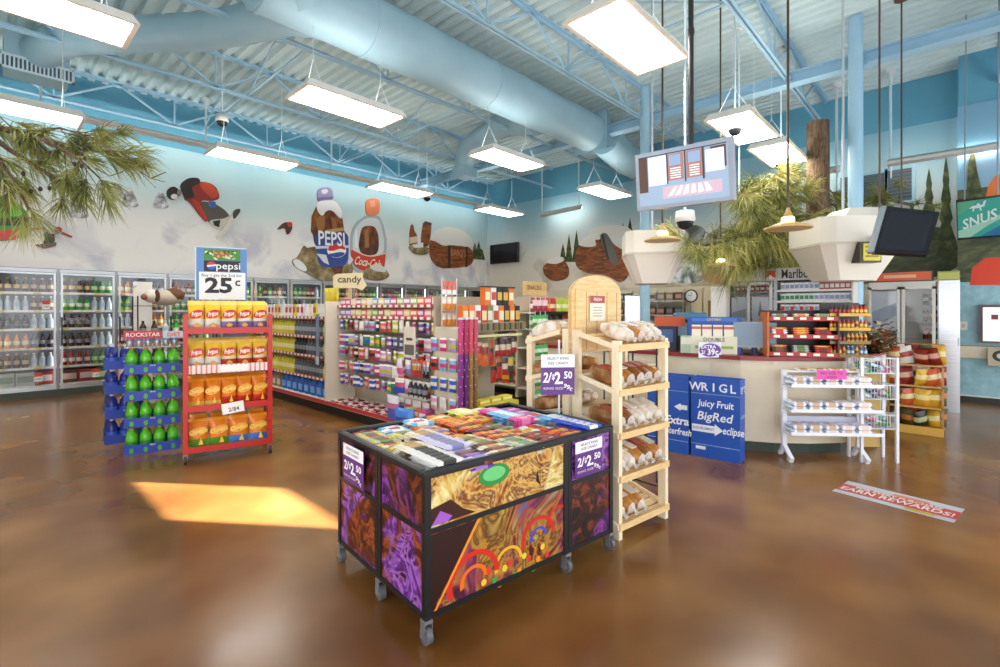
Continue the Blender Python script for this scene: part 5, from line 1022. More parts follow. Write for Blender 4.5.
def loaf(name, kk, lab, L=.27, w=.122, h=.115, wrapk='wrap'):
    t = thing('bread_loaf', lab, 'bread', (0, 0, 0), 0, 'bagged breads on the wooden rack'); b = B(); V = []; f = []; n = 12; m_ = 8
    for i in range(m_+1):
        u = i/m_; s = (sin(pi*min(max(u, .04), .96)))**.35
        for j in range(n): a = 2*pi*j/n; e = lambda q: (abs(q)**.7)*(1 if q > 0 else -1); V.append((w/2*s*e(cos(a)), -L/2+u*L, h/2+h/2*s*e(sin(a))))
    for i in range(m_):
        for j in range(n): f.append((i*n+j, i*n+(j+1) % n, (i+1)*n+(j+1) % n, (i+1)*n+j))
    b.add(V, f, kk, True); b.add(V, [tuple(range(n)), tuple(range(m_*n, m_*n+n))], kk); b.build('loaf', t)
    b = B(); b.tube([(0, -L/2+.012, h*.5), (0, -L/2-.006, h*.5), (0, -L/2-.014, h*.5), (0, -L/2-.04, h*.42)], [w*.36, w*.2, w*.07, w*.16], 'wrap2', 9); b.build('wrapper_tail', t)
    b = B(); b.box(-w*.3, -L*.2, h*.97, w*.3, L*.2, h*1.03, '#e8dccb~2' if kk != 'bread_dark' else '#b04a3a~2'); b.build('wrapper_label', t); return t
LK = [loaf('a', 'bread', 'x'), loaf('b', 'bread_dark', 'x'), loaf('c', 'pastry', 'x')]; used = [False]*3
ldesc = ['golden bagged loaf', 'dark bagged loaf', 'pale bagged loaf']; Rb = Matrix.Rotation(ub, 3, 'Z'); RS = random.Random(5)
for side in (0, 1):
    for si, z in enumerate(fz):
        for i in range(5):
            if si == 4 and side == 0 and i < 1: continue
            if side and i > 2 and si < 2: continue
            if si == 0 and i > 2 and side == 0: continue
            kd = [[0, 0, 0, 0, 0], [0, 2, 0, 1, 0], [1, 1, 2, 2, 2], [1, 0, 1, 1, 0], [2, 2, 0, 2, 2]][si][i]
            yy = .17 if side == 0 else .75; q = A0+Rb @ Vector((.065+i*.112, yy, 0)); q.z = z+.062
            sl = math.atan2(.09, .38); rot = (sl, 0, ub) if side == 0 else (sl, 0, ub+pi)
            lab = '%s, %s from cart end, %s shelf, %s side of bread rack' % (ldesc[kd], N[i], ['bottom', 'second', 'third', 'fourth', 'top'][si], ['near', 'far'][side])
            if not used[kd]: used[kd] = True; o = LK[kd]; o.location = q; o.rotation_euler = rot; o['label'] = lab
            else: o = dup(LK[kd], q, rot, lab)
            o.rotation_euler.z += RS.uniform(-.12, .12)
# black wire stand behind the rack
t = thing('wire_stand', 'black wire snack stand behind the right end of the bread rack', 'stand', (3.72, 1.98, 0), ub); b = B(); k = '#1c1c1e'
for x, y in ((0, 0), (.34, 0), (0, .3), (.34, .3)): b.tube([(x, y, .03), (x, y, 1.24)], .007, k, 6)
b.tube([(0, .0, 1.24), (0, .15, 1.3), (0, .3, 1.24)], .006, k, 6); b.tube([(.34, .0, 1.24), (.34, .15, 1.3), (.34, .3, 1.24)], .006, k, 6); b.build('frame', t)
b = B()
for z in (.15, .42, .7, .98):
    for y in (0, .1, .2, .3): b.tube([(0, y, z+.03*y), (.34, y, z+.03*y)], .004, k, 5)
    for x in (0, .085, .17, .255, .34): b.tube([(x, 0, z), (x, .3, z+.009)], .004, k, 5)
b.build('basket', t); b = B()
for x in (0, .34): b.tube([(x, -.06, .006), (x, .36, .006)], .006, k, 6); b.tube([(x, -.06, .006), (x, 0, .05)], .006, k, 6); b.tube([(x, .36, .006), (x, .3, .05)], .006, k, 6)
b.build('foot', t)
# ============================================================ SECOND GONDOLA (chips) further in
g2 = thing('snack_gondola', 'second gondola with a wooden header and hanging chip bags', 'shelving', (5.9, 4.9, 0)); b = B(); b.box(.04, .04, 0, 1.2, 4.2, .14, '#1b1a19'); b.build('kick_base', g2)
b = B(); b.box(.58, .3, .14, .66, 4.2, 1.7, '#d6ccb8'); b.box(.0, .26, .14, 1.24, .3, 1.75, '#cfc4b0'); b.build('back_panel', g2)
for z in (.3, .62, .94, 1.24, 1.5):
    b = B(); b.box(0, -.1, z-.02, 1.24, .26, z, cr); b.box(0, -.112, z-.035, 1.24, -.1, z+.01, '#2a2420' if z > 1.4 else '#c9bfae'); b.box(.1, .3, z-.02, .56, 4.2, z, cr); b.build('shelf', g2)
b = B(); b.box(.12, .24, 1.78, .74, .262, 2.0, 'wood'); b.text('SNACKS', face_T((.4, .236, 1.9), (0, -1, 0), .1), '#5a4428', .01); b.build('header_board', g2)
bg = [('#c8301f', '#e8d0b0', 'red'), ('#b8c83a', '#e8e8b0', 'lime'), ('#3a8a3a', '#d8e0a8', 'green'), ('#d8402c', '#f0c83a', 'red and yellow'), ('#a83a2a', '#f0e8e0', 'brick'), ('#4a4e58', '#b8bcc4', 'grey'), ('#2a2622', '#c89a5a', 'dark'), ('#5a4a8a', '#d8d0e8', 'purple'), ('#c8ccc8', '#5a6a5a', 'silver')]
SB = [Kind(bag_b(.17, .23, .07, [(.3, a+'~3'), (.6, c+'~3'), (1, a+'~3')], 6, 7, .003, i), 'snack_bag') for i, (a, c, n) in enumerate(bg)]
rows2 = [[5, 8, 5, 6, 8, 5, 8], [8, 6, 2, 6, 7, 5, 6], [2, 2, 6, 4, 6, 8, 6], [2, 6, 7, 6, 6, 4, 8], [4, 0, 3, 0, 1, 1, 5]]
for r_, z in enumerate((.3, .62, .94, 1.24, 1.5)):
    for i in range(7): c = rows2[r_][i]; SB[c].put((5.99+i*.178, 4.92, z+.001), '%s snack bag, %s from left, %s shelf below the SNACKS header' % (bg[c][2], N[i], ['lowest', 'second', 'third', 'fourth', 'top'][r_]), 'snack bag', 'snack bags on the second gondola', rot=(0, 0, random.uniform(-.15, .15)))
    for i in range(14): c = (i*3+r_*2) % 9; SB[c].put((6.12, 5.35+i*.27, z+.001), '%s snack bag, %s from the near end on the %s side shelf' % (bg[c][2], N[i], ['lowest', 'second', 'third', 'fourth', 'top'][r_]), 'snack bag', 'snack bags on the second gondola side', rot=(0, 0, -pi/2+random.uniform(-.15, .15)))
# wire grid strip rack between end cap and second gondola
t = thing('wire_grid_rack', 'silver wire grid rack of green snack packs between the gondolas', 'rack', (5.0, 4.15, 0)); b = B()
for x in (0, .11, .22, .33): b.tube([(x, 0, 0), (x, 0, 1.72)], .006, '#c8ccd0~m', 5)
for i in range(17): b.tube([(0, -.006, .06+i*.1), (.33, -.006, .06+i*.1)], .004, '#c8ccd0~m', 5)
b.build('grid', t); b = B(); b.box(-.05, -.2, 0, -.02, .2, .03, '#8a8e92~m'); b.box(.35, -.2, 0, .38, .2, .03, '#8a8e92~m'); b.box(-.05, -.01, .0, .38, .01, .02, '#8a8e92~m'); b.build('foot', t)
gp = [Kind(bag_b(.11, .15, .04, [(.4, '#3a9a4a~3'), (.7, '#e0ecd0~3'), (1, '#4ab05a~3')], 5, 6), 'snack_pouch'), Kind(bag_b(.11, .15, .04, [(.5, '#a83040~3'), (1, '#e8c8cc~3')], 5, 6), 'snack_pouch')]
for i in range(8):
    for j in range(3):
        c = 1 if i == 7 else 0; gp[c].put((5.055+j*.11, 4.105, .12+i*.2), '%s pouch, %s from left, row %s from the floor on the wire grid rack' % (['green', 'dark red'][c], N[j], N[i]), 'pouch', 'pouches on the wire grid rack')
# ============================================================ COUNTER
def offs(pts, d):     # shrink a ccw outline
    n = len(pts); out = []
    for i in range(n):
        p, c, q = [Vector((*pts[j % n], 0)) for j in (i-1, i, i+1)]
        a = (c-p).normalized(); e = (q-c).normalized(); na = Vector((-a.y, a.x, 0)); ne = Vector((-e.y, e.x, 0)); m_ = (na+ne); m_ = m_/max(.3, m_.dot(na)) ; r = c+m_*d; out.append((r.x, r.y))
    return out
cpts = [(5.70, 1.75), (5.84, 1.45), (6.08, 1.15), (6.36, .9), (6.72, .74), (7.9, .66), (7.9, .98), (6.95, 1.1), (6.65, 1.35), (6.45, 1.8), (6.3, 4.6), (5.62, 4.6)]
o_ = Vector((5.68, 1.62, 0)); ctr = thing('service_counter', 'cream fronted checkout counter with dark red top edge', 'counter', o_)
def pr_(pts, z0, z1, k, name):
    b = B(); b.poly([(x-o_.x, y-o_.y, z0) for x, y in pts][::-1] if False else [(x-o_.x, y-o_.y, z0) for x, y in pts], k, (0, 0, z1-z0)); b.build(name, ctr)
pr_(offs(cpts, .05), 0, .11, '#2c3a30~4', 'plinth'); pr_(offs(cpts, .02), .11, .99, 'counter_laminate', 'body'); pr_(cpts, .99, 1.035, '#8a2a2c~3', 'worktop')
# ---- goods on the counter
def put_text(t, s, c, n, sz, k, bold=.01, name='lettering', roll=0, shear=0):
    b = B(); b.text(s, face_T(c, n, sz, shear, roll), k, bold); return b.build(name, t)
vdir = math.atan2(-.66, -.75)      # heading that faces the entrance
def cpos_(px, z=1.036, X=None, inset=.0):
    p = onX(px, 355, X); p.z = z; return p
ca = -pi/2+.35       # counter goods are turned so their fronts (local -Y) face the shop floor
p = G(714, 357, 1.036); p = cpos_(714, X=5.86); t = thing('lottery_display', 'blue backed lottery ticket holder with cream cards on the counter', 'display', p, ca)
b = B(); b.bbox(-.29, -.02, 0, .29, .2, .42, '#2450a0~4', .01); b.box(-.24, -.026, .37, .24, -.02, .41, '#3a70c8'); b.build('backing', t)
b = B()
for i in range(4): b.box(-.24+i*.115, -.05, .1, -.24+i*.115+.1, -.03, .33, '#ece6d4'); b.box(-.24+i*.115, -.053, .28, -.24+i*.115+.1, -.05, .31, '#c86a5a')
b.box(-.25, -.09, 0, .24, -.055, .2, '#e4e0c8'); b.box(-.2, -.094, .06, .2, -.09, .09, '#8ab04a'); b.build('ticket_cards', t)
put_text(t, 'DOUBLE', (0, -.096, .16), (0, -1, 0), .06, '#5a6a6a'); put_text(t, 'PLAY', (0, -.096, .115), (0, -1, 0), .05, '#c84a3a')
put_text(t, 'LOTTERY', (0, -.028, .39), (0, -1, 0), .035, '#e8d23a')
p = cpos_(690, X=6.1); t = thing('counter_terminal', 'teal topped lottery machine behind the blue ticket holder', 'machine', p, ca); b = B(); b.bbox(-.2, 0, 0, .2, .25, .38, '#3a3e44', .02); b.bbox(-.2, -.01, .38, .2, .25, .47, '#4a88a8~3', .02); b.build('casing', t); b = B(); b.box(-.14, -.012, .18, .14, -.002, .34, 'screen_grey'); b.build('screen', t)
p = cpos_(668, X=5.9); t = thing('brochure_stand', 'dark navy brochure stand with orange cards on the counter left end', 'stand', p, ca); b = B(); b.box(-.12, -.02, 0, .1, .12, .3, '#1f2c4a'); b.build('stand', t); b = B(); b.box(-.16, .0, .3, .2, .06, .42, '#d8582a'); b.box(-.1, -.024, .1, .06, -.02, .26, '#4a6aa0'); b.build('cards', t)
p = cpos_(687, X=5.72); t = thing('ticket_box', 'small green and cream ticket box left of the lottery holder', 'box', p, ca); b = B(); b.box(-.07, -.04, 0, .07, .04, .2, '#b8ccb0'); b.build('box', t); b = B(); b.box(-.06, -.043, .1, .06, -.04, .18, '#e8e4cc'); b.build('card', t)
p = cpos_(755, X=5.98); t = thing('register_monitor', 'grey blue lit register screen facing the shop', 'monitor', p, ca+.1)
b = B(); b.bbox(-.22, 0, .08, .22, .035, .37, '#9aa0a6~3', .01); b.build('bezel', t); b = B(); b.box(-.205, -.004, .1, .205, -.001, .355, 'screen_grey')
for i in range(5):
    for j in range(6): b.box(-.18+j*.06, -.006, .12+i*.045, -.145+j*.06, -.0042, .145+i*.045, '#8494a4')
b.build('screen', t); b = B(); b.tube([(0, .03, .0), (0, .03, .12)], .03, '#2a3c6a', 10); b.tube([(0, .03, 0), (0, .03, .02)], .11, '#22262c', 16); b.build('stand', t)
p = cpos_(724, X=5.66, z=1.0)
# candy rack on counter
p = cpos_(803, X=5.98); t = thing('counter_candy_rack', 'three tier dark red candy rack on the counter', 'rack', p, ca+.12)
b = B(); b.box(-.34, -.0, 0, -.32, .34, .48, '#c86a2a'); b.box(.32, 0, 0, .335, .34, .48, '#4a1c20'); b.box(-.34, .33, 0, .34, .34, .5, '#3a1a1c'); b.build('side_panel', t)
for z in (.02, .21, .4):
    b = B(); b.box(-.32, 0, z-.01, .32, .33, z, '#4a1c20'); b.box(-.32, -.008, z-.012, .32, 0, z+.035, '#a82c2a')
    for i in range(5): b.box(-.28+i*.125, -.011, z, -.22+i*.125, -.008, z+.026, '#f0ead8')
    b.build('shelf', t)
rk = [('orange', 1, 0), ('white and red', 0, 0), ('red', 0, 0), ('brown', 0, 0), ('silver', 0, 0), ('cream', 0, 0)]
Rc = Matrix.Rotation(ca+.12, 3, 'Z')
for r_, z in enumerate((.02, .21, .4)):
    for i in range(3):
        for l in range(5 if r_ < 2 else 3):
            nm = [['brown', 'silver', 'red'], ['white and red', 'orange', 'red'], ['silver', 'cream', 'green and tan']][r_][i]
            if l == 4 and i != 1: nm = 'orange' if nm != 'orange' else 'yellow'
            q = p+Rc @ Vector((-.21+i*.205, .04+l*.012, 0)); q.z = 1.037+z+l*.0215
            pk[nm][0].put(q, '%s candy bar, %s from left, %s tier of counter rack, %s of pile' % (nm, N[i], ['lowest', 'middle', 'top'][r_], ['bottom', 'second', 'third', 'fourth', 'top'][l]), 'candy bar', 'candy bars in the red counter rack', rot=(0, 0, ca+.12))
# energy shot rack
p = cpos_(850, X=6.24); t = thing('energy_shot_rack', 'four tier yellow trimmed rack of small energy shot bottles on the counter', 'rack', p, ca+.3); b = B(); b.box(-.2, .19, 0, .2, .2, .58, '#2a2422'); b.build('back_panel', t)
for z in (.02, .16, .3, .45):
    b = B(); b.box(-.2, 0, z-.01, .2, .19, z, '#3a302c'); b.box(-.2, -.006, z-.012, .2, 0, z+.02, '#d8a83a' if z in (.3, .45) else '#8a6a2a'); b.build('shelf', t)
sb = [Kind(bottle_b(.105, .017, c, d, e, None, 8), 'energy_shot') for c, d, e in (('#c8301f', '#c82820', '#e8c83a'), ('#26262a', '#1a1a1c', '#b8301f'), ('#e0a82a', '#c83a20', '#8a2a1a'), ('#3a6a9a', '#d8d8d8', '#c8c8cc'))]; sn = ['red', 'black', 'yellow', 'blue']
Rc = Matrix.Rotation(ca+.3, 3, 'Z')
for r_, z in enumerate((.02, .16, .3, .45)):
    for i in range(9):
        c = [[0, 0, 0, 2, 3, 3, 2, 3, 3], [1, 1, 1, 1, 2, 2, 2, 2, 2], [0, 0, 0, 0, 0, 0, 2, 0, 0], [1, 1, 1, 1, 1, 0, 0, 0, 0]][r_][i]; q = p+Rc @ Vector((-.17+i*.042, .03, 0)); q.z = 1.036+z+.001
        sb[c].put(q, '%s energy shot bottle, %s from left, %s tier of yellow trimmed rack' % (sn[c], N[i], ['lowest', 'second', 'third', 'top'][r_]), 'bottle', 'energy shots on the counter', rot=(0, 0, 0))
# yellow bin and baskets with autumn garland on the counter's right arm
t = thing('product_tray', 'amber plastic tray on the counter right of the energy shots', 'tray', (6.85, .88, 1.036), .0); b = B(); b.box(-.1, -.1, 0, .1, .1, .01, '#c87a1c'); b.box(-.1, .09, .01, .1, .1, .2, '#d88a22'); b.box(-.1, -.1, .01, -.09, .09, .15, '#d88a22'); b.box(.09, -.1, .01, .1, .09, .15, '#d88a22'); b.build('tray', t)
sbk = [Kind(bag_b(.15, .2, .07, [(.4, a+'~3'), (.65, c+'~3'), (1, a+'~3')], 6, 7, .006, i+40), 'snack_bag') for i, (a, c) in enumerate((('#2a2a24', '#b8c090'), ('#c85a2a', '#e8d8a0'), ('#8a2420', '#d8a890'), ('#d8a82c', '#f0e0a0'), ('#4a4a2a', '#c87a3a'), ('#e0dcd0', '#a83a2a')))]; sbn = ['black and sage', 'orange', 'maroon', 'golden', 'olive', 'white']
RT = random.Random(11)
for i in range(10):
    x = 7.05+.09*i; c = [0, 4, 0, 1, 5, 0, 4, 2, 0, 1, 0, 4][i]
    sbk[c].put((x, .74+.13*(i % 2), 1.037), '%s snack bag on counter arm, %s going away from energy shots' % (sbn[c], N[i]), 'snack bag', 'snack bags piled on the counter arm', rot=(-.9, 0, -pi/2+RT.uniform(-.4, .4)))
t = thing('side_shelving', 'tan wooden snack shelves standing at the end of the counter arm', 'shelving', (7.98, .14, 0)); b = B(); b.box(.44, 0, 0, .48, .54, 1.1, '#b88a50')
for z in (.08, .34, .6, .86): b.box(0, 0, z-.02, .44, .54, z, '#c89a5a')
b.box(0, .0, 0, .04, .02, .85, '#b88a50'); b.box(0, .52, 0, .04, .54, .85, '#b88a50'); b.build('shelf_case', t); b = B(); b.box(-.015, 0, .0, 0, .54, .1, '#d8a848'); b.build('edge', t)
for r_, z in enumerate((.08, .34, .6, .86)):
    for i in range(4):
        c = [[3, 0, 4, 0], [3, 3, 1, 4], [1, 3, 2, 1], [2, 2, 5, 1]][r_][i]
        sbk[c].put((8.05, .22+i*.13, z+.001), '%s snack bag, %s from right, %s shelf of the tan shelves' % (sbn[c], N[i], ['lowest', 'second', 'third', 'top'][r_]), 'snack bag', 'snack bags on the tan shelves', rot=(RT.uniform(0, .4), RT.uniform(-.3, .3), -pi/2+RT.uniform(-.6, .6)), scale=(1.1, 1.2, 1.1))
        c = (c+i+1) % 6; sbk[c].put((8.2, .2+i*.13, z+.001), '%s snack bag in the back row, %s from right, %s tan shelf' % (sbn[c], N[i], ['lowest', 'second', 'third', 'top'][r_]), 'snack bag', 'snack bags on the tan shelves', rot=(.15, 0, -pi/2+RT.uniform(-.4, .4)), scale=(1.1, 1, 1.2))
# autumn garland along the counter arm edge
b = B(); RG = random.Random(4)
for i in range(1500):
    u = RG.random(); x = 6.75+1.55*u; c = Vector((x, .74+RG.uniform(-.14, .18), 1.07+abs(RG.gauss(0, .1)))); a = RG.uniform(0, 6.3); e = RG.uniform(-.6, .6); s = RG.uniform(.03, .06)
    d1 = Vector((cos(a)*cos(e), sin(a)*cos(e), sin(e)))*s; d2 = Vector((-sin(a), cos(a), .3)).normalized()*s*.5
    b.add([c-d1, c+d2, c+d1, c-d2], [(0, 1, 2, 3)], ['#2a2a1c', '#a8521c', '#3a3a1c', '#d8c8a0', '#7a2a14', '#4a5a2a'][i % 6])
tag(b.build('leaf_garland'), 'autumn leaf garland draped along the right arm of the counter', 'garland', kind='stuff')
t = thing('pole_display', 'dark pole display standing behind the counter right end', 'display', (7.35, .93, 1.036), -pi/2); b = B(); b.tube([(0, 0, 0), (0, 0, .5)], .018, '#1c2430', 8); b.build('pole', t); b = B(); b.bbox(-.11, -.03, .5, .11, .03, .57, '#1c2430', .01); b.build('display_head', t)
# Wrigley bins
for (x0, x1, y, lab, first_) in ((691, 738, 456, 'blue gum display bin with white brand lettering before the counter', True), (671, 690, 449, 'blue gum display bin partly hidden behind the black wire stand', False)):
    GA = -1.5; p = G(691, 455); p = p if first_ else p+Vector((-.05, .47, 0)); t = thing('gum_display_bin', lab, 'display bin', p, GA)
    w, d, h = (.48, .2, .83) if first_ else (.45, .2, .83); bl = '#2456b4~4'
    b = B(); b.box(0, 0, 0, w, .012, h, bl); b.box(0, d-.012, 0, w, d, h, bl); b.box(0, .012, 0, .012, d-.012, h, bl); b.box(w-.012, .012, 0, w, d-.012, h, bl); b.box(.012, .012, h-.06, w-.012, d-.012, h-.05, '#c8d8c0'); b.build('box_body', t)
    b = B(); b.box(.0, -.002, h*.8, w, 0, h*.805, '#a8c0e8'); b.build('stripe', t); b = B(); b.box(0, -.002, h*.16, w, 0, h*.166, '#a8c0e8'); b.build('stripe', t)
    if first_:
        for i, ch in enumerate('WRIGL'): put_text(t, ch, (.045+i*.092, -.003, h*.885), (0, -1, 0), .12, '#eef2fa', .02)
        for i, ch in enumerate("EY'S"): put_text(t, ch, (w+.003, .04+i*.045, h*.87), (1, 0, 0), .09, '#eef2fa', .02)
        put_text(t, 'Juicy Fruit', (.25, -.003, h*.68), (0, -1, 0), (.085, .1), '#eef2fa', .02, shear=.1); put_text(t, 'BigRed', (.24, -.003, h*.52), (0, -1, 0), .125, '#eef2fa', .016, shear=.2)
        put_text(t, 'eclipse', (.42, -.003, h*.37), (0, -1, 0), (.075, .11), '#eef2fa', .02, shear=.15); put_text(t, 'eclipse', (w+.003, .1, h*.55), (1, 0, 0), .06, '#c8d8f4', .01)
        b = B(); b.poly([(.01, -.003, h*.32), (.24, -.003, h*.32), (.24, -.003, h*.29), (.32, -.003, h*.365), (.24, -.003, h*.44), (.24, -.003, h*.41), (.01, -.003, h*.41)], '#eef2fa'); b.text('DOUBLEMINT', face_T((.13, -.0045, h*.365), (0, -1, 0), .034), '#2456b4', .01); b.build('arrow_logo', t); b = B(); b.box(.05, -.003, h*.1, .15, -.002, h*.14, '#eef2fa'); b.build('sticker', t)
    else:
        put_text(t, 'Extra', (.33, -.003, h*.42), (0, -1, 0), .12, '#eef2fa', .03, shear=.15); put_text(t, 'Winterfresh', (.3, -.003, h*.28), (0, -1, 0), (.075, .1), '#eef2fa', .02, shear=.15)
        b = B(); b.poly([(.3, -.003, h*.6), (.37, -.003, h*.55), (.37, -.003, h*.57), (.44, -.003, h*.57), (.44, -.003, h*.63), (.37, -.003, h*.63), (.37, -.003, h*.65)], '#eef2fa'); b.build('arrow_logo', t)
    Rg = Matrix.Rotation(GA, 3, 'Z')
    for i in range(8):
        if not first_ and i > 5: continue
        nm = ['light blue', 'green and tan', 'pink', 'silver'][i % 4]; q = p+Rg @ Vector((.05+i*.055, .1, 0)); q.z = h-.049
        pk[nm][0].put(q, '%s gum pack, %s from left, in the top of %s gum bin' % (nm, N[i], 'lettered right' if first_ else 'left'), 'gum pack', 'gum packs in the blue bins', rot=(0, 0, GA+pi/2))
p = atd(709, 350, 5.5); t = thing('price_card', 'purple oval EXTRA 39 cent card on a wire above the gum bin', 'sign', (p.x, p.y, .84), -pi/2+.80); z0 = p.z-.84
b = B(); b.box(-.12, -.003, z0-.085, .14, .003, z0+.085, '#e8e4ee'); b.build('card', t); b = B(); b.add([(.01+.125*cos(a), -.005, z0+.075*sin(a)) for a in [i*pi/10 for i in range(20)]], [tuple(range(20))], '#6a3a94'); b.build('oval', t)
put_text(t, 'EXTRA', (-.01, -.008, z0+.035), (0, -1, 0), .055, '#f4f0f8', .02); put_text(t, '39c', (.04, -.008, z0-.025), (0, -1, 0), .09, '#f4f0f8', .03); put_text(t, '2/', (-.07, -.008, z0-.025), (0, -1, 0), .06, '#f4f0f8', .02)
b = B(); b.tube([(0, .01, -.1), (0, .01, z0)], .003, '#d8dade', 6); b.build('wire', t)
# ============================================================ WHITE PASTRY RACK and wire basket rack
fa = G(781, 461); fb = G(884, 463); fa = G(789, 461); an = math.atan2(fb.y-fa.y, fb.x-fa.x); PW = (fb-fa).length
t = thing('pastry_rack', 'low white metal three tier rack of snack cakes with pink sign', 'rack', fa, an); wh = '#e8eaf0~3'
for x in (0.0, PW*.8):
    b = B(); b.box(x-.022, .08, .12, x+.022, .12, .92, wh); b.bar((x, .1, .14), (x, -.06, .03), .04, .03, wh); b.bar((x, .0, .03), (x+.0, -.05, .015), .04, .03, wh); b.bar((x, .1, .14), (x, .18, .03), .04, .03, wh); b.build('leg', t)
for i, z in enumerate((.3, .53, .78)):
    b = B(); b.box(-.03, -.1, z-.01, PW*.92, .1, z, wh); b.box(-.03, -.11, z-.012, PW*.92, -.1, z+.02, '#eef0f6~2'); b.build('shelf', t)
b = B(); b.box(-.02, .1, .36, PW*.82, .115, .44, '#c8cce0'); b.build('cross_bar', t)
b = B(); b.box(0, .06, .9, PW*.85, .13, .915, wh); b.build('top_bar', t)
cake = Kind(pack_b(.085, .15, .045, '#dfe6f4~2', '#cfae90~3'), 'snack_cake'); cake2 = Kind(pack_b(.085, .15, .045, '#eeecf4~2', '#e6d3cc~3'), 'snack_cake')
cb = B(); cb.add([(.018*cos(a), -.045, .022+.018*sin(a)) for a in [i*pi/6 for i in range(12)]], [tuple(range(12))], '#3a7ac8')
Ra = Matrix.Rotation(an, 3, 'Z')
for r_, z in enumerate((.3, .53, .78)):
    for i in range(5):
        for l in range(2):
            for rr_ in range(2):
                q = fa+Ra @ Vector((.06+i*.155, -.055+.09*rr_+.0*l, 0)); q.z = z+.002+l*.046
                (cake if i < 2 or (i+l) % 3 == 0 else cake2).put(q, 'snack cake pack, %s from left, %s, %s row, %s tier of white rack' % (N[i], ['underneath', 'on top'][l], ['front', 'rear'][rr_], ['lowest', 'middle', 'top'][r_]), 'snack cake', 'snack cakes on the white rack', rot=(0, 0, an+random.uniform(-.06, .06)))
for i in range(4):
    q = fa+Ra @ Vector((.18+i*.16, .095, 0)); q.z = .917; pk['cream'][0].put(q, 'cream snack bar, %s from left on the top bar of the white rack' % N[i], 'candy bar', rot=(0, 0, an+.1))
t2 = thing('pink_sign', 'hot pink handwritten card hung on the white pastry rack', 'sign', fa+Ra @ Vector((.33, -.13, .9)), an); b = B(); b.box(-.13, -.003, -.045, .15, 0, .045, '#f050b4~5'); b.build('card', t2); b = B(); b.text('NO SIZE TO', face_T((.01, -.005, .015), (0, -1, 0), .04), '#6a2a5a', .005); b.text('SHARE', face_T((.01, -.005, -.025), (0, -1, 0), .035), '#6a2a5a', .005); b.build('lettering', t2)
wa = G(874, 457); wb_ = G(898, 464); wa = G(868, 446); wb_ = G(900, 463)
p = G(897, 463); t = thing('basket_rack', 'tall white rack with three wire baskets beside the pastry rack', 'rack', p, an+pi); Rw = .34
for x in (0, .34):
    for y in (0, -.2): b = B(); b.box(x-.013, y-.013, 0, x+.013, y+.013, 1.06, wh); b.build('post', t)
for z, h in ((.34, .14), (.64, .14), (.9, .15)):
    b = B()
    for hh in (0, h): b.tube([(0, 0, z+hh), (Rw, 0, z+hh), (Rw, -.2, z+hh), (0, -.2, z+hh), (0, 0, z+hh)], .006, wh, 5)
    for i in range(12): x = Rw*i/11; b.tube([(x, 0, z+h), (x, 0, z), (x, -.2, z), (x, -.2, z+h)], .003, wh, 4)
    for i in range(7): y = -.2*i/6; b.tube([(0, y, z+h), (0, y, z), (Rw, y, z), (Rw, y, z+h)], .003, wh, 4)
    b.build('basket', t)
b = B(); b.box(.02, -.212, .1, Rw-.02, -.28, .9, '#c8a860'); b.build('backing_board', t)
# ^ local y runs behind the rack front (rotated by pi)
bags_ = [('teal', '#3a9a8a', '#d8e8e0'), ('green', '#3a8a4a', '#e0ecd8'), ('white and pink', '#e8e0e6', '#d85a8a'), ('navy', '#2a4a7a', '#c8d8e8')]
BG2 = [Kind(pack_b(.07, .13, .03, a+'~3', c+'~3'), 'candy_packet') for n, a, c in bags_]
Rq = Matrix.Rotation(an+pi, 3, 'Z'); RH = random.Random(8)
for bi, z in enumerate((.345, .645, .905)):
    for i in range(12):
        q = p+Rq @ Vector((.07+.065*(i % 4), -.07-.05*(i//4), 0)); q.z = z+.005+.03*(i % 3); c = (i+bi) % 4
        BG2[c].put(q, '%s candy packet in the %s wire basket, %s from the bottom of heap' % (bags_[c][0], ['lowest', 'middle', 'top'][bi], N[i]), 'candy packet', 'candy packets in the wire baskets', rot=(RH.uniform(-.3, .3), RH.uniform(-.4, .4), RH.uniform(0, 3)))
# ============================================================ BACK BAR
bx = 7.7
t = thing('back_bar', 'pale back bar cabinet with cigarette brand header behind the counter', 'cabinet', (bx, 1.02, 0)); L = 1.52
b = B(); b.box(.35, 0, 0, .4, L, 2.12, '#d0ccc4'); b.box(0, -.02, 0, .4, 0, 2.12, '#d8d4cc'); b.box(0, L, 0, .4, L+.02, 2.12, '#d8d4cc'); b.box(0, 0, 0, .35, L, .9, '#c8c0b0'); b.box(0, .86, .9, .03, .9, 1.95, '#c4c6c8'); b.build('case', t)
b = B(); b.box(-.03, -.02, 1.95, .4, L+.02, 2.12, '#c9c5be'); b.box(-.034, 1.06, 1.965, -.03, L, 2.1, '#dcd8c8'); b.build('header', t)
b = B(); b.poly([(-.035, 1.0, 1.975), (-.035, .87, 1.975), (-.035, .87, 2.09), (-.035, 1.0, 2.09)], '#e0241c'); b.poly([(-.036, 1.0, 1.975), (-.036, .87, 1.975), (-.036, .935, 2.03)], '#e8e4e0'); b.build('red_chevron', t)
put_text(t, 'Marlboro', (-.036, .58, 2.03), (-1, 0, 0), (.115, .18), '#1c1c20', .015)
b = B()
for y in (.93, L-.0): b.box(-.04, y-.04 if y > 1 else y-.02, 1.0, -.01, y+.0 if y > 1 else y+.02, 1.94, '#d4d4d2')
b.box(-.04, 1.2, 1.0, -.01, 1.24, 1.94, '#d4d4d2'); b.box(-.04, .93, 1.9, -.01, L, 1.94, '#d4d4d2'); b.box(-.04, .93, .96, -.01, L, 1.0, '#d4d4d2'); dd = b.build('door', t); b = B(); b.box(-.03, .95, 1.0, -.024, L-.02, 1.9, 'glass'); b.build('pane', dd)
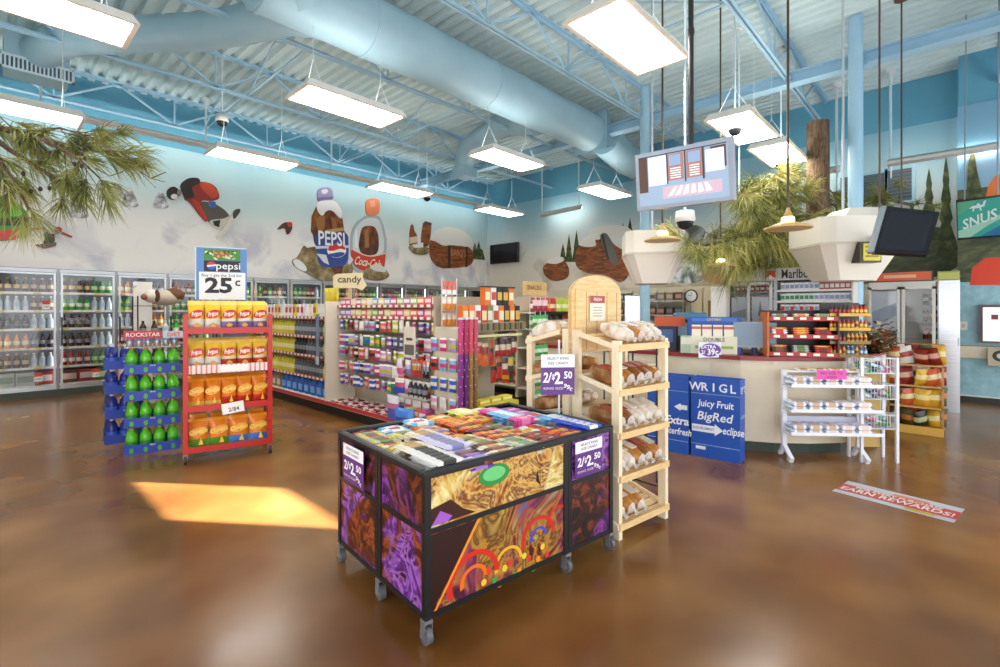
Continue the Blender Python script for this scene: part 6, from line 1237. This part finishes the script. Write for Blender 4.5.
b = B(); b.box(-.022, .96, 1.35, -.018, 1.18, 1.72, '#e8ecf2~5'); b.box(-.022, 1.25, 1.35, -.018, 1.46, 1.72, '#dfe4ea~5'); b.poly([(-.0225, 1.1, 1.45), (-.0225, 1.04, 1.45), (-.0225, 1.07, 1.68)], '#8a98a8'); b.poly([(-.0225, 1.45, 1.5), (-.0225, 1.26, 1.55), (-.0225, 1.26, 1.42), (-.0225, 1.45, 1.42)], '#a8b4c4'); b.build('poster', t)
for z in (1.05, 1.2, 1.35, 1.5, 1.65, 1.8):
    b = B(); b.box(0, .0, z-.012, .34, .86, z, '#2a2c30'); b.box(-.008, .0, z-.014, 0, .86, z+.016, '#e6e2da'); b.box(-.0, .9, z-.012, .34, L, z, '#b8b8b8'); b.build('shelf', t)
cg = [Kind(carton_b(.05, .02, .085, a, c), 'cigarette_pack') for a, c in (('#e8e4e0', '#c82a20'), ('#e8e8ec', '#8a98b8'), ('#3a86b8', '#d8e4ec'), ('#1c1c20', '#c8a84a'), ('#e4e8e4', '#3a8a5a'), ('#b82a24', '#e8e4e0'))]; cgn = ['white and red', 'white and grey', 'sky blue', 'black and gold', 'white and green', 'red']
for r_, z in enumerate((1.05, 1.2, 1.35, 1.5, 1.65, 1.8)):
    for i in range(14):
        c = [[0]*5+[5]*9, [3]*8+[0]*6, [1]*6+[2]*8, [1, 0]*7, [1]*7+[4]*7, [5]*6+[1]*8][r_][i]
        cg[c].put((bx+.04, 1.06+i*.058, z+.001), '%s cigarette pack, %s from right, %s open back bar shelf' % (cgn[c], N[i], N[r_]), 'cigarette pack', 'cigarette packs on the back bar', rot=(0, 0, -pi/2), scale=(1.1, 1, 1.35))
    for i in range(8):
        c = [5, 0, 0, 1, 1, 5][r_]; cg[c].put((bx+.1, 1.95+i*.068, z+.001), '%s cigarette pack, %s from right, %s shelf behind poster doors' % (cgn[c], N[i], N[r_]), 'cigarette pack', 'cigarette packs behind the poster doors', rot=(0, 0, -pi/2))
# glass door cabinet in the corner with signs on top, steel cooler
t = thing('display_cabinet', 'white framed two door glass cabinet by the stainless steel column', 'cabinet', (10.0, .27, 0)); L = .82
b = B(); b.box(.3, 0, 0, .35, L, 1.98, '#c8c4bc'); b.box(0, 0, 1.9, .35, L, 1.98, '#d4d0c6'); b.box(0, 0, 0, .3, L, .35, '#d4d0c6'); b.box(0, -.0, .35, .3, .02, 1.9, '#d4d0c6'); b.box(0, L-.02, .35, .3, L, 1.9, '#d4d0c6'); b.build('case', t)
for y0, y1 in ((.0, .4), (.42, .82)):
    b = B(); b.box(-.03, y0, .35, 0, y0+.04, 1.9, '#d8d4ca'); b.box(-.03, y1-.04, .35, 0, y1, 1.9, '#d8d4ca'); b.box(-.03, y0, 1.86, 0, y1, 1.9, '#d8d4ca'); b.box(-.03, y0, .35, 0, y1, .4, '#d8d4ca'); d_ = b.build('door', t); b = B(); b.box(-.02, y0+.04, .4, -.014, y1-.04, 1.86, 'glass'); b.build('pane', d_)
b = B(); b.box(-.01, .46, .95, -.006, .79, 1.84, '#dfe3ea~5'); b.poly([(-.011, .78, 1.2), (-.011, .47, 1.45), (-.011, .47, 1.65), (-.011, .78, 1.5)], '#b8c0d0~5'); b.build('poster', t)
for z in (.5, .8, 1.08, 1.35, 1.6): b = B(); b.box(0.005, .02, z-.012, .29, L-.02, z, '#b8b4ac'); b.build('shelf', t)
for r_, z in enumerate((.5, .8, 1.08, 1.35, 1.6)):
    for i in range(5): c = (r_*2+i) % 6; sbk[c].put((10.12, .09+i*.075, z+.001), '%s packet, %s from right, %s shelf, white glass cabinet' % (sbn[c], N[i], N[r_]), 'snack bag', 'packets in the white glass cabinet', rot=(0, 0, -pi/2), scale=(.45, .8, .9))
b = B(); b.box(0, 0, 0, .3, .78, .17, '#3a3a38'); b.box(-.004, .02, .02, 0, .76, .15, '#d8603a'); b.box(-.006, .2, .06, -.004, .6, .11, '#e8b08a'); tag(b.build('sign_box', None, (10.02, .3, 1.981)), 'orange and dark sign box lying on the white glass cabinet', 'sign')
b = B(); b.box(0, 0, 0, .7, .25, 1.98, 'brushed_steel'); b.box(-.004, .235, 0, 0, .25, 1.98, '#8a8d90~m'); b.box(-.012, .01, 1.0, 0, .025, 1.12, '#9a9da0~m'); tag(b.build('steel_panel', None, (10.0, .0, 0)), 'tall brushed stainless steel cooler side panel by the tiled wall', 'cooler panel')
b = B(); b.box(0, 0, 0, .5, .25, .14, '#9aa04a'); b.box(-.004, .01, .02, 0, .24, .12, '#b8b860'); tag(b.build('sign_box', None, (10.0, .0, 1.981)), 'small green sign box on top of the steel panel', 'sign')
# white tall display by the doors
p = onX(720, 320, 9.0); t = thing('lit_display_stand', 'white narrow freestanding display behind the lottery holder', 'stand', (9.0, p.y-.18, 0)); b = B(); b.box(0, 0, 0, .3, .34, 1.95, '#eceae8'); b.build('body', t); b = B(); b.box(-.01, .02, .9, 0, .32, 1.85, '#f4f4f4'); b.build('face_panel', t)
# ============================================================ FAR WALL: doors, clock, shelving
for i, (xa, xb) in enumerate(((686, 702), (704, 722))):
    ya, yb2 = onX(xa, 300, XB-.03).y, onX(xb, 300, XB-.03).y; b = B(); b.box(XB-.05, yb2, 0, XB-.002, ya, 2.02, '#cdbf9c~5'); b.box(XB-.06, yb2-.03, 0, XB-.002, yb2, 2.05, '#b8a988~5'); b.box(XB-.06, ya, 0, XB-.002, ya+.03, 2.05, '#b8a988~5')
    if i: b.box(XB-.055, yb2+.1, 1.3, XB-.05, ya-.1, 1.75, '#7a6440')
    struct(b.build('door_%d' % (i+1)))
p = onX(691, 296, XB-.07); t = thing('wall_clock', 'round black rimmed wall clock beside the cream doors', 'clock', p); b = B(); b.tube([(0, 0, 0), (.05, 0, 0)], .16, '#26282a', 28); b.build('rim', t); b = B(); b.tube([(-.004, 0, 0), (.0, 0, 0)], .13, '#ecebe4', 28); b.build('face', t)
b = B(); b.bar((-.008, 0, 0), (-.008, .07, .03), .006, .01, '#222222'); b.bar((-.008, 0, 0), (-.008, -.02, .1), .006, .008, '#222222'); b.build('hand', t)
t = thing('wall_shelving', 'wire shelving full of dark goods along the far wall left of the clock', 'shelving', (XB-.5, 5.0-.0, 0)); y1 = onX(570, 300, XB-.5).y; y0 = onX(683, 300, XB-.5).y; t.location.y = y0; LL = y1-y0
b = B()
for i in range(6): yy = LL*i/5; b.tube([(.0, yy, 0), (0, yy, 2.0)], .012, '#9a9c9e~m', 6); b.tube([(.44, yy, 0), (.44, yy, 2.0)], .012, '#9a9c9e~m', 6)
b.build('post', t)
for z in (.25, .65, 1.05, 1.4, 1.75): b = B(); b.box(0, 0, z-.015, .44, LL, z, '#7a7c7e'); b.box(-.012, 0, z-.02, 0, LL, z+.012, '#b0aea8'); b.build('shelf', t)
gc = [('#5a5650', '#8a8478', 'grey'), ('#3a3c3a', '#6a6a60', 'charcoal'), ('#8a7a68', '#b8a890', 'tan'), ('#b8b4aa', '#6a5a4a', 'pale'), ('#6a3a30', '#a88a78', 'rust'), ('#4a5a4a', '#9aa890', 'moss')]
GC = [Kind(carton_b(.17, .2, .2, a+'~6', c), 'grocery_box') for a, c, n in gc]; RJ = random.Random(2)
for r_, z in enumerate((.25, .65, 1.05, 1.4, 1.75)):
    n_ = int(LL/.22)
    for i in range(n_):
        c = RJ.randrange(6); GC[c].put((XB-.36, y0+.13+i*.22, z+.001), '%s boxed product, %s from right, %s shelf along far wall' % (gc[c][2], N[min(i, 29)], ['lowest', 'second', 'third', 'fourth', 'top'][r_]), 'box', 'boxed products on the far wall shelving', rot=(0, 0, -pi/2))
# ============================================================ WHITE CANOPIES
def canopy(c, w, d, h, lab, ang, side=None):
    t = thing('counter_canopy', lab, 'canopy', c, ang); b = B(); k = '#e9e2d4~5'
    def ring(sx_, sy_, z, ch): return [(sx_*x, sy_*y, z) for x, y in ((-1+ch, -1), (1-ch, -1), (1, -1+ch), (1, 1-ch), (1-ch, 1), (-1+ch, 1), (-1, 1-ch), (-1, -1+ch))]
    R = [ring(w*.58, d*.58, -h*.55, .3), ring(w, d, h*.05, .25), ring(w, d, h*.5, .25)]; v = sum(R, []); f = [tuple(range(7, -1, -1)), tuple(range(16, 24))]
    for r in (0, 8): f += [(r+i, r+(i+1) % 8, r+8+(i+1) % 8, r+8+i) for i in range(8)]
    b.add(v, f, k); b.build('shell', t)
    b = B(); R = [ring(w*1.012, d*1.012, h*.03, .25), ring(w*1.012, d*1.012, h*.07, .25)]; v = sum(R, []); b.add(v, [(i, (i+1) % 8, 8+(i+1) % 8, 8+i) for i in range(8)]+[tuple(range(7, -1, -1)), tuple(range(8, 16))], '#cfc6b4~5'); b.build('seam_band', t)
    b = B(); b.tube([(0, 0, h*.5), (0, 0, ZD-c[2])], .015, '#b8c4cc', 8); b.build('hanger_rod', t); return t
c = atd(652, 258, 6.6); canopy(c, .37, .37, .64, 'white tapered canopy hood left, above the lottery end of the counter', pi/8+.2)
c = atd(843, 250, 6.2); t = canopy(c, .5, .42, .72, 'white tapered canopy hood right, carrying the black monitor', YAW-pi/2)
b = B(); b.box(-.13, -.47, -.2, .12, -.25, .04, '#3a362e'); b.box(-.1, -.485, -.18, .1, -.47, .02, '#d8c81c~4')
for z in (-.14, -.08, -.03): b.box(-.08, -.488, z, .08, -.485, z+.02, '#8a7c10')
b.build('display_window', t)
b = B(); b.add([(-.2, -.3, .36), (.5, -.3, .36), (.4, .25, .36), (-.2, .25, .36), (-.05, -.2, .5), (.4, -.2, .5), (.35, .15, .5), (-.05, .15, .5)], [(0, 1, 5, 4), (1, 2, 6, 5), (2, 3, 7, 6), (3, 0, 4, 7), (4, 5, 6, 7)], '#e9e2d4~5'); b.build('top_hood', t)
# black monitor on the canopy
P = [atd(886, 206, 5.1), atd(940, 212, 4.9), atd(927, 255, 4.75), atd(873, 252, 4.95)]
t = thing('hanging_monitor', 'black blank monitor tilted down from the right canopy', 'monitor', P[3]); o = P[3]; nrm = (P[1]-P[0]).cross(P[3]-P[0]).normalized(); 
if nrm.dot(o-Vector((0, 0, EYE))) < 0: nrm = -nrm
b = B(); b.poly([p_-o for p_ in P], '#17181c~3', nrm*.05); b.build('casing', t)
c = sum(P, Vector())/4; b = B(); b.poly([(p_-c)*.86+c-o-nrm*.003 for p_ in P], '#20222c~2', nrm*.002); b.build('screen', t)
b = B(); b.bar(P[0]-o+nrm*.02-(P[1]-P[0])*.03, P[3]-o+nrm*.02-(P[1]-P[0])*.03, .06, .03, '#b8bcc4~m'); b.build('silver_side', t)
b = B(); cw = atd(868, 240, 6.05); b.tube([c-o+nrm*.05, cw-o], .03, '#d8d2c6', 8); b.build('arm', t)
# big screen
P = [atd(635, 155.5, 4.37), atd(732, 135.5, 3.83), atd(734, 199.5, 3.83), atd(637.5, 211, 4.37)]; o = P[3]
t = thing('hanging_screen', 'large grey framed screen hanging on a black pole, showing a shop front', 'television', o); nrm = (P[1]-P[0]).cross(P[3]-P[0]).normalized()
if nrm.dot(o-Vector((0, 0, EYE))) < 0: nrm = -nrm
b = B(); b.poly([p_-o for p_ in P], '#a9b2be~3', nrm*.07); b.build('casing', t); c = sum(P, Vector())/4
ex = (P[2]-P[3]); ey = (P[0]-P[3])
def SQ(u, v, off=-.004): return ex*u+ey*v+nrm*off
def quad(b, u0, v0, u1, v1, k, off=-.004): b.poly([SQ(u0, v0, off), SQ(u1, v0, off), SQ(u1, v1, off), SQ(u0, v1, off)], k)
b = B(); quad(b, .035, .06, .965, .94, 'screen_on'); b.build('screen', t)
for k_, c_ in (('s_white', '#e8ecf4'), ('s_brown', '#5a4238'), ('s_red', '#a8786c'), ('s_pink', '#c8b0c0'), ('s_dark', '#3a3c4c'), ('s_blue', '#8aa4c8')): emit(k_, c_, .24)
b = B(); quad(b, .04, .3, .14, .92, 's_brown', -.005); quad(b, .15, .4, .35, .9, 's_white', -.005); quad(b, .36, .45, .53, .9, 's_red', -.005); quad(b, .56, .45, .72, .9, 's_red', -.005); quad(b, .75, .5, .93, .86, 's_white', -.005); quad(b, .8, .55, .95, .9, 's_brown', -.0045)
quad(b, .38, .7, .5, .88, 's_blue', -.006); quad(b, .58, .7, .7, .88, 's_blue', -.006); quad(b, .35, .4, .365, .93, 's_dark', -.007); quad(b, .54, .4, .555, .93, 's_dark', -.007); quad(b, .72, .4, .74, .93, 's_dark', -.007); quad(b, .04, .91, .96, .93, 's_dark', -.007); quad(b, .3, .15, .9, .36, 's_pink', -.005)
for i in range(5): quad(b, .39, .48+i*.04, .5, .5+i*.04, 's_white', -.006); quad(b, .59, .48+i*.04, .69, .5+i*.04, 's_white', -.006)
for i in range(6): b.poly([SQ(.35+i*.08, .18, -.006), SQ(.41+i*.08, .2, -.006), SQ(.46+i*.06, .34, -.006), SQ(.43+i*.06, .34, -.006)], 's_white')
b.build('screen_picture', t)
q = atd(691, 140, 4.2); b = B(); b.tube([Vector((q.x, q.y, 2.9))-o, Vector((q.x, q.y, ZD))-o], .022, '#2c2a2a', 10); b.tube([Vector((q.x, q.y, 3.9))-o, Vector((q.x, q.y, 3.95))-o], .028, '#2c2a2a', 10); b.build('pole', t)
b = B(); b.bar(c-o+nrm*.07, Vector((q.x, q.y, c.z))-o, .08, .1, '#2c2a2a'); b.bar(Vector((q.x, q.y, c.z-.1))-o, Vector((q.x, q.y, 2.95))-o, .05, .05, '#2c2a2a'); b.build('bracket', t)
# pendant lamps
def pendant(p, lab, rodtop, s=1):
    t = thing('pendant_lamp', lab, 'lamp', p, 0, 'brass pendant lamps over the counter'); b = B()
    b.lathe([(.2*s, -.0), (.205*s, .012), (.13*s, .04), (.07*s, .06), (.06*s, .065)], '#c9a86a~4', 28); b.build('shade', t)
    b = B(); b.lathe([(.055*s, .065), (.055*s, .1), (.045*s, .11)], 'warmbulb', 16); b.lathe([(.05*s, .11), (.03*s, .15), (.012, .2)], '#b8985a~4', 16); b.build('fitting', t)
    b = B(); b.tube([(0, 0, .19), (0, 0, ZD-p[2]-.01)], .011, '#4a3c30', 8); b.build('rod', t); b = B(); b.lathe([(.02, ZD-p[2]-.05), (.08, ZD-p[2]-.03), (.085, ZD-p[2]-.003)], '#5c4434', 18); b.build('ceiling_rose', t); return t
pendant(atd(788, 229, 4.6), 'brass dish pendant lamp nearest, in front of the pine branch', 0)
pendant(atd(662.5, 241, 5.6), 'brass dish pendant lamp over the left white canopy', 0)
pendant(atd(720.5, 267, 6.6), 'brass dish pendant lamp low before the purple ridge', 0)
for px, py, d, l in ((879.5, 300, 5.9, 'thin dark rod nearest the blue column, hanging to the counter'), (901.5, 290, 6.7, 'thin dark rod right of the other, hanging behind the monitor')):
    p = atd(px, 232, d); t = thing('hanger_rod', l, 'rod', (p.x, p.y, 2.6)); b = B(); b.tube([(0, 0, 0), (0, 0, ZD-2.62)], .011, '#54463c', 8); b.build('rod', t); b = B(); b.lathe([(.02, ZD-2.65), (.08, ZD-2.63), (.085, ZD-2.603)], '#5c4434', 18); b.build('ceiling_rose', t)
for px, d, z, l in ((563.5+327.5, 8.8, 3.9, 'white sprinkler rod right of the blue column'), (837, 9.2, 3.6, 'white sprinkler rod left of the blue column')):
    p = atd(px, 150, d); t = thing('sprinkler_drop', l, 'sprinkler', (p.x, p.y, z)); b = B(); b.tube([(0, 0, 0), (0, 0, ZD-z)], .014, '#d8dfe2', 8); b.build('pipe', t); b = B(); b.lathe([(.02, ZD-z-.06), (.07, ZD-z-.05), (.075, ZD-z)], '#d8dadc', 14); b.build('rose', t)
# ============================================================ ARTIFICIAL PINE TREES
def needles(b, base, d, n, L, R, k):
    d = d.normalized(); u = d.cross(Vector((0, 0, 1))); u = u.normalized() if u.length > .1 else Vector((1, 0, 0)); w = d.cross(u)
    for i in range(n):
        a = R.uniform(0, 2*pi); sp = R.uniform(.15, .85); q = (d*cos(sp)+(u*cos(a)+w*sin(a))*sin(sp)).normalized(); l = L*R.uniform(.6, 1.1)
        p0 = base+d*R.uniform(-.06, .06); m = p0+q*l*.55; e = p0+q*l+Vector((0, 0, -.22*l)); s = q.cross(Vector((R.uniform(-1, 1), R.uniform(-1, 1), R.uniform(-1, 1)))).normalized()*(.0028 if L < .3 else .004)
        b.add([p0-s, p0+s, m+s, m-s, e], [(0, 1, 2, 3), (3, 2, 4)], k)
def pine(t, segs, seed, L=.22, n=46, keys=('needles', 'needles')):
    R = random.Random(seed); o = Vector(t.location); wd_ = B(); nd = B()
    for pts, r0 in segs:
        P_s = [Vector(p)-o for p in pts]; wd_.tube(P_s, [r0*(1-.75*i/(len(P_s)-1)) for i in range(len(P_s))], 'bark', 6)
        for i in range(len(P_s)-1):
            a, c = P_s[i], P_s[i+1]; ln = (c-a).length; st = max(1, int(ln/.06))
            for j in range(st):
                q = a.lerp(c, j/st)
                if i == 0 and j < st*.3: continue
                dd_ = (c-a).normalized()
                if R.random() < .95:
                    tw = (dd_+Vector((R.uniform(-1, 1), R.uniform(-1, 1), R.uniform(-.8, .5)))*.9).normalized(); e = q+tw*R.uniform(.08, .26); wd_.tube([q, e], [.004, .002], 'bark', 4)
                    needles(nd, e, tw, n, L, R, keys[R.random() < .4])
    wd_.build('branch', t); x = nd.build('needles', t); x['kind'] = 'stuff'
D_ = 3.6
def A(px, py, d=D_): return atd(px, py, d)
o = A(-40, 110, 3.7); t = thing('pine_bough', 'green artificial pine bough reaching in from the left edge of the view', 'pine branch', o)
pine(t, [([A(-40, 110), A(0, 128), A(40, 138), A(75, 148), A(112, 152)], .03), ([A(-30, 120), A(10, 150), A(45, 172), A(72, 190)], .025), ([A(40, 138, 3.4), A(80, 160, 3.4), A(100, 178, 3.4)], .015), ([A(-30, 130, 3.3), A(0, 160, 3.3), A(20, 190, 3.3), A(28, 210, 3.3)], .02), ([A(55, 142, 3.8), A(95, 150, 3.9), A(120, 158, 4), A(136, 164, 4)], .012), ([A(20, 133), A(60, 128), A(95, 138)], .012), ([A(-30, 105, 3.5), A(-5, 112, 3.5), A(12, 128, 3.5)], .012)], 1, .2, 60)
b = B()
for s_ in ([(95, 168), (110, 176), (122, 172), (130, 165)], [(130, 165), (150, 178), (165, 182)], [(120, 158), (140, 172), (156, 188)], [(152, 178), (166, 172)]):
    b.tube([A(x, y, 4.0)-o for x, y in s_], [.006, .003] if len(s_) == 2 else [.006]+[.004]*(len(s_)-2)+[.002], 'bark', 5)
b.build('bare_twig', t); RP = random.Random(6)
for i in range(14): b = B(); c_ = A(RP.uniform(5, 100), RP.uniform(135, 205), 3.35)-o; blob(b, c_, (.012, .012, .017), '#3a2a1c', 6); b.build('pine_cone', t)
b = B(); b.tube([Vector((-.75, 4.9, 0)), Vector((-.73, 4.9, 2.9)), Vector((-.7, 4.85, ZD))], [.2, .17, .15], 'bark', 14); tag(b.build('tree_trunk'), 'artificial pine trunk just beyond the left edge carrying the bough', 'tree trunk')
q = onX(818, 180, 9.4); t = thing('pine_tree', 'artificial yellow green pine tree with bark trunk behind the pendant lamp', 'tree', (q.x, q.y, 0))
b = B(); b.tube([(0, 0, 0), (.02, .01, 2.2), (0, 0, 4.6)], [.2, .17, .16], 'bark', 16); b.build('trunk', t)
pine(t, [([A(818, 205, 8.0), A(790, 195, 7.6), A(760, 192, 7), A(735, 195, 6.6)], .05), ([A(815, 215, 8.0), A(780, 222, 7.4), A(740, 236, 6.6), A(706, 245, 6.2)], .05), ([A(812, 195, 8.0), A(790, 182, 7.8), A(768, 180, 7.2)], .03), ([A(815, 220, 8.0), A(795, 235, 7.8), A(770, 255, 7.2), A(748, 265, 7)], .04), ([A(820, 200, 8.0), A(835, 205, 8), A(842, 225, 7.8)], .03), ([A(760, 193, 7), A(750, 205, 6.8), A(765, 230, 6.8)], .02), ([A(780, 222, 7.4), A(760, 240, 7), A(735, 258, 6.8), A(722, 262, 6.8)], .02), ([A(800, 200, 8.4), A(775, 210, 7.8), A(790, 225, 7.6), A(800, 248, 7.6)], .03),
    ([A(706, 245, 6.2), A(690, 243, 6), A(678, 236, 6)], .012), ([A(810, 190, 8.6), A(830, 190, 8.3), A(850, 215, 8.2)], .02)], 2, .42, 46, ('needles', 'needles_yellow'))
t = thing('pine_bough', 'dark green artificial pine bough right of the blue column', 'pine branch', A(912, 205, 8.7))
pine(t, [([A(912, 205, 8.7), A(890, 200, 8.6), A(870, 203, 8.5), A(862, 208, 8.4)], .03), ([A(912, 205, 8.7), A(925, 203, 8.5)], .02), ([A(900, 203, 8.6), A(885, 192, 8.6), A(872, 195, 8.5)], .02)], 3, .3, 30)
# ============================================================ TEAL SIGN, WALL MACHINE, FLOOR MAT
P = [atd(956, 200, 7.2), atd(1004, 194.5, 6.6), atd(1004, 237, 6.6), atd(957.5, 240, 7.2)]; o = P[3]; t = thing('hanging_sign', 'teal SNUS sign box with white camel hanging at the right edge', 'sign', o); nrm = (P[1]-P[0]).cross(P[3]-P[0]).normalized()
if nrm.dot(o-Vector((0, 0, EYE))) < 0: nrm = -nrm
b = B(); b.poly([p_-o for p_ in P], '#22262a', nrm*.08); b.build('casing', t); ex = P[2]-P[3]; ey = P[0]-P[3]
def quad2(b, pts, k, off): b.poly([ex*u+ey*v-nrm*off for u, v in pts], k)
b = B(); quad2(b, [(.03, .05), (1, .05), (1, .93), (.03, .93)], 'sign_lit', .003); b.build('face', t)
b = B(); quad2(b, [(.03, .05), (.3, .05), (.7, .3), (1, .45), (1, .55), (.6, .4), (.03, .22)], '#a8dccc', .005); quad2(b, [(.03, .6), (.3, .75), (.5, .93), (.03, .93)], '#5ab08c', .005); quad2(b, [(.5, .05), (1, .05), (1, .3)], '#2a7ab0', .0055); b.build('swoosh', t)
M_ = Matrix.Identity(4); xx = ex.normalized(); yy = ey.normalized(); cc_ = ex*.52+ey*.45-nrm*.008; ss = .2
for i in range(3): M_[i][0] = (xx*.95+yy*.25)[i]*ss*1.0; M_[i][1] = yy[i]*ss; M_[i][2] = -nrm[i]; M_[i][3] = cc_[i]
b = B(); b.text('SNUS', M_, '#e8f0ee', .02); b.build('lettering', t)
b = B(); quad2(b, [(.3, .74), (.38, .8), (.46, .8), (.5, .86), (.55, .8), (.6, .8), (.62, .88), (.68, .9), (.66, .84), (.64, .76), (.56, .74), (.58, .66), (.55, .66), (.52, .73), (.42, .73), (.4, .66), (.37, .66), (.38, .74)], '#e8f0ee', .007); b.build('camel_figure', t)
b = B(); b.tube([ey*.98+ex*.2, Vector((ex.x*.2, ex.y*.2, ZD-o.z))], .01, '#8a9aa4', 6); b.tube([ey*.98+ex*.9, Vector((ex.x*.9, ex.y*.9, ZD-o.z))], .01, '#8a9aa4', 6); b.build('hanger_rod', t)
ya = onX(979, 340, 11.2).y; t = thing('cash_machine', 'stainless framed cash machine set in the blue tiled wall', 'cash machine', (11.2, ya, 1.0)); 
b = B(); b.box(-.0, -.62, -.0, .09, 0, .62, '#6a4a44'); b.build('surround', t); b = B(); b.bbox(-.02, -.58, .03, .0, -.04, .58, 'brushed_steel', .005); b.box(-.03, -.5, .25, -.02, -.25, .5, '#22262c~2'); b.box(-.03, -.22, .38, -.02, -.14, .46, '#7a2a2a'); b.build('front_plate', t)
b = B(); b.box(-.06, -.6, -.36, .09, -.1, -.08, '#b8a98c'); b.add([(-.062, -.25+.1*cos(a), -.2+.09*sin(a)) for a in [i*pi/10 for i in range(20)]], [tuple(range(20))], '#222222'); b.add([(-.0635, -.25+.05*cos(a), -.2+.045*sin(a)) for a in [i*pi/10 for i in range(20)]], [tuple(range(20))], '#c8c4b8'); b.build('lower_tray', t)
b = B(); b.box(-.01, 0, 0, .0, .1, .14, '#d8d4c8'); b.box(-.014, .03, .04, -.01, .07, .1, '#b8b4a8'); tag(b.build('wall_switch', None, (11.3, -.09, 1.2)), 'cream wall switch left of the cash machine', 'switch')
m4 = [G(832, 491), G(848, 481), G(961, 505), G(954, 523)]; o = m4[0]; t = thing('floor_decal', 'red and grey EARN REWARDS floor decal on the polished concrete', 'floor decal', (o.x, o.y, 0)); e1 = m4[3]-m4[0]; e2 = m4[1]-m4[0]
def fq(u0, v0, u1, v1, z): return [e1*u+e2*v+Vector((0, 0, z)) for u, v in ((u0, v0), (u1, v0), (u1, v1), (u0, v1))]
b = B(); b.poly(fq(0, 0, 1, 1, .001), '#b9bec4~4', (0, 0, .001)); b.build('sheet', t); b = B(); b.poly(fq(0, .2, 1, .72, .0025), '#b8322a~4'); b.poly(fq(.45, .72, .75, .86, .0027), '#c87a5a~4'); b.poly(fq(.62, .06, .85, .2, .0027), '#b8a83a~4'); b.build('red_band', t)
x1 = e1.normalized(); y1_ = Vector((-x1.y, x1.x, 0))
for s_, v, z in (('EARN REWARDS!', .4, .128), ('FOR EVERY PURCHASE', .62, .075)):
    M_ = Matrix.Identity(4); c_ = e1*.5+e2*v+Vector((0, 0, .004))
    for i in range(3): M_[i][0] = x1[i]*z*.75; M_[i][1] = y1_[i]*z; M_[i][3] = c_[i]
    b = B(); b.text(s_, M_, '#f0e6e0~4', .02); b.build('lettering', t)
